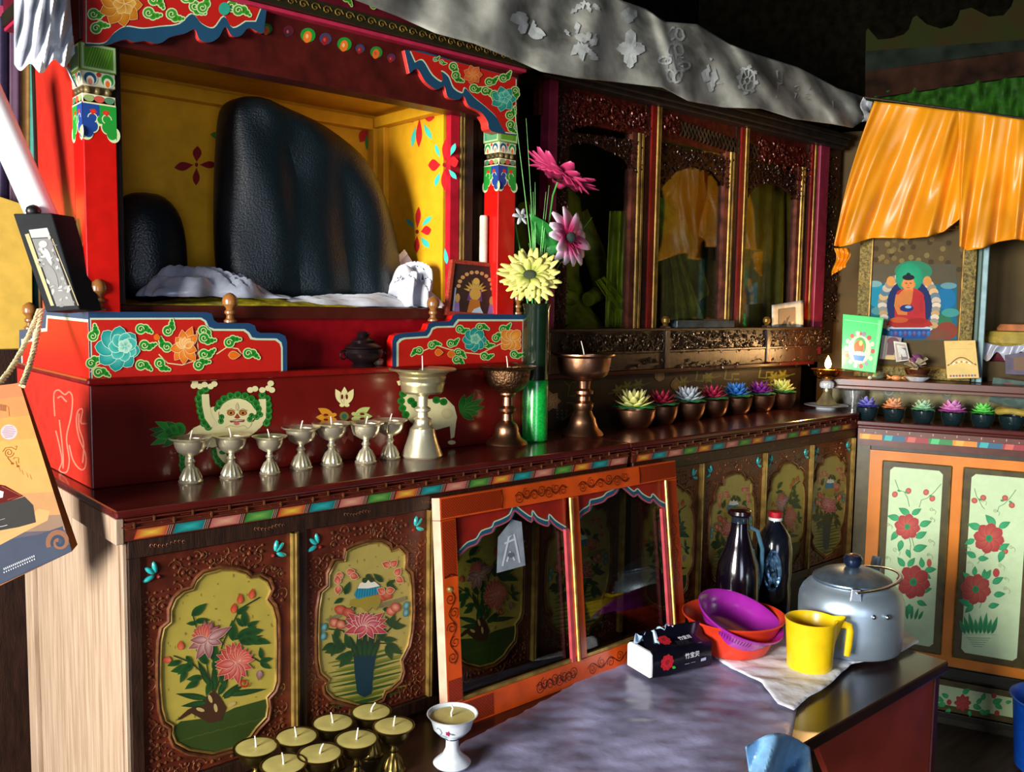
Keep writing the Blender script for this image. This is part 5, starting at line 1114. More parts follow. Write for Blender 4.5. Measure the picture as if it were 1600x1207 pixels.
for x, y, a, l, w_ in [(1090, 350, 1.5, 60, 20), (1060, 440, -1.2, 70, 40), (1110, 500, -1.5, 120, 34), (1120, 380, 1.3, 70, 24), (1130, 463, 0, 40, 5), (1050, 430, .2, 60, 40), (1110, 510, -2.0, 60, 30), (1100, 320, 1.5, 40, 8)]: p.petal(x, y, a, l, w_, wh)
def ring(cx, cy, rx, ry, w_): p.stroke([(cx+rx*cos(i*.3307), cy+ry*sin(i*.3307)) for i in range(19)], w_, wh, True)
ring(1307, 443, 40, 62, 12); ring(1305, 447, 13, 18, 8)
for k in range(8): a = k*pi/4+.2; p.stroke([(1306+12*cos(a), 445+16*sin(a)), (1307+38*cos(a), 443+58*sin(a))], 6, wh); p.petal(1307+42*cos(a), 443+64*sin(a), a, 22, 26, wh)
for q in ([(1470, 390), (1475, 440), (1500, 450), (1498, 400)], [(1465, 465), (1500, 462), (1478, 470), (1470, 530), (1460, 545), (1485, 540)], [(1465, 400), (1480, 395)]): p.stroke(q, 6, wh)
p.fn = lambda X, Y: kpos(*px2uv(1150+X/K, Y/K), d=.003)
for q in ([(325, 480), (345, 478), (345, 500), (328, 502), (350, 515), (340, 545)], [(322, 515), (335, 520), (328, 545)], [(395, 470), (410, 480), (400, 500)], [(380, 520), (405, 525), (380, 545), (410, 550)], [(465, 490), (475, 530)], [(535, 560), (540, 620)]): p.stroke(q, 5, wh)
p.build('woven_symbols', wt, None); bpy.data.objects['woven_symbols'].parent = o
# gathered end of the scarf
m = MB().grid(lambda u, v: onY(1347+18*v+3*sin(7*u), 190-38*u+(5 if v > .5 else 0)*sin(u*3), 1.66+.012*sin(u*9+v*3)), 14, 8).build('gathered_end', mat('white_silk', '#ffffff'), o, solid=.001)
# ---------------------------------------------------------------- painted corner cupboard (turned towards the window)
cup_ = thing('painted_cupboard', 'orange and green painted corner cupboard with red flower doors and open alcove above', 'cupboard', P0, ROTR)
def rb(m, s0, s1, o0, o1, z0, z1, mi=0):
    return m.hexa([RP(s0, o0, z0), RP(s1, o0, z0), RP(s1, o0, z1), RP(s0, o0, z1), RP(s0, o1, z0), RP(s1, o1, z0), RP(s1, o1, z1), RP(s0, o1, z1)], mi)
SM = 1.25
def RPt(b, name, m, par=cup_, **k): return b.build(name, m, par, w=True, **k)
olive = mat('olive_green_paint', '#4a3f10', .35, var=.2)
orp = mat('orange_cupboard_paint', '#e0801c', .35, var=.1, scale=8)
RPt(rb(rb(MB(), .0, SM, .012, .50, .0, .165), .0, SM, .010, .50, .165, .997), 'carcass', mat('dark_green_brown', '#2a2412', .4, var=.3))
RPt(rb(rb(MB(), -.004, SM, -.012, .50, 1.008, 1.024), -.002, SM, -.004, .50, .997, 1.008), 'counter_top', maroon, bevel=.003)
ft = RPt(rb(MB(), .0, SM, -.002, .009, .938, .9965), 'front_trim', brownc)
p = Paint(lambda s, z: RP(s, -.002, z), -NW)
RC = [('#d8861a', '#e8a83a'), ('#0a5a7a', '#2aa8a8'), ('#9a2430', '#c85a4a'), ('#12803a', '#3fc070')]
for k in range(17):
    a = .006+k*.0725; c1, c2 = RC[k % 4]; p.poly([(a, .960), (a+.0725, .960), (a+.0725, .978), (a, .978)], c1); p.poly([(a+.006, .960), (a+.03, .960), (a+.034, .978), (a+.010, .978)], c2)
for z in (.982, .987, .992): p.stroke([(0, z), (SM, z)], .0016, '#7a4a3a')
for k in range(36): p.stroke([(.02+k*.036, .982 if k % 2 else .986), (.02+k*.036, .987 if k % 2 else .994)], .0022, '#c8a090')
p.done('rainbow_band', ft)
K3 = 591/240
zr = lambda X, Y: onR(1360+X/K3, 660+Y/K3, -.0135)
RPt(rb(rb(MB(), .0, SM, .0, .0095, .205, .2095), .0, .042, .0, .0095, .21, .9375), 'face_frame', olive)
df = RPt(rb(MB(), .043, SM, -.006, .0095, .21, .925), 'door_frame', orp)
def pdoor(s0, s1, ds, flip):
    d = RPt(rb(MB(), s0, s1, -.012, -.0062, .245, .893), 'door', olive, bevel=.002)
    g = MB()
    for a in (s0, s1): g.tube([RP(a, -.0125, .247), RP(a, -.0125, .891)], .0022, 6)
    for z in (.247, .891): g.tube([RP(s0, -.0125, z), RP(s1, -.0125, z)], .0018, 6)
    g.build('gilt_edge', goldm, d, w=True)
    p = Paint(lambda X, Y: zr(X, Y)+CW*ds, -NW)
    X0, X1, X2, X3 = (66, 292, 245, 12) if not flip else (368, 600, 535, 305)
    if not flip: P = [(80, 183), (275, 190), (290, 205), (292, 300), (262, 560), (240, 880), (20, 880), (40, 500), (64, 200)]
    else: P = [(385, 192), (592, 198), (602, 210), (590, 400), (560, 640), (530, 900), (515, 915), (322, 912), (306, 895), (330, 560), (350, 400), (370, 205)]
    p.fn = lambda s, z: RP(s, -.0122, z); a, b, z0, z1, c = s0+.024, s1-.024, .268, .873, .012
    p.poly([(a+c, z0), (b-c, z0), (b, z0+c), (b, z1-c), (b-c, z1), (a+c, z1), (a, z1-c), (a, z0+c)], '#c4dcac')
    p.fn = lambda X, Y: zr(X, Y)+CW*ds
    gn, gd, rd, rl_ = '#129050', '#0b6a3c', '#a02424', '#c8503c'
    def flow(x, y, r, c1=rd, c2=rl_):
        for k in range(8): p.petal(x, y, k*pi/4+.2, r, r*.72, c1, c2, edge=('#c86050', 1), tip=.5, rd=.6)
        p.ellipse(x, y, r*.22, r*.24, gn, cc=gd)
    def lv(L):
        for x, y, a, l in L: p.petal(x, y, a, l, l*.5, gn, '#27b070', edge=('#0b6a3c', .8)); p.stroke([(x, y), (x+l*cos(a)*.9, y+l*sin(a)*.9)], 1, gd)
    def curls(L):
        for x, y, r, d in L: p.spiral(x, y, r, d, 1.3, 1.1, '#6a8a50'); p.stroke([(x+r, y), (x+r*2.2, y+r*1.2), (x+r*1.6, y+r*2.5)], 1, '#6a8a50')
    if not flip:
        for P in ([(95, 222), (103, 245), (110, 262), (130, 268), (142, 290), (150, 325)], [(272, 238), (245, 270), (220, 292), (196, 300), (188, 328)], [(148, 440), (155, 470), (150, 520)], [(160, 445), (168, 480)]): p.stroke(P, 2, '#3a7a44')
        for x, y in [(94, 278), (146, 265), (214, 270), (238, 294)]: p.ellipse(x, y, 11, 12, '#b03a30', .4, '#c86a50')
        for x, y in [(103, 262), (132, 268), (226, 282)]: p.petal(x, y, .3, 16, 8, gn)
        lv([(150, 355, -2.6, 48), (160, 355, -.55, 42), (112, 372, -2.9, 48), (190, 398, -.35, 48), (105, 420, 2.2, 44), (175, 445, -.5, 48), (120, 455, 1.8, 44), (165, 492, -.3, 56), (140, 490, 1.2, 36), (130, 555, -2.2, 44), (145, 555, -.9, 42), (200, 560, -1.7, 40), (210, 570, -.1, 44), (200, 580, .6, 40), (190, 650, -.2, 48), (110, 690, 2.7, 40), (180, 690, .4, 40), (150, 700, 1.6, 40)])
        p.ellipse(226, 542, 9, 16, '#b84a34'); flow(142, 402, 50); flow(165, 615, 66, '#942020', '#b03c30')
        curls([(235, 335, 8, 0), (70, 395, 7, 2), (230, 455, 8, 0), (95, 490, 9, 1), (65, 520, 6, 1), (225, 510, 7, 2), (235, 370, 6, 1)])
        for k in range(6): p.petal(115+k*14, 760, -1.57+(k-2.5)*.2, 60-abs(k-2.5)*8, 12, gn, gd)
    else:
        for P in ([(400, 255), (408, 285), (418, 300), (430, 325), (440, 335)], [(560, 260), (535, 295), (515, 315), (495, 325), (488, 345)], [(455, 490), (430, 520), (412, 545)], [(430, 690), (420, 715)]): p.stroke(P, 2, '#3a7a44')
        for x, y in [(400, 302), (434, 291), (518, 292), (544, 320), (518, 497)]: p.ellipse(x, y, 12, 11, '#a8382c', .4, '#c86a50')
        p.ellipse(484, 580, 13, 17, '#b03030'); 
        for x, y in [(415, 296), (532, 305), (500, 300)]: p.petal(x, y, .3, 16, 8, gn)
        lv([(480, 398, -2.3, 56), (495, 405, -.45, 48), (425, 408, -2.85, 54), (400, 452, 2.7, 42), (495, 490, -.5, 46), (510, 495, 1.9, 48), (405, 520, -2.6, 44), (415, 525, .0, 40), (400, 590, -1.5, 36), (385, 605, -2.4, 40), (440, 605, -1.0, 44), (470, 620, -.5, 48), (475, 665, -.1, 44), (455, 710, -.2, 42), (400, 700, -2.9, 64), (395, 705, 2.4, 42), (440, 605, -1.6, 40)])
        flow(456, 447, 60); flow(405, 643, 60, '#9a2a1c', '#c0543c')
        curls([(430, 300, 8, 0), (480, 340, 8, 0), (540, 480, 8, 0), (380, 540, 7, 2), (500, 550, 8, 1), (520, 640, 8, 2), (370, 480, 7, 0), (520, 600, 6, 1)])
        for k in range(8): p.petal(365+k*14.5, 815, -1.75+(k-2)*.10, 60+12*(k % 3), 18, gn, gd)
        p.stroke([(345, 816), (490, 818)], 5, '#5a9a6a', taper=2)
        for k in range(5): p.stroke([(370+k*6, 830+k*8), (462-k*8, 832+k*8)], 2.5, '#8aa888')
    p.done('flower_painting', d)
pdoor(.086, .297, 0, False); pdoor(.334, .545, 0, True); pdoor(.584, .795, .498, False)
pdoor(.834, 1.045, .5, True)
lo = RPt(rb(MB(), .045, .56, -.004, .0115, .052, .160), 'lower_panel', olive, bevel=.002)
p = Paint(lambda s, z: RP(s, -.004, z), -NW)
p.poly([(.075, .074), (.53, .074), (.538, .082), (.538, .132), (.53, .140), (.075, .140), (.067, .132), (.067, .082)], '#b4c898')
p.fn = lambda X, Y: onR(1360+X/K3, 660+Y/K3, -.004)
for x, y, a, l in [(300, 1060, -2.6, 30), (290, 1085, 3.0, 34), (310, 1105, 2.6, 28), (355, 1045, -.6, 34), (395, 1090, .4, 36), (410, 1085, -.9, 30), (430, 1070, -1.2, 30), (420, 1110, .5, 34), (470, 1080, -.3, 40), (480, 1085, .6, 34), (380, 1110, 1.4, 24), (460, 1110, 2.6, 30), (250, 1060, .4, 36), (520, 1080, -.2, 24)]: p.petal(x, y, a, l, l*.6, '#178a4a', '#27a860', rd=.7)
for k in range(8): p.petal(355, 1080, k*.785, 34, 22, '#9a2424', '#b84438', rd=.6)
for x, y in [(475, 1053), (487, 1120), (303, 1078), (250, 1072)]: p.ellipse(x, y, 10, 11, '#a03030')
p.done('flower_painting', lo)
RPt(rb(rb(MB(), .0, SM, -.010, .0115, .030, .050), .0, SM, -.004, .009, .17, .204), 'rail', mat('dark_green_rail', '#1c1c10', .3, coat=.3), bevel=.002)
# open alcove above the counter
al = MB(); rb(al, -.12, SM, .22, .235, 1.0245, 1.134, 0)
al = RPt(al, 'painted_riser', mat('olive_gold_paint', '#6e6426', .5, var=.2))
p = Paint(lambda X, Y: onR(1150+X/K, 320+Y/K, .22), -NW)
for x, y, r, cl in [(730, 1025, 26, '#4a2a1c'), (845, 1035, 46, '#2c3c20'), (1010, 1030, 34, '#5a3420'), (1170, 1040, 42, '#2c4028'), (1295, 1030, 28, '#4a2a1c'), (920, 1040, 18, '#4a3c1c')]:
    for k in range(6): p.petal(x, y, k*1.05, r, r*.8, cl, cl, rd=.6)
    p.spiral(x, y, r*.6, 0, 1, 4, '#8a7c40')
p.done('riser_painting', al)
sh = RPt(rb(rb(MB(), -.12, SM, .10, .50, 1.1345, 1.1585), -.12, SM, .098, .1045, 1.122, 1.134), 'shelf', mat('shelf_red_brown', '#5a2818', .35, coat=.3), bevel=.002)
RPt(rb(rb(MB(), -.22, SM, .50, .515, 1.0245, 2.1), .37, SM, .30, .315, 1.159, 1.23), 'alcove_back', mat('alcove_brown', '#54431f', .8, var=.15, scale=4))
tp = RPt(rb(rb(MB(), .352, .372, .195, .225, 1.159, 1.95, 0), .338, .352, .20, .22, 1.159, 1.95, 1), 'alcove_post', [mat('silver_blue_paint', '#6a868c', .3, .3), mat('dull_teal_paint', '#1f4a3c', .4)], bevel=.003)
# ---- canopy of painted cloth and beams over the alcove
can = thing('fabric_canopy', 'dark pleated green cloth canopy with striped scalloped band above the orange curtain', 'canopy', RP(.3, .25, 2.1), ROTR)
PXg = [(1353, 157), (1353, 140), (1480, 125), (1600, 112), (1800, 92), (1800, 190), (1800, 215), (1700, 196), (1600, 186), (1500, 173), (1400, 161), (1365, 158)]
def poly3(m, PX, o0, o1, mi=0):
    a = [onR(x, y, o0) for x, y in PX]; n = len(PX); b = [q+NW*(o1-o0) for q in a]
    m.add(a+b, [list(range(n)), list(range(2*n-1, n-1, -1))]+[(i, i+n, (i+1) % n+n, (i+1) % n) for i in range(n)], mi, False)
m = MB()
def gp(u, v):
    x = 1353+447*u; yt = 145-50*u*1.0; yb = 157+55*u*1.05; 
    return onR(x, yt*(1-v)+yb*v, .215+.012*sin(u*60+v*5)+.006*sin(u*140))
m.grid(gp, 160, 14); m.build('pleated_cloth', mat('dark_green_silk', '#1f4a0c', .7, var=.3, spec=.15), can, w=True, solid=.001)
for nm, A_, B_, cl in (('lower_stripe', (112, 160-5), (78, 118), '#2a180e'), ('upper_stripe', (80, 112), (62, 80), '#181e18')):
    m = MB(); poly3(m, [(1352, A_[0]), (1600, B_[0]), (1800, B_[0]-30), (1800, B_[1]-28), (1600, B_[1]), (1352, A_[1])], .20, .212); m.build(nm, mat(nm, cl, .9, var=.35, scale=12, spec=.1), can, w=True)
m = MB(); poly3(m, [(1353, 50), (1356, 44), (1372, 62), (1392, 60), (1412, 54), (1420, 46), (1426, 28), (1432, 24), (1448, 38), (1470, 45), (1488, 40), (1496, 30), (1500, 16), (1518, 12), (1545, 26), (1568, 24), (1580, 10), (1586, -6), (1620, -14), (1800, -40), (1800, 60), (1600, 82), (1352, 112)], .205, .217)
m.build('scalloped_band', mat('moss_brocade', '#1e260a', .9, spec=.1, var=.4, scale=10, col2='#2a1c0c'), can, w=True)
# ---- orange silk curtain
oc = mat('orange_silk', '#ec9a14', .38, var=.1, scale=5, spec=.6)
BL1 = [(1303, 384), (1312, 386), (1330, 382), (1362, 372), (1395, 372), (1420, 373), (1450, 370), (1475, 362), (1500, 342)]
TP1 = [(1366, 158), (1380, 160), (1400, 162), (1425, 165), (1450, 168), (1470, 171), (1490, 173), (1504, 174), (1515, 176)]
BL2 = [(1499, 345), (1499, 385), (1510, 392), (1535, 388), (1560, 378), (1585, 374), (1600, 376), (1650, 388), (1700, 380)]
TP2 = [(1498, 174), (1510, 175), (1530, 177), (1550, 180), (1570, 183), (1590, 186), (1610, 188), (1650, 194), (1700, 200)]
def curtain(TP, BT, label, seed, off, ed=0):
    def f(u, v):
        a, b = li1(TP, u), li1(BT, u); x = a[0]*(1-v)+b[0]*v; y = a[1]*(1-v)+b[1]*v
        if ed: x -= ed*sin(pi*v)*(1-u)*1.0
        q = .006+.013*v**.7
        d = q*(sin(u*25+seed+1.2*v)+.7*sin(u*11+seed*2-3*v)+.35*sin(u*52+6*v))+.010*sin(3*v+5*u)*v+.004*sin(14*v+9*u+seed)
        pinch = -.012*math.exp(-((u-.72)/.06)**2)*sin(pi*min(1, v*1.6))
        return onR(x, y, off-d+pinch)
    o = MB().grid(f, 150, 60).build('silk_curtain', oc, solid=.0012); tag(o, label, 'curtain', 'orange silk curtains'); return o
curtain(TP1, BL1, 'orange silk curtain piece at the left, hanging over the painted icon', 1, .15, 6)
curtain(TP2, BL2, 'orange silk curtain piece at the right, its lower corner hanging lowest', 4, .14)
o = MB().grid(lambda u, v: onR(1303+22*u+4*sin(5*v), 388+42*v*(1-.3*u), .17+.008*sin(u*20+v*3)), 20, 20).build('silk_tassel_end', oc, solid=.001); tag(o, 'small frayed orange silk end dangling beside the display case corner', 'cloth')
MB().tube([onR(1350, 152, .16), onR(1800, 212, .16)], .004, 8).build('curtain_rod', brownd); tag(bpy.data.objects['curtain_rod'], 'thin dark rod carrying the orange silk curtains', 'rod')
# ---- framed sacred painting
t = thing('framed_painting', 'gilt framed painting of a seated red-robed buddha on blue ground in the alcove', 'painting', (0, 0, 0))
A_, B_, C_, D_ = RP(-.05, .245, 1.735), RP(.334, .245, 1.735), RP(.334, .235, 1.160), RP(-.05, .235, 1.160)
fn, n = quadframe(t, A_, B_, C_, D_, .02, .042, mat('carved_gilt_frame', '#7a6a30', .4, .35, var=.35, scale=90, bump=.5, bscale=150), 'picture_back')
g = MB(); 
for (u0, u1, v0, v1) in [(0, 1, 0, 0), (0, 1, 1, 1), (0, 0, 0, 1), (1, 1, 0, 1)]: g.tube([fn(u0, v0)+n*.004, fn(u1, v1)+n*.004], .004, 8)
g.build('inner_bead', goldm, t, w=True)
pm = paintmat('painted_icon', .7); pm.node_tree.nodes['Principled BSDF'].inputs['Specular IOR Level'].default_value = .2
p = Paint(fn, n)
ocl = (lambda X, Y: onP(1150+X/K, 320+Y/K, fn(.5, .5), n))
p.poly([(0, 0), (1, 0), (1, 1), (0, 1)], '#54472c')
rnd = random.Random(4)
for k in range(60): p.ellipse(rnd.random(), rnd.random()*.34, .03, .02, rnd.choice(['#6a5c34', '#3f3420', '#75683c']))
p.fn = ocl
p.poly([(735, 415), (1225, 415), (1225, 750), (735, 750)], '#13607c'); p.poly([(745, 330), (1222, 330), (1222, 450), (1100, 440), (900, 430), (745, 445)], '#4f4c3c')
for x, y, rx, ry, cl in [(780, 500, 50, 70, '#1d86a0'), (1165, 520, 55, 60, '#146a9a'), (800, 590, 50, 26, '#4a8a8a'), (1140, 650, 60, 40, '#2a6a4a'), (1190, 600, 50, 24, '#3a8a88'), (790, 650, 60, 40, '#1c6a6a'), (1170, 700, 60, 50, '#7a3a2c'), (770, 440, 40, 18, '#6a9aa0'), (1180, 450, 46, 18, '#5c8c98'), (1100, 720, 90, 30, '#6a4434')]: p.ellipse(x, y, rx, ry, cl)
for k in range(22):
    a = pi*(1.0+k/21)*1.0; x, y = 962+150*cos(a), 560+170*sin(a)
    p.ellipse(x, y, 26, 22, ['#b8b0a0', '#8a8474', '#c8a878', '#58788a'][k % 4])
for sx in (-1, 1):
    for k in range(6): p.ellipse(962+sx*(150-k*3), 560+k*22, 24, 17, ['#c8c0b0', '#8a8a80', '#b09468'][k % 3])
p.ellipse(962, 560, 125, 150, '#1c2c5c'); p.ellipse(985, 370, 105, 60, '#2a7a5a'); p.ellipse(962, 405, 76, 82, '#178a66', cc='#2aa078')
for x in (860, 1062): p.ellipse(x, 425, 24, 28, '#c08a4a')
p.ellipse(962, 690, 130, 20, '#b8c4cc'); p.poly([(850, 690), (1080, 690), (1050, 745), (870, 745)], '#1c4a8a')
for k in range(9): p.petal(860+k*26, 700, 1.57, 34, 24, ['#2a5aa0', '#6a2a3a'][k % 2], '#3a78b8')
p.poly([(835, 668), (850, 640), (900, 620), (1020, 620), (1075, 645), (1092, 670), (1040, 682), (880, 682)], '#a02a24')
p.poly([(880, 640), (882, 520), (895, 480), (930, 465), (1000, 465), (1035, 490), (1048, 540), (1052, 640)], '#b02c30')
p.poly([(905, 560), (900, 500), (930, 470), (985, 468), (975, 540), (955, 580), (915, 585)], '#c8783c'); p.stroke([(900, 500), (890, 560), (905, 600), (950, 600)], 26, '#c8783c'); p.stroke([(1030, 500), (1030, 590), (985, 605)], 26, '#a82a2c')
p.ellipse(948, 575, 38, 20, '#20306a'); p.ellipse(956, 568, 18, 8, '#8ab0d0'); p.ellipse(905, 640, 50, 16, '#b8542c'); p.ellipse(1010, 645, 55, 16, '#982420')
p.ellipse(957, 440, 34, 40, '#cc8448'); p.ellipse(957, 404, 34, 16, '#161a2c'); p.ellipse(957, 388, 12, 10, '#161a2c'); p.poly([(945, 470), (970, 470), (972, 485), (943, 485)], '#c8783c')
for x in (945, 969): p.stroke([(x-7, 436), (x, 433), (x+7, 436)], 2.5, '#3a1c10'); p.ellipse(x, 439, 4, 2, '#2a1008')
p.stroke([(957, 440), (955, 450), (960, 451)], 2, '#8a4a20'); p.stroke([(949, 459), (957, 462), (965, 459)], 3, '#8a2418')
for x in (922, 992): p.ellipse(x, 444, 4, 12, '#c07a40')
p.done('buddha_painting', t, m=pm)
# ---- things on the alcove shelf
ZS = 1.1590
def standcard(name, label, TL, TR, BR, BL, off, tilt, m, th=.003, cat='card'):
    t = thing(name, label, cat, (0, 0, 0))
    o0 = off; q = [onR(*BL, o0), onR(*BR, o0), onR(*TR, o0+tilt), onR(*TL, o0+tilt)]
    lift = ZS-min(q[0].z, q[1].z)
    n = (q[1]-q[0]).cross(q[3]-q[0]).normalized()
    if n.dot(CAM-q[0]) < 0: n = -n
    MB().hexa([x for x in q]+[x-n*th for x in q]).build('card', m, t, w=True, bevel=.0006)
    return t, (lambda u, v: (q[3]*(1-u)+q[2]*u)*(1-v)+(q[0]*(1-u)+q[1]*u)*v), n
t, fn, n = standcard('green_icon_card', 'bright green stand-up card with a small deity print on the alcove shelf', (1317, 491), (1381, 497), (1368, 583), (1315, 576), .13, .03, mat('bright_green_plastic', '#14b45a', .3, coat=.4, var=.05), .004)
p = Paint(fn, n)
p.poly([(.88, .05), (.96, .05), (.97, .97), (.9, .97)], '#5ad88a'); p.stroke([(.04, .1), (.96, .12)], .012, '#6ae098')
for k in range(14): a = 2*pi*k/14; p.ellipse(.48+.36*cos(a), .62+.30*sin(a), .06, .045, ['#7a3a44', '#8aa0a8', '#5a6a8a'][k % 3])
p.ellipse(.48, .62, .31, .26, '#8a9aa0'); p.ellipse(.48, .56, .17, .17, '#1c7a4a'); p.ellipse(.46, .58, .13, .13, '#c0402c'); p.ellipse(.5, .5, .05, .05, '#d09050'); p.ellipse(.48, .69, .16, .04, '#d8d8d0'); p.poly([(.3, .72), (.66, .72), (.6, .82), (.36, .82)], '#1c5aa8'); p.petal(.48, .36, -1.57, .08, .06, '#7a3a44')
p.done('deity_print', t, m=PAPER)
t, fn, n = standcard('photo_print', 'small photo of a monk in dark red leaning under the framed painting', (1378, 524), (1409, 528), (1404, 563), (1374, 561), .21, .01, mat('white_card', '#cfcfc4'), .001, 'photo')
p = Paint(fn, n); p.poly([(0, 0), (1, 0), (1, 1), (0, 1)], '#8a7c74'); p.poly([(0, 0), (.25, 0), (.2, 1), (0, 1)], '#d0ccc0'); p.ellipse(.6, .22, .3, .2, '#5a1420'); p.poly([(.35, .3), (.85, .3), (.7, .8), (.35, .8)], '#4a1c24'); p.poly([(.3, .85), (.8, .8), (.8, 1), (.3, 1)], '#c8a860'); p.done('image', t, m=PAPER)
t, fn, n = standcard('photo_print', 'pale overlapping snapshot beside the monk photo under the framed painting', (1396, 533), (1416, 536), (1422, 563), (1400, 566), .20, .01, mat('white_card', '#cfcfc4'), .001, 'photo')
p = Paint(fn, n); p.poly([(.1, .1), (.9, .1), (.9, .95), (.1, .95)], '#b09a8a'); p.poly([(.5, .3), (.9, .3), (.9, .95), (.4, .95)], '#6a5c6a'); p.done('image', t, m=PAPER)
t, fn, n = standcard('paper_packet', 'cream yellow packet with printed arch emblem standing on the alcove shelf', (1475, 533), (1524, 532), (1530, 591), (1480, 592), .125, .02, mat('cream_yellow_paper', '#d9b962', .5, var=.05), .012, 'packet')
p = Paint(fn, n); br = '#6a4420'
p.stroke([(.14+.72*i/12, .62-.17*sin(pi*i/12)) for i in range(13)], .03, br); p.stroke([(.2+.6*i/12, .64-.10*sin(pi*i/12)) for i in range(13)], .02, '#e8dcb8')
for k in range(7): p.ellipse(.26+k*.08, .6-.04*sin(pi*k/6), .035, .025, ['#e8dcc0', '#9a7a50'][k % 2])
for x in (.12, .88): p.petal(x, .62, .4 if x > .5 else 2.7, .1, .04, br)
for k in range(9): p.ellipse(.12+k*.095, .93, .035, .028, ['#a83a2c', '#2a5a9a', '#8a4a6a'][k % 3])
p.stroke([(.1, .22), (.9, .22)], .006, '#b89a50'); p.ellipse(.82, .1, .06, .03, '#cba95a'); p.done('printed_emblem', t, m=PAPER)
t = thing('offering_cup', 'small white-footed offering bowl holding a heap of cream and purple petals', 'bowl', RP(.170, .14, ZS), ROTR)
MB().lathe([(0, 0), (.026, 0), (.033, .006), (.040, .014), (.036, .016), (0, .012)], seg=32, rib=(.004, .02, .06, 14)).build('foot', mat('white_porcelain', '#c8d0d8', .25, coat=.5), t)
MB().lathe([(.018, .0165), (.034, .022), (.041, .034), (.044, .044), (.040, .044), (.034, .034), (0, .03)], seg=32).build('bowl', copper, t)
m = MB(); rnd = random.Random(4)
for k in range(16): leaf(m, (rnd.uniform(-.018, .018), rnd.uniform(-.018, .018), .040+rnd.uniform(0, .03)), (rnd.uniform(-1, 1), rnd.uniform(-1, .6), rnd.uniform(.0, .8)), rnd.uniform(.03, .055), .03, (.1, -.7, .7), .1, k % 3 == 2)
m.build('petal_heap', [mat('cream_petal', '#b5a888', .6, var=.2), mat('mauve_petal', '#a05a90', .5)], t, solid=.0006)
for i, (s, nm, lb, cl) in enumerate([(.045, 'pebble', 'grey-green pebble on the shelf before the green card', '#6a7a60'), (.020, 'white_bead', 'tiny white bead by the grey-green pebble', '#b8c8c0')]):
    o = MB().ell((0, 0, 0), (.030, .018, .012) if i == 0 else (.009, .007, .006), 0, 3).build(nm, mat(nm+'_m', cl, .4, var=.2)); o.location = RP(s, .125, ZS+(.012 if i == 0 else .006)) - NW*(0 if i == 0 else .02); tag(o, lb, 'pebble')
t = thing('wrapped_candy', 'orange wrapped candy with twisted ends on the alcove shelf', 'candy', RP(.104, .122, ZS+.009), ROTR)
MB().ell((0, 0, 0), (.017, .009, .009), 0, 3).build('sweet', mat('candy_wrap', '#c8824a', .3), t); tw = mat('candy_wrap', '#c8824a')
for s_ in (-1, 1): MB().add([(s_*.014, 0, .002), (s_*.014, 0, -.002), (s_*.032, -.004, .010), (s_*.032, .004, -.007), (s_*.030, .006, .003)], [(0, 1, 3), (0, 3, 4), (0, 4, 2)]).build('twist', tw, t, solid=.001)
# ---- niche at the far right
t = thing('robe_stack', 'rolled yellow and maroon cloth stack with an orange top in the right niche', 'cloth stack', RP(.50, .32, 1.232), ROTR)
for z, r, h_, ml, nm in ((0, .125, .062, mat('maroon_cloth', '#5c1228', .7, bump=.3), 'maroon_roll'), (.052, .14, .055, mat('mustard_cloth', '#a8923a', .7, bump=.4), 'yellow_roll'), (.092, .09, .04, mat('faded_orange_cloth', '#b06a3a', .7, bump=.3), 'orange_fold')):
    MB().lathe([(0, z), (r*.85, z), (r, z+h_*.25), (r*1.02, z+h_*.6), (r*.9, z+h_*.95), (r*.5, z+h_*1.05), (0, z+h_)], (0, 0, 0), 40, sq=.55).build(nm, ml, t)
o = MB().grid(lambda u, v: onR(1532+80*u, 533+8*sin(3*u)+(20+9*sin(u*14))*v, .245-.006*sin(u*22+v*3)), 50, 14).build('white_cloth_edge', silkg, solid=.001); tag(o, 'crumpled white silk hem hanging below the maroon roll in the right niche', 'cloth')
t, fn, n = standcard('violet_frame', 'violet framed picture cropped by the photo edge on the shelf of the right niche', (1570, 555), (1640, 545), (1640, 588), (1571, 585), .20, .01, mat('violet_frame', '#4a3c58', .5, var=.2), .006, 'picture frame')
p = Paint(fn, n); p.poly([(.2, .2), (1, .2), (1, .8), (.2, .8)], '#6a4a2a'); p.poly([(.27, .3), (1, .3), (1, .7), (.27, .7)], '#8a7448'); p.done('picture', t, m=PAPER)
t, fn, n = standcard('leaning_card', 'worn blue and brown patterned card leaning against the riser by the last bowls', (1552, 590), (1606, 597), (1600, 640), (1545, 628), .17, .03, mat('worn_teal_card', '#4a6058', .5, var=.25), .002)
p = Paint(fn, n); p.ellipse(.22, .55, .14, .2, '#3a98a8'); p.poly([(.35, .15), (.8, .15), (.8, .6), (.35, .6)], '#7a4a34'); p.poly([(.45, .2), (.7, .2), (.7, .5), (.45, .5)], '#9a7a50'); p.ellipse(.6, .85, .2, .1, '#3a5048'); p.done('print', t, m=PAPER)
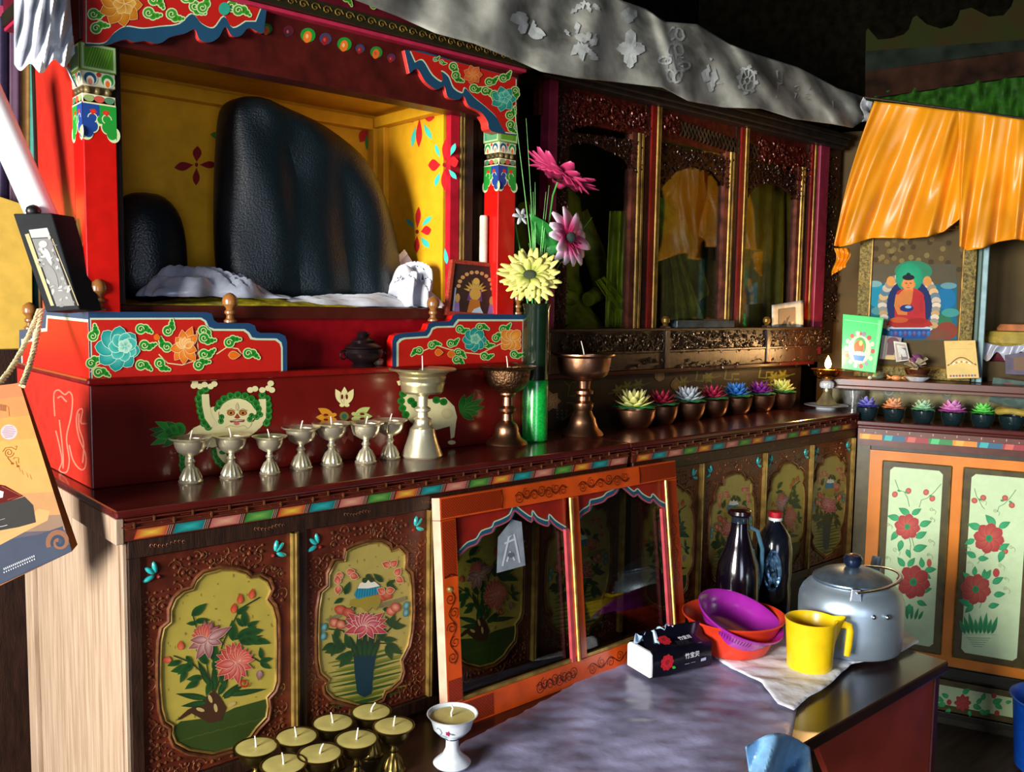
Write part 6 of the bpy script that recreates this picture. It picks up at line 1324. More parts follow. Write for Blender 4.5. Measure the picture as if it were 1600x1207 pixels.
# ---- row of dark glazed bowls with wax flowers on the cupboard counter
dkb = mat('dark_blue_glaze', '#16282c', .18, coat=.8)
FL = [(.022, 'violet', '#3a2c9a', '#8a90d8', 5), (.108, 'orange', '#b86a3c', '#e0b088', 6), (.200, 'pale green', '#58a078', '#b8dcb8', 6), (.290, 'pink lilac', '#a8489a', '#dc98d0', 7), (.380, 'bright green', '#2a9a2c', '#7ae068', 8)]
for i, (s, nm, a, b_, n_) in enumerate(FL):
    loc = RP(s, .045, 1.0242)
    obowl('glazed_bowl', 'dark glazed bowl under the %s flower on the corner cupboard' % nm, 'bowl', loc, .036, .042, dkb, 'dark glazed bowls on the corner cupboard')
    lotus('wax_flower', '%s wax flower filling a dark glazed bowl' % nm, 'flower', loc+V3((0, 0, .0425)), .036 if i != 3 else .042, a, b_, 'wax flowers in the dark bowls', n=n_, L=3, rz=i, leafcol=a, pw=.85)
for i, s in enumerate((.466, .552)):
    loc = RP(s, .045, 1.0242)
    obowl('glazed_bowl', ['dark glazed bowl with a yellow cloth ring, sixth from the left on the corner cupboard', 'dark glazed bowl outside the yellow ring, last on the corner cupboard'][i], 'bowl', loc, .040, .042, dkb, 'dark glazed bowls on the corner cupboard')
o = MB().tube([(.05*cos(a*pi/10), .024*sin(a*pi/10), .011+.003*sin(a)) for a in range(21)], .010, 10).build('yellow_cloth_ring', mat('mustard_cloth', '#a8923a')); o.location = RP(.472, .042, 1.0669+.003); o.rotation_euler = (0, 0, ROTR); tag(o, 'twisted mustard cloth ring laid over the sixth dark bowl', 'cloth')
# ---- lit butter lamp at the corner
LP = V3((2.965, 1.668, 1.0502))
t = thing('lit_lamp', 'lit brass butter lamp with bright flame standing on a white saucer in the corner', 'butter lamp', LP+V3((0, 0, .0145)))
MB().lathe([(0, 0), (.036, 0), (.038, .004), (.030, .012), (.016, .035), (.012, .045), (.014, .052), (.012, .058)], seg=32).build('foot', brassg, t)
MB().lathe([(.012, .058), (.02, .060), (.024, .066), (.024, .078), (.02, .084), (.012, .088)], seg=32, rib=(.06, .08, .05, 12)).build('collar', mat('cut_glass', '#c8ccd0', .1, coat=1), t)
MB().lathe([(.012, .088), (.034, .094), (.046, .108), (.050, .122), (.058, .126), (.056, .128), (.046, .124), (.040, .108), (0, .106)], seg=40).build('bowl', mat('polished_gold_brass', '#c07a30', .25, 1.), t)
MB().tube([(.058+.012*cos(a*.5), 0, .115+.012*sin(a*.5)) for a in range(13)], .003, 8).build('handle', mat('polished_gold_brass', '#c07a30'), t); MB().tube([(-.058-.012*cos(a*.5), 0, .115+.012*sin(a*.5)) for a in range(13)], .003, 8).build('handle', mat('polished_gold_brass', '#c07a30'), t)
MB().tube([(0, 0, .106), (0, 0, .134)], .002, 6).build('wick', wick, t)
MB().lathe([(0, .128), (.008, .134), (.0115, .144), (.009, .156), (.004, .168), (0, .176)], seg=20).build('flame', mat('flame_glow', '#ffcf80', .5, emit='#ffc070', estr=45), t)
pl = bpy.data.lights.new('flame_light', 'POINT'); pl.energy = 2.4; pl.color = (1, .55, .22); pl.shadow_soft_size = .012
po = bpy.data.objects.new('flame_light', pl); C.objects.link(po); po.location = LP+V3((-.005, -.012, .205))
o = MB().lathe([(0, 0), (.034, 0), (.036, .004), (.062, .010), (.076, .0135), (.074, .0145), (.05, .010), (.040, .008), (0, .008)], seg=40).build('saucer', mat('white_porcelain', '#c8d0d8')); o.location = LP; tag(o, 'white saucer under the lit butter lamp', 'saucer')
o = MB().lathe([(0, 0), (.033, 0), (.035, .006), (.037, .09), (.0345, .09), (.033, .008), (0, .007)], seg=36).build('drinking_glass', glassmat('thick_clear_glass', '#c8ccc8', refl=.12, rough=.05, milky=.12)); o.location = RP(-.035, .155, 1.0242)+V3((0, 0, .0)); tag(o, 'clear drinking glass standing right behind the lit lamp', 'glass')
# ---------------------------------------------------------------- low table in front of the cabinets
ZT = .52
tb = thing('low_table', 'low dark brown table with a red splayed end board, standing before the carved cabinets', 'table', (1.3, 1.2, 0))
tw_ = mat('dark_table_top', '#2b1815', .28, var=.25, scale=6, coat=.3, stretch=(1, 7, 1))
MB().box(.30, 2.30, .925, 1.525, ZT-.028, ZT).build('tabletop', tw_, tb, w=True, bevel=.004)
m = MB(); m.prism([(1.70, ZT-.029), (2.265, ZT-.029), (2.265, .0), (2.02, .0)], lambda u, v, d: V3((u, d, v)), .945, .962)
m.build('front_board', mat('brick_red_paint', '#9c3a2a', .45, var=.12, scale=6), tb, w=True, bevel=.002)
m = MB(); m.box(2.266, 2.29, .940, .975, 0, ZT-.029); m.build('leg', mat('dark_red_leg', '#40161a', .4), tb, w=True, bevel=.002)
m = MB(); m.box(2.266, 2.29, 1.48, 1.515, 0, ZT-.029); m.build('leg', mat('dark_red_leg', '#40161a'), tb, w=True, bevel=.002)
for y in (.945, 1.48): m = MB(); m.box(.34, .37, y, y+.03, 0, ZT-.029); m.build('leg', mat('dark_red_leg', '#40161a'), tb, w=True, bevel=.002)
# plastic sheets
pl_m = glassmat('crinkled_clear_plastic', '#dfe0ea', refl=.07, rough=.28, milky=.52, mcol='#bcbce8', bump=.8, bscale=7)
pl_w = glassmat('white_shiny_plastic', '#e8ecf4', refl=.15, rough=.22, milky=.98, mcol='#eef2fc', bump=.9, bscale=12, mmin=.75)
def inside(P): return P
def sheet(name, label, OUT, mt, hz, seed, edge=.006, zoff=0., cell=.008, xform=None, zero=None):
    """flat crinkled film covering a px outline on the table"""
    W3 = [onZ(x, y, ZT) for x, y in OUT]; P2 = [(q.x, q.y) for q in W3]
    rnd = random.Random(seed); ws = [(rnd.uniform(8, 60), rnd.uniform(8, 60), rnd.uniform(0, 6.3), rnd.uniform(.3, 1)) for _ in range(12)]
    x0, x1 = min(p[0] for p in P2), max(p[0] for p in P2); y0, y1 = min(p[1] for p in P2), max(p[1] for p in P2)
    x0 -= cell; y0 -= cell; nx, ny = int((x1-x0)/cell)+2, int((y1-y0)/cell)+2; idx = {}; vs = []; fs = []
    def vid(i, j):
        if (i, j) not in idx:
            x, y = x0+i*cell, y0+j*cell
            h = sum(a*abs(sin(p*x+q*y+ph)) for p, q, ph, a in ws)/6*hz
            if not inpoly(x, y, P2):     # pull stray corners to the outline
                best = None
                for k in range(len(P2)):
                    a, b = P2[k-1], P2[k]; dx, dy = b[0]-a[0], b[1]-a[1]; t = max(0, min(1, ((x-a[0])*dx+(y-a[1])*dy)/(dx*dx+dy*dy)))
                    qx, qy = a[0]+dx*t, a[1]+dy*t; e = math.hypot(x-qx, y-qy)
                    if best is None or e < best[0]: best = (e, qx, qy)
                x, y = best[1], best[2]; h *= .5
            z = ZT+.0012+zoff+h
            if y < .922: z = ZT+.0012-(.922-y)*2.2; y = .918-.02*(.922-y)+h*.4
            idx[(i, j)] = len(vs); vs.append((x, y, z))
        return idx[(i, j)]
    for i in range(nx):
        for j in range(ny):
            if any(inpoly(x0+(i+a)*cell, y0+(j+b)*cell, P2) for a in (0, 1) for b in (0, 1)): fs.append((vid(i, j), vid(i+1, j), vid(i+1, j+1), vid(i, j+1)))
    o = MB().add(vs, fs).build(name, mt, None, ang=80); tag(o, label, 'plastic sheet'); return o
sheet('plastic_sheet', 'large clear crinkled plastic sheet spread over the dark table top', [(700, 1207), (720, 1165), (810, 1120), (900, 1070), (985, 1032), (1080, 1020), (1240, 1030), (1262, 1090), (1245, 1110), (1238, 1150), (1225, 1185), (1190, 1225), (1150, 1260), (900, 1300), (760, 1290)], pl_m, .005, 5)
sheet('plastic_sheet', 'white glossy plastic bag sheet under the basins, yellow mug and kettle', [(1085, 1010), (1200, 985), (1400, 985), (1436, 1010), (1400, 1030), (1330, 1045), (1290, 1082), (1262, 1098), (1240, 1118), (1215, 1108), (1190, 1075), (1130, 1045)], pl_w, .009, 9, zoff=.006, cell=.006)
# blue bag hanging low at the table front
o = MB().grid(lambda u, v: onY(1165+100*u+10*v, 1168+77*v-22*sin(pi*u)*(1-v), .895+.03*sin(u*9+v*4)*(.3+v)-.02*v), 30, 20).build('plastic_bag', mat('pale_blue_plastic', '#7fb0d8', .3, bump=.4, bscale=30, var=.15), solid=.001); tag(o, 'pale blue plastic bag at the bottom edge below the table front', 'bag')
o = MB().lathe([(0, 0), (.10, 0), (.12, .02), (.135, .35), (.145, .37), (.14, .372), (.128, .35), (.11, .02), (0, .015)], (0, 0, 0), 40).build('blue_bucket', mat('bright_blue_plastic', '#0c50c0', .35)); o.location = onZ(1652, 1200, .0)-NW*.04; o.scale = (1, 1, .62); tag(o, 'bright blue plastic bucket on the floor, cut off by the right edge', 'bucket')
# ---------------------------------------------------------------- orange glazed window frame leaning on the cabinets
FB, FT = V3((1.2, 1.425, ZT+.012)), V3((1.2, 1.508, .990))
FV = (FT-FB).normalized(); FN = V3((0, -FV.z, FV.y))
def FP(x, v, d=0.): return V3((x+.034*(v/.468-.75), FB.y, FB.z))+FV*v+FN*d
def fb(m, x0, x1, v0, v1, d0, d1, mi=0): return m.hexa([FP(x0, v0, d1), FP(x1, v0, d1), FP(x1, v1, d1), FP(x0, v1, d1), FP(x0, v0, d0), FP(x1, v0, d0), FP(x1, v1, d0), FP(x0, v1, d0)], mi)
wf_ = thing('window_frame', 'orange painted two-pane window frame with scalloped red tops leaning on the carved cabinets', 'window frame', (1.5, 1.43, ZT))
FX0, FX1, FH, FD = 1.118, 1.905, .468, .0
cream = mat('bare_edge_wood', '#cfa78e', .5, var=.1)
tk = .028
rails = {}
for nm, a in (('top_rail', (FX0, FX1, FH-.047, FH)), ('bottom_rail', (FX0, FX1, -.012, .040)), ('stile', (FX0, FX0+.040, .041, FH-.048)), ('stile', (FX1-.042, FX1, .041, FH-.048)), ('mullion', (1.512, 1.532, .041, FH-.048))):
    m = MB(); fb(m, a[0], a[1], a[2], a[3], -tk, 0, 0)
    if a[0] == FX0: fb(m, FX0-.0016, FX0-.0002, a[2], a[3], -tk, .0, 1)
    rails.setdefault(nm, []).append(m.build(nm, [orange, cream], wf_, w=True, bevel=.0015))
def fpaint(par, fnn, name='scroll_painting'):
    p = Paint(lambda a, b: FP(a, b), FN); fnn(p); p.done(name, par, m=GPAINT)
dk_ = '#4a1608'
def hatch(p, x0, x1, v0, v1):
    p.poly([(x0, v0), (x1, v0), (x1, v1), (x0, v1)], '#a83410'); k = x0-(v1-v0)
    while k < x1:
        for s_ in (0, 1):
            a = (k, v0) if not s_ else (k, v1); b = (k+(v1-v0), v1) if not s_ else (k+(v1-v0), v0)
            t0 = max(0, (x0-a[0])/(b[0]-a[0])); t1 = min(1, (x1-a[0])/(b[0]-a[0]))
            if t1 > t0: p.stroke([(a[0]+(b[0]-a[0])*t0, a[1]+(b[1]-a[1])*t0), (a[0]+(b[0]-a[0])*t1, a[1]+(b[1]-a[1])*t1)], .0008, dk_)
        k += .0065
def scrollrow(p, x0, x1, v, vert=False, n=9, r=.0125):
    W_ = [(x0+(x1-x0)*i/40, v+.009*sin(pi*n*i/40)) for i in range(41)]; p.stroke(W_ if not vert else [(b, a) for a, b in W_], .0018, dk_)
    for k in range(n):
        t = x0+(x1-x0)*(k+.5)/n; f = 1 if k % 2 else -1
        c = (t, v+f*.004) if not vert else (v+f*.004, t)
        p.spiral(c[0], c[1], r, k*1.7, 1.5, .0016, dk_, f); p.stroke([(c[0]-r, c[1]-f*r*.5), (c[0], c[1]-f*r*1.1), (c[0]+r, c[1]-f*r*.4)] if not vert else [(c[0]-f*r*.5, c[1]-r), (c[0]-f*r*1.1, c[1]), (c[0]-f*r*.4, c[1]+r)], .0014, dk_)
def tp_(p):
    hatch(p, FX0+.003, FX0+.17, FH-.043, FH-.003); hatch(p, FX1-.15, FX1-.003, FH-.043, FH-.003); scrollrow(p, FX0+.21, 1.49, FH-.024, n=7); scrollrow(p, 1.53, FX1-.19, FH-.024, n=6)
    for x in (FX0+.17, FX1-.15): p.stroke([(x, FH-.045), (x+.004, FH-.024), (x, FH-.002)], .003, dk_)
fpaint(rails['top_rail'][0], tp_)
fpaint(rails['bottom_rail'][0], lambda p: (scrollrow(p, FX0+.25, 1.49, .014, n=8), scrollrow(p, 1.53, FX1-.15, .014, n=7), hatch(p, FX0+.003, FX0+.12, -.008, .036)))
fpaint(rails['stile'][0], lambda p: (hatch(p, FX0+.003, FX0+.037, .30, .418), hatch(p, FX0+.003, FX0+.037, .045, .09), scrollrow(p, .12, .27, FX0+.02, True, 5), p.stroke([(FX0+.003, .30), (FX0+.02, .306), (FX0+.037, .30)], .003, dk_)))
fpaint(rails['stile'][1], lambda p: (p.poly([(FX1-.040, .05), (FX1-.002, .05), (FX1-.002, .415), (FX1-.040, .415)], '#a5340f'), scrollrow(p, .15, .33, FX1-.021, True, 6)))
gb = MB()
for x in (1.50, FX1-.050): gb.tube([FP(x, .04, .004), FP(x, FH-.048, .004)], .0045, 8, 0); fb(gb, x-.018, x-.006, .04, FH-.12, -.008, .001, 1)
fb(gb, FX0+.04, FX1-.042, .0405, .048, -.012, -.002, 0)
gb.build('gilt_bead', [gold, mat('salmon_rose_paint', '#b0404a', .4)], wf_, w=True)
for a, b_ in ((FX0+.041, 1.481), (1.533, FX1-.069)):
    m = MB(); fb(m, a, b_, .049, FH-.048, -.018, -.015); m.build('glass_pane', glassmat('wavy_old_pane', '#c8ccc4', refl=.0, rough=.02), wf_, w=True)
OF = lambda X, Y: onP(X, Y, FP(1.5, 0, -.008), FN)
for P in ([(716, 806), (884, 772), (884, 832), (868, 822), (858, 812), (856, 822), (840, 816), (832, 806), (830, 816), (815, 806), (803, 798), (796, 812), (782, 820), (772, 824), (768, 832), (752, 838), (744, 850), (730, 856), (718, 868)], [(893, 769), (1042, 740), (1042, 796), (1030, 790), (1020, 780), (1016, 786), (1004, 780), (996, 772), (990, 776), (978, 766), (968, 760), (960, 772), (948, 778), (942, 784), (930, 788), (922, 790), (920, 798), (908, 806), (896, 822)]):
    P = P[:2]+smo(P[2:], 3); m = MB(); a = [OF(*q) for q in P]; n = len(P); bk = [q-FN*.006 for q in a]
    m.add(a+bk, [list(range(n)), list(range(2*n-1, n-1, -1))]+[(i, i+n, (i+1) % n+n, (i+1) % n) for i in range(n)], 0, False)
    v = m.build('scalloped_valance', mat('valance_red', '#8a1c10', .4), wf_, w=True)
    p = Paint(OF, FN); L = P[2:]
    p.stroke([(x, y-3) for x, y in L], 9, '#1d4a66'); p.stroke([(x, y-8) for x, y in L], 2, '#a8c0a0'); p.stroke([(x, y+.5) for x, y in L], 2.2, '#b0484a')
    p.done('valance_border', v)
st = MB(); q4 = [onP(x, y, FP(1.5, 0, -.0145), FN) for x, y in [(779, 893), (818, 882), (820, 822), (784, 828)]]; q4 = [onP(x, y, FP(1.5, 0, -.0140), FN) for x, y in [(776, 896), (821, 884), (815, 816), (800, 812), (778, 840)]]
st.add(q4, [(0, 1, 2, 3, 4)], 0, False); sk = st.build('paper_label', mat('grey_paper_scrap', '#8a949c', .5, var=.15), wf_, w=True)
p = Paint(lambda X, Y: onP(X, Y, FP(1.5, 0, -.0137), FN), FN)
for L in ([(785, 885), (795, 840), (803, 835), (812, 880)], [(792, 878), (797, 862), (804, 876)], [(788, 850), (806, 842)]): p.stroke(L, 3, '#c4ccd0')
p.ellipse(798, 868, 5, 4, '#5a6468'); p.done('label_print', sk, m=PAPER)
MB().lathe([(.0, 0), (.006, .001), (.008, .006), (.006, .010), (0, .012)], (0, 0, 0), 16).build('knob', gold, wf_).location = V3((1.1155, 1.455, .805))-wf_.location
# ---------------------------------------------------------------- things on the table
cand = [(.664, 1.415), (.735, 1.405), (.813, 1.411), (.891, 1.405), (.892, 1.33), (.813, 1.329), (.738, 1.325), (.673, 1.331)]
pxs = [(400, 1168), (463, 1152), (520, 1130), (580, 1113), (615, 1135), (557, 1156), (500, 1178), (443, 1195)]
cl = ['brass candle cup at the left end of the back row, nearest the cabinet corner', 'brass candle cup second in the back row of candles', 'brass candle cup third in the back row of candles', 'brass candle cup at the right end of the back row, its wick bent left', 'brass candle cup at the right end of the front row, its ribbed foot showing', 'brass candle cup second from the right in the front row', 'brass candle cup third from the right in the front row', 'brass candle cup at the left end of the front row, cut by the lower edge']
for i, (px, py) in enumerate(pxs):
    q = onZ(px, py, ZT+.087)
    t = cup('candle_cup', cl[i], 'filled brass candle cups on the table', (q.x, q.y, ZT+.0001), .088, .033, mat('aged_brass', '#6e5c30', .35, 1., var=.25), i*.8)
    MB().lathe([(0, .0845), (.033, .0845), (.0345, .0868), (.030, .0878), (.015, .0872), (0, .0875)], seg=36).build('wax', mat('yellow_wax', '#c3b76c', .45, var=.08), t)
    rnd = random.Random(i+40); a = rnd.uniform(-.9, .9)
    MB().tube([(a*.010*q_*q_, .002*q_, .086+.021*q_) for q_ in [k/6 for k in range(7)]], [.0016-.0001*k for k in range(7)], 7).build('wick', wick, t)
q = onZ(707, 1115, ZT+.112)
t = thing('porcelain_cup', 'white porcelain stem cup with painted bird, full of yellow wax, right of the brass cups', 'candle', (q.x, q.y, ZT+.0135))
pc = mat('white_porcelain', '#c8d0d8')
MB().lathe([(0, 0), (.034, 0), (.036, .003), (.030, .009), (.018, .020), (.0125, .032), (.012, .048), (.0145, .050), (.0145, .053), (.012, .055)], seg=44).build('foot', pc, t)
MB().lathe([(.012, .055), (.026, .060), (.036, .071), (.040, .086), (.046, .096), (.0485, .0985), (.0465, .0985), (.042, .092), (0, .088)], seg=56).build('bowl', pc, t)
MB().lathe([(0, .0885), (.040, .0885), (.0435, .0925), (.02, .0930), (0, .0932)], seg=40).build('wax', mat('yellow_wax', '#c3b76c'), t)
MB().tube([(-.002, 0, .091), (-.003, 0, .100), (.001, 0, .108), (-.004, 0, .118)], .0016, 7).build('wick', wick, t)
MB().lathe([(.0148, .0505), (.0152, .0515), (.0148, .0528)], seg=30).build('blue_ring', mat('blue_glaze', '#1c2448', .3), t)
c0 = V3((q.x, q.y, ZT+.0135)); d0 = V3((-.66, -.75, 0)).normalized(); r0 = V3((.75, -.66, 0))
def bsurf(a, z): 
    th = a/.040; rr = .0365+.004*max(0, min(1, (z-.071)/.015)); return c0+d0*rr*cos(th)+r0*rr*sin(th)+V3((0, 0, z))
p = Paint(lambda a, z: bsurf(a, z), d0, base=.0006)
p.stroke([(-.024, .070), (-.019, .076), (-.022, .083), (-.028, .084), (-.030, .081)], .0016, '#5a6470'); p.petal(-.022, .070, -.2, .016, .004, '#7a8490')
for a in (0, 1, 2, 3, 4): p.petal(-.006, .076, a*1.25, .006, .004, '#8a1c4a')
p.petal(-.001, .076, -.3, .01, .003, '#4a6a50'); p.done('bird_painting', t)
# tissue pack
t = thing('tissue_pack', 'black tissue pack with red roses and white open end lying on the plastic sheet', 'tissue pack', (0, 0, 0))
a = onZ(1017, 1064, ZT+.014); b = onZ(1112, 1042, ZT+.014); u = (b-a); u.z = 0; L = u.length; u.normalize(); w_ = V3((-u.y, u.x, 0)); H = .066; D = .098; t.location = a; 
bk_ = mat('black_film_wrap', '#0b0c18', .22, bump=.15, bscale=30, coat=.4)
def TPk(x, y, z): return a+u*x+w_*y+V3((0, 0, z))
def packsurf(s, x):   # s around the long body
    ring = [(0, .004), (0, H*.5), (.002, H-.008), (.012, H), (D*.35, H+.006), (D*.45, H+.030), (D*.50, H+.034), (D*.55, H+.030), (D*.62, H+.006), (D-.010, H), (D-.001, H-.008), (D, H*.5), (D, .003), (D-.006, 0), (.006, 0), (0, .004)]
    return TPk(x, ring[s][0], ring[s][1])
m = MB(); nS = 15; xs = [.004, .012, L*.3, L*.6, L-.010, L-.002]
vs = [packsurf(s, x) + V3((0, 0, .002*sin(x*70+s))) for x in xs for s in range(nS)]
m.add(vs, [(i*nS+k, (i+1)*nS+k, (i+1)*nS+(k+1) % nS, i*nS+(k+1) % nS) for i in range(5) for k in range(nS)]+[[5*nS+k for k in range(nS)]], 0, True)
bd = m.build('wrapper', bk_, t, w=True, ang=60)
m = MB(); pr = [(.004, .003), (.0035, H-.010), (.012, H-.002), (D-.012, H-.002), (D-.003, H-.010), (D-.004, .003)]
m.prism(pr, lambda y, z, d: TPk(d, y, z), -.001, .010); m.build('tissue_end', mat('white_tissue', '#f2f3f6', .8, var=.03), t, w=True, bevel=.003)
m = MB(); m.grid(lambda uu, v: TPk(-.012+.11*uu, D*.5+.018*sin(uu*9)*(1-v)+.006*sin(uu*23), H+.004+.034*v-.012*(1-uu)*v+.004*sin(uu*31)), 24, 8); m.build('opened_flap', mat('bluish_tissue', '#a9c4e0', .5), t, w=True, solid=.001)
def rose(p, x, y, r):
    for k in range(9): p.petal(x, y, k*.698, r, r*.75, '#b01020', '#d82838', edge=('#6a0814', r*.03), rd=.6, tip=.4)
    for k in range(6): p.petal(x, y, k*1.05+.3, r*.62, r*.5, '#d02030', '#a00c1c', edge=('#6a0814', r*.03), rd=.6, tip=.4)
    p.spiral(x, y, r*.35, 0, 1.8, r*.07, '#6a0814')
p = Paint(lambda x, z: TPk(x, 0, z), -w_, base=.002)
rose(p, .045, .036, .020); p.petal(.060, .022, -.3, .012, .007, '#3fae3a', rd=.7)
p.stroke([(.098, .022), (.113, .022)], .0015, '#888898'); p.stroke([(.117, .0225), (.130, .0225)], .0012, '#888898'); p.poly([(.147, .020), (.163, .021), (.163, .028), (.147, .027)], '#aab4d0')
p.done('rose_print', bd, m=PAPER)
p = Paint(lambda x, y: TPk(x, D*.05+y, H+.004+y*.32), (-w_+V3((0, 0, 2))).normalized(), base=.003)
rose(p, .055, .022, .018); p.done('rose_print', bd, m=PAPER)
def text(body, pos, U, V, size, m, par, name='lettering'):
    cu = bpy.data.curves.new(name, 'FONT'); cu.body = body; cu.size = size; cu.extrude = .0002; cu.resolution_u = 3
    o = bpy.data.objects.new(name, cu); C.objects.link(o)
    dg = bpy.context.evaluated_depsgraph_get(); me = bpy.data.meshes.new_from_object(o.evaluated_get(dg)); bpy.data.objects.remove(o)
    o = bpy.data.objects.new(name, me); C.objects.link(o); me.materials.clear(); me.materials.append(m)
    U = V3(U).normalized(); V = V3(V).normalized(); N = U.cross(V)
    M = Matrix(((U.x, V.x, N.x, pos[0]), (U.y, V.y, N.y, pos[1]), (U.z, V.z, N.z, pos[2]), (0, 0, 0, 1)))
    o.parent = par; chain = Matrix.Identity(4); q = par; L_ = []
    while q is not None: L_.append(q); q = q.parent
    for q in reversed(L_): chain = chain @ (Matrix.Translation(q.location) @ q.rotation_euler.to_matrix().to_4x4())
    me.transform(chain.inverted() @ M); return o
wl_ = mat('white_lettering', '#e6e8f0', .5, var=.02)
text('竹宝贝', TPk(.098, -.0024, .036), u, (0, 0, 1), .0150, wl_, bd)
text('竹宝贝', TPk(.096, D*.18, H+.0095), u, w_+V3((0, 0, .34)), .0130, wl_, bd)
# basins
t = thing('red_basin', 'round orange-red plastic basin standing on the sheet, holding the purple strainer', 'basin', (1.905, 1.300, ZT+.016))
rdp = mat('orange_red_plastic', '#d63a20', .35, var=.06, subs=0)
MB().lathe([(0, 0), (.080, 0), (.086, .004), (.094, .02), (.108, .055), (.120, .082), (.128, .0875), (.130, .092), (.1275, .093), (.117, .086), (.104, .055), (.090, .02), (.082, .006), (0, .005)], seg=64).build('bowl', rdp, t)
t2 = thing('purple_strainer', 'translucent purple plastic strainer tilted inside the red basin', 'strainer', (1.885, 1.275, ZT+.016+.076))
t2.rotation_euler = (radians(17), radians(13), radians(-30))
pp = mat('purple_plastic', '#a82aa8', .2, trans=.1, var=.05, coat=.4)
MB().lathe([(0, -.030), (.060, -.029), (.078, -.022), (.092, .0), (.102, .018), (.110, .023), (.1115, .027), (.109, .028), (.100, .023), (.089, .002), (.076, -.019), (.060, -.026), (0, -.027)], seg=64).build('bowl', pp, t2)
m = MB(); 
for k in range(14): a_ = -2.6+k*.075; m.box(-.0008, .0008, -.0006, .0006, -.008, .008, xf=Matrix.Translation((.0945*cos(a_), .0945*sin(a_), .005)) @ Matrix.Rotation(a_+pi/2, 4, 'Z') @ Matrix.Rotation(.5, 4, 'X'))
m.build('slots', mat('dark_slot', '#3a0c48', .5), t2)
# yellow mug
c = onZ(1276, 1058, ZT+.012); c = V3((c.x+.036, c.y+.041, 0)); t = thing('yellow_mug', 'yellow plastic measuring mug with spout and open handle beside the kettle', 'mug', (c.x, c.y, ZT+.0135), radians(-42))
ym = mat('yellow_plastic', '#ecc414', .3, var=.05)
m = MB(); prof = [(0, 0), (.050, 0), (.053, .003), (.056, .06), (.060, .112), (.062, .120), (.060, .122), (.0575, .118), (.054, .06), (.051, .005), (0, .004)]
vs = []; sg = 64
for r, z in prof:
    for k in range(sg):
        a_ = 2*pi*k/sg; e = math.exp(-((((a_-pi+pi) % (2*pi))-pi)/.22)**2)*max(0, (z-.07)/.05)*.022 if r > .03 else 0
        vs.append(((r+e)*cos(a_), (r+e)*sin(a_), z+e*.25))
nn = len(prof); m.add(vs, [(i*sg+k, i*sg+(k+1) % sg, (i+1)*sg+(k+1) % sg, (i+1)*sg+k) for i in range(nn-1) for k in range(sg)]+[list(range(sg-1, -1, -1)), [(nn-1)*sg+k for k in range(sg)]])
m.build('body', ym, t)
MB().tube([(.058, 0, .108), (.080, 0, .108), (.092, 0, .104), (.095, 0, .092), (.093, 0, .06), (.090, 0, .03)], [.006, .006, .006, .006, .006, .005], 10, 0, 1.5).build('handle', ym, t)
MB().box(-.058, -.0535, -.002, .002, .0, .0).build('seam', ym, t) if False else None
t.rotation_euler = (0, 0, radians(-42))
for ch in t.children:
    if ch.name.startswith('body'): ch.rotation_euler = (0, 0, radians(180))
# kettle
c = onZ(1356, 1039, ZT+.012); c = V3((c.x+.66*.128, c.y+.75*.128, 0)); t = thing('aluminium_kettle', 'large dented aluminium kettle with black lid knob on the table', 'kettle', (c.x, c.y, ZT+.0140))
alm = mat('dull_aluminium', '#bdd2e2', .4, .75, var=.12, scale=7, bump=.06, bscale=12)
MB().lathe([(0, 0), (.118, 0), (.126, .003), (.130, .010), (.132, .05), (.133, .105), (.131, .120), (.124, .134), (.112, .146), (.102, .152), (.100, .156), (.094, .157), (0, .150)], seg=72).build('body', alm, t)
MB().lathe([(.0, .154), (.097, .1575), (.100, .160), (.099, .163), (.092, .166), (.075, .176), (.045, .185), (.020, .188), (0, .189)], seg=64).build('lid', mat('blue_grey_aluminium', '#8aa2b8', .35, .8, var=.15), t)
MB().lathe([(.012, .1885), (.017, .190), (.023, .198), (.025, .208), (.020, .216), (.008, .220), (0, .2205)], seg=32).build('knob', mat('black_blue_knob', '#0d1a30', .3, coat=.5), t)
dc = V3((-.66, -.75, 0)).normalized(); rc = V3((.75, -.66, 0)).normalized()
def lug(d):
    m = MB(); e = V3((-d.y, d.x, 0)); o_ = d*.121
    m.hexa([o_-e*.016+V3((0, 0, .128)), o_+e*.016+V3((0, 0, .128)), o_+e*.011-d*.008+V3((0, 0, .165)), o_-e*.011-d*.008+V3((0, 0, .165)), o_-e*.016-d*.006+V3((0, 0, .128)), o_+e*.016-d*.006+V3((0, 0, .128)), o_+e*.011-d*.014+V3((0, 0, .165)), o_-e*.011-d*.014+V3((0, 0, .165))])
    return m.build('lug', mat('bright_aluminium', '#c4ccd2', .22, 1.), t, bevel=.002)
d1 = (dc*.92-rc*.25).normalized(); d2 = -d1
lug(d1); lug(d2)
for sx in (-.022, .012): MB().ell(dc*.1325+rc*(sx+.03)+V3((0, 0, .108)), (.006, .006, .006), 0, 2).build('rivet', mat('bright_aluminium', '#c4ccd2'), t)
# bail handle folded down over the right shoulder
side = rc; pts = []
for k in range(25):
    a_ = pi*k/24; p_ = d1*.122*cos(a_)+(side*.128+V3((0, 0, .012)))*sin(a_)+V3((0, 0, .158)); pts.append(p_)
MB().tube(pts, .0065, 10, 0, .35).build('bail_handle', mat('bright_aluminium', '#c4ccd2'), t)
sp_ = (-dc*.75+rc*.66).normalized(); 
MB().tube([sp_*.115+V3((0, 0, .085)), sp_*.150+V3((0, 0, .115)), sp_*.172+V3((0, 0, .150)), sp_*.186+V3((0, 0, .176))], [.026, .020, .015, .014], 20).build('spout', alm, t)
t.scale = (.98, .98, 1.1)
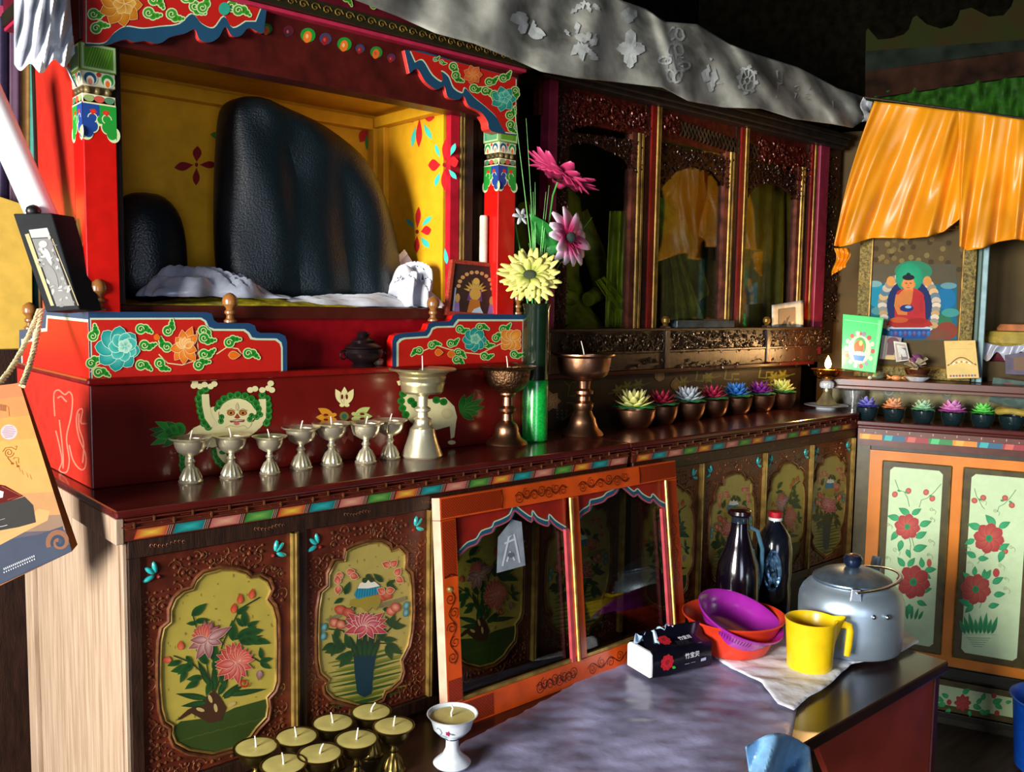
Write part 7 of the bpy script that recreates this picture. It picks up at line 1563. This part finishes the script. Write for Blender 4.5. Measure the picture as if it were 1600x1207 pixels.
# bottles
drk = mat('dark_cola_liquid', '#0a0410', .12, coat=.9, var=.05)
bx_ = onY(1153, 900, 1.44); t = thing('glass_carafe', 'dark filled glass carafe bottle with round stopper behind the red basin', 'bottle', (bx_.x, 1.44, ZT+.001))
hb = onY(1153, 797, 1.44).z-ZT; k = hb/.31
MB().lathe([(0, 0), (.055, 0), (.060, .006), (.061, .12*k), (.056, .16*k), (.038, .21*k), (.026, .25*k), (.024, .272*k), (.0, .273*k)], seg=48).build('body', drk, t)
MB().lathe([(.024, .2735*k), (.024, .285*k), (.026, .290*k), (.022, .292*k), (0, .292*k)], seg=36).build('neck', mat('clear_dark_glass', '#1c2c38', .08, coat=1), t)
MB().lathe([(0, .2925*k), (.032, .293*k), (.035, .297*k), (.034, .306*k), (.028, .310*k), (0, .311*k)], seg=36).build('stopper', mat('dark_red_cap', '#1c0a10', .2, coat=.8), t)
MB().lathe([(.0613, .03*k), (.0618, .032*k), (.0618, .062*k), (.0613, .064*k)], seg=48).build('label_band', mat('violet_label', '#3c3c88', .5, var=.2), t)
e_ = V3((.75, -.66, 0)); MB().tube([e_*.024+V3((0, 0, .262*k)), e_*.050+V3((0, 0, .250*k)), e_*.066+V3((0, 0, .20*k)), e_*.066+V3((0, 0, .14*k)), e_*.060+V3((0, 0, .10*k))], .006, 10).build('handle', mat('pale_blue_glass_handle', '#4a7a94', .1, coat=1, trans=.3), t)
bx_ = onY(1208, 900, 1.42); t = thing('plastic_bottle', 'dark plastic juice bottle with red and white cap beside the carafe', 'bottle', (bx_.x, 1.42, ZT+.001))
hb = onY(1208, 803, 1.42).z-ZT; k = hb/.29
MB().lathe([(0, 0), (.044, 0), (.050, .006), (.052, .06*k), (.049, .09*k), (.052, .12*k), (.051, .19*k), (.044, .225*k), (.026, .252*k), (.017, .262*k), (.016, .268*k), (0, .268*k)], seg=48).build('body', mat('dark_bottle_plastic', '#10121c', .12, coat=.9), t)
MB().lathe([(.019, .2685*k), (.020, .270*k), (.020, .276*k), (.0195, .277*k), (0, .277*k)], seg=30).build('cap_ring', mat('white_cap_ring', '#d8d8dc', .4), t); MB().lathe([(.0195, .2775*k), (.020, .279*k), (.020, .292*k), (.018, .294*k), (0, .294*k)], seg=30, rib=(.278*k, .291*k, .03, 24)).build('cap', mat('red_cap', '#b01424', .4), t)
tt = MB(); dd = V3((-.66, -.75, 0)).normalized(); 
tt.grid(lambda u_, v: V3((0, 0, .075+.12*v)) + (dd*cos(-.35+(u_-.5)*1.1*sin(pi*(.08+.84*v)))+V3((.75, -.66, 0))*sin(-.35+(u_-.5)*1.1*sin(pi*(.08+.84*v))))*(.0528+.002*sin(u_*19+v*7)), 16, 24); tt.build('film_label', mat('shiny_blue_film', '#6a9ac8', .15, .7, var=.5, scale=50, bump=.4), t, solid=.0005)
# ---------------------------------------------------------------- left edge things
BAGP = paintmat('bag_print', .85, gain=.62); BAGP.node_tree.nodes['Principled BSDF'].inputs['Specular IOR Level'].default_value = .08
t = thing('gift_bag', 'orange and grey glossy gift bag with twisted rope handles hanging at the left', 'bag', (0, 0, 0))
dB = 1.47
A_, B_, C_, D_ = atd(-78, 622, dB), atd(30, 598, dB), atd(113, 862, dB), atd(-12, 922, dB)
n = (B_-A_).cross(D_-A_).normalized(); n = -n if n.dot(CAM-A_) < 0 else n
t.location = D_; RC_ = V3((.75, -.66, 0))
MB().hexa([D_, C_, B_, A_, D_-n*.06-RC_*.02, C_-n*.06-RC_*.02, B_-n*.03-RC_*.012, A_-n*.03-RC_*.012]).build('bag_body', mat('orange_glossy_paper', '#8a4f20', .7, var=.05, spec=.2), t, w=True, bevel=.001)
bfn = lambda X, Y: onP(X*220/738, 560+Y*360/1207, A_, n)      # crop 0,560..220,920
p = Paint(bfn, n)
grad = [('#c87850', 130, 200), ('#d08450', 200, 300), ('#d8904e', 300, 420), ('#d89a54', 420, 560), ('#cf9858', 560, 700), ('#b98a5c', 700, 820), ('#8f7460', 820, 900), ('#5c5660', 900, 980), ('#3f4656', 980, 1220)]
def edge_x(Y): return 102+(378-102)*(Y-128)/(1012-128)
for cl_, y0, y1 in grad:
    y1 = min(y1, 1012); 
    if y0 < y1: p.poly([(-60, y0+20), (edge_x(y0), y0), (edge_x(y1), y1), (-30, y1+ (y1-128)*.15+20)], cl_)
p.poly([(-20, 1010), (378, 1012), (40, 1170), (-20, 1195)], '#3f4656')
p.poly([(-20, 960), (200, 925), (330, 880), (340, 950), (378, 1010), (200, 1085), (-20, 1190)], '#454c5c')
p.poly([(-20, 900), (130, 850), (200, 790), (262, 800), (250, 850), (150, 900), (-20, 990)], '#cf9c66')
p.poly([(-10, 660), (30, 668), (125, 722), (60, 745), (-10, 765)], '#5c1a18'); p.poly([(-10, 690), (20, 700), (15, 730), (-10, 735)], '#d0d0d0'); p.stroke([(10, 672), (110, 720), (40, 742)], 4, '#9a4a3a')
p.poly([(-10, 765), (60, 745), (130, 725), (175, 770), (190, 860), (100, 885), (-10, 905)], '#3c3a38')
p.spiral(310, 960, 60, 2.6, 1.3, 26, '#8a5f48', 1); p.spiral(310, 965, 40, 2.6, 1.1, 16, '#3c4454', 1)
p.ellipse(48, 387, 44, 40, '#c2b0b0', n=24)
for k in range(7): p.stroke([(12+abs(k-3)*5, 362+k*9), (84-abs(k-3)*5, 356+k*9)], 3, '#8c6c8c' if k != 3 else '#a05a6a')
for k in range(7): p.stroke([(-2+k*5.5, 240+k*.8), (-2+k*5.5, 274+k*.8)], 1.8, '#4a3028')
p.stroke([(30, 248), (46, 256), (50, 304)], 3, '#a05a1c')
br = '#8a5020'
p.spiral(48, 495, 26, 0, 1.7, 4, br); p.stroke([(15, 490), (30, 470), (60, 466), (85, 480), (90, 460), (80, 462)], 4, br); p.stroke([(40, 520), (60, 545), (66, 555)], 5, br); p.stroke([(70, 530), (78, 520), (98, 522), (98, 550)], 3, br); p.ellipse(66, 552, 8, 6, br); p.ellipse(95, 566, 8, 6, br); p.stroke([(84, 540), (90, 560)], 3, br)
for x, y in [(100, 570), (115, 585), (140, 600), (158, 610)]: p.stroke([(x, y), (x+8, y+25)], 2, '#b87a3c')
p.stroke([(-5, 850), (28, 840)], 2, '#a8a8a0'); p.stroke([(-5, 884), (18, 880), (40, 874)], 2.5, '#c8c8c8')
x = 20
for k in range(17): p.stroke([(x, 1100-k*4.2), (x+6, 1109-k*4.2)], 3.2, '#d8d8e0'); p.stroke([(x+1, 1109-k*4.2), (x+6, 1100-k*4.2)], 2, '#d8d8e0'); x += 9.8
x = 24
for k in range(14): p.ellipse(x, 1122-k*5.3, 3.6, 4.2, '#d8d8e0', n=6); x += 12.2
p.done('printed_artwork', t, m=BAGP)
hook = V3((.513, 2.03, 1.395))
def rope(P, name='rope_handle'):
    for ph in (0, pi):
        m = MB(); pts = []; n_ = 60
        for i in range(n_+1):
            q = P[0]*(1-i/n_)+P[1]*(i/n_)+V3((0, 0, -.015*sin(pi*i/n_))); a_ = i*1.15+ph; pts.append(q+V3((.75, -.66, 0))*.0030*cos(a_)+V3((0, 0, 1))*.0020*sin(a_))
        m.tube(pts, .0030, 6); yield m
h2 = atd(62, 484, 1.70)
dB = 1.47
for P in ((h2, atd(-6, 606, dB)), (h2+V3((.004, 0, 0)), atd(34, 604, dB))):
    mm = MB()
    for s_ in rope(P): mm.add(s_.v, s_.f)
    mm.build('rope_handle', mat('cream_rope', '#d8c89a', .7), t, w=True)
# black framed photograph leaning on the side railing
t = thing('framed_photo', 'black framed black-and-white photograph leaning beside the red shrine column', 'picture frame', (0, 0, 0)); dF = 1.60
A_, B_, C_, D_ = atd(20, 334, dF), atd(80, 333, dF), atd(124, 484, dF), atd(72, 488, dF); t.location = D_
n = (B_-A_).cross(D_-A_).normalized(); n = -n if n.dot(CAM-A_) < 0 else n
bx4 = [D_, C_, B_, A_]; MB().hexa(bx4+[q-n*.024+V3((.028, -.0, 0)) for q in bx4]).build('frame', mat('black_frame', '#17191c', .7, spec=.15), t, w=True, bevel=.002)
p = Paint(lambda X, Y: onP(X/K, 320+Y/K, A_, n), n)
p.poly([(138, 165), (160, 160), (300, 560), (282, 562)], '#c8a83a'); p.poly([(160, 140), (262, 128), (282, 180), (175, 185)], '#b4b8b4')
p.poly([(178, 190), (280, 185), (415, 560), (315, 565)], '#4c4a44'); p.stroke([(290, 190), (435, 560)], 5, '#b8983a')
rnd = random.Random(2)
for k in range(60):
    v = rnd.random(); uu = rnd.random(); x = 185+v*130+uu*95; y = 190+v*365; p.petal(x, y, rnd.uniform(0, 6.3), rnd.uniform(14, 44), rnd.uniform(6, 18), rnd.choice(['#a8a8a0', '#8a8a84', '#2c2c2a', '#c4c4bc', '#3c3a36']))
p.petal(260, 330, 1.1, 150, 44, '#5a5a58'); p.ellipse(240, 220, 24, 20, '#b8b8b4'); p.petal(250, 240, 1.2, 110, 30, '#c4c4c0')
p.done('photograph', t, m=paintmat('grey_photograph', .5, gain=.45))
MB().ell(atd(52, 330, dF+.012), (.013, .010, .012), 0, 2).build('hanger', black, t, w=True)
# white tube
a_, b_ = atd(-42, 96, 1.60), atd(84, 378, 1.66)
m = MB().tube([a_, b_], .0265, 28); o = m.build('paper_tube', mat('glossy_white_paper', '#eef0f2', .3, var=.02)); tag(o, 'bright white rolled tube leaning diagonally behind the black framed photograph', 'tube')
# yellow board, banners, scarf bundle at the left
BD = thing('yellow_board', 'plain yellow board standing behind the black framed photograph', 'board', (.30, 2.42, 1.2))
MB().prism([(.20, 1.28), (.565, 1.28), (.572, 1.59), (.55, 1.625), (.46, 1.650), (.20, 1.650)], lambda u_, v, d: V3((u_, d, v)), 2.40, 2.415).build('board', mat('pale_yellow_paint', '#d9b04a', .5, var=.06), BD, w=True, bevel=.002)
MB().box(.20, .57, 2.38, 2.44, 0, 1.2795).build('dark_stand', brownd, BD, w=True)
t = thing('striped_banner', 'striped blue, maroon, orange and teal cloth banner hanging at the far left', 'banner', (.5, 2.45, 2.5))
for nm, x0, x1, cl_ in (('blue_strip', -60, -2, '#26305a'), ('violet_strip', -2, 14, '#3c3050'), ('maroon_strip', 14, 31, '#4a2444'), ('orange_strip', 31, 47, '#a87844'), ('teal_strip', 47, 70, '#1f7a6c')):
    m = MB(); m.grid(lambda u_, v: onY(x0+(x1-x0)*u_, -220+780*v, 2.482+.004*sin(u_*3+x0)), 4, 20); m.build(nm, mat(nm, cl_, .6, var=.15), t, w=True, solid=.002)
m = MB(); m.add([onY(-40, 2, 2.435), onY(22, 12, 2.435), onY(22, 28, 2.435), onY(-40, 20, 2.435)], [(0, 1, 2, 3)], 0, False); m.build('pink_flash', mat('pink_cloth', '#b03a5c', .6), t, w=True, solid=.002)
rnd = random.Random(12)
def kb(u_, v):
    w0 = 1-.25*v; x = 22+95*u_*(1-.12*(1-v)); y = -60+170*v-(28*abs(u_-.35) if v > .8 else 0)+8*sin(u_*17)*v
    return atd(x, y, 1.60-.045*sin(pi*u_)-.022*abs(sin(u_*14+3*v))-.018*abs(sin(v*9+u_*7))-.012*sin(u_*31+v*13))
o = MB().grid(kb, 60, 60).build('scarf_bundle', silk, solid=.001, subd=1); tag(o, 'bundled bright white silk scarf hanging at the upper left shrine corner', 'scarf')
m = MB().grid(lambda u_, v: atd(100+4*u_+17*v, 100+36*v, 1.58-.008*sin(u_*6)), 6, 10).build('loose_end', silk, o, solid=.001)
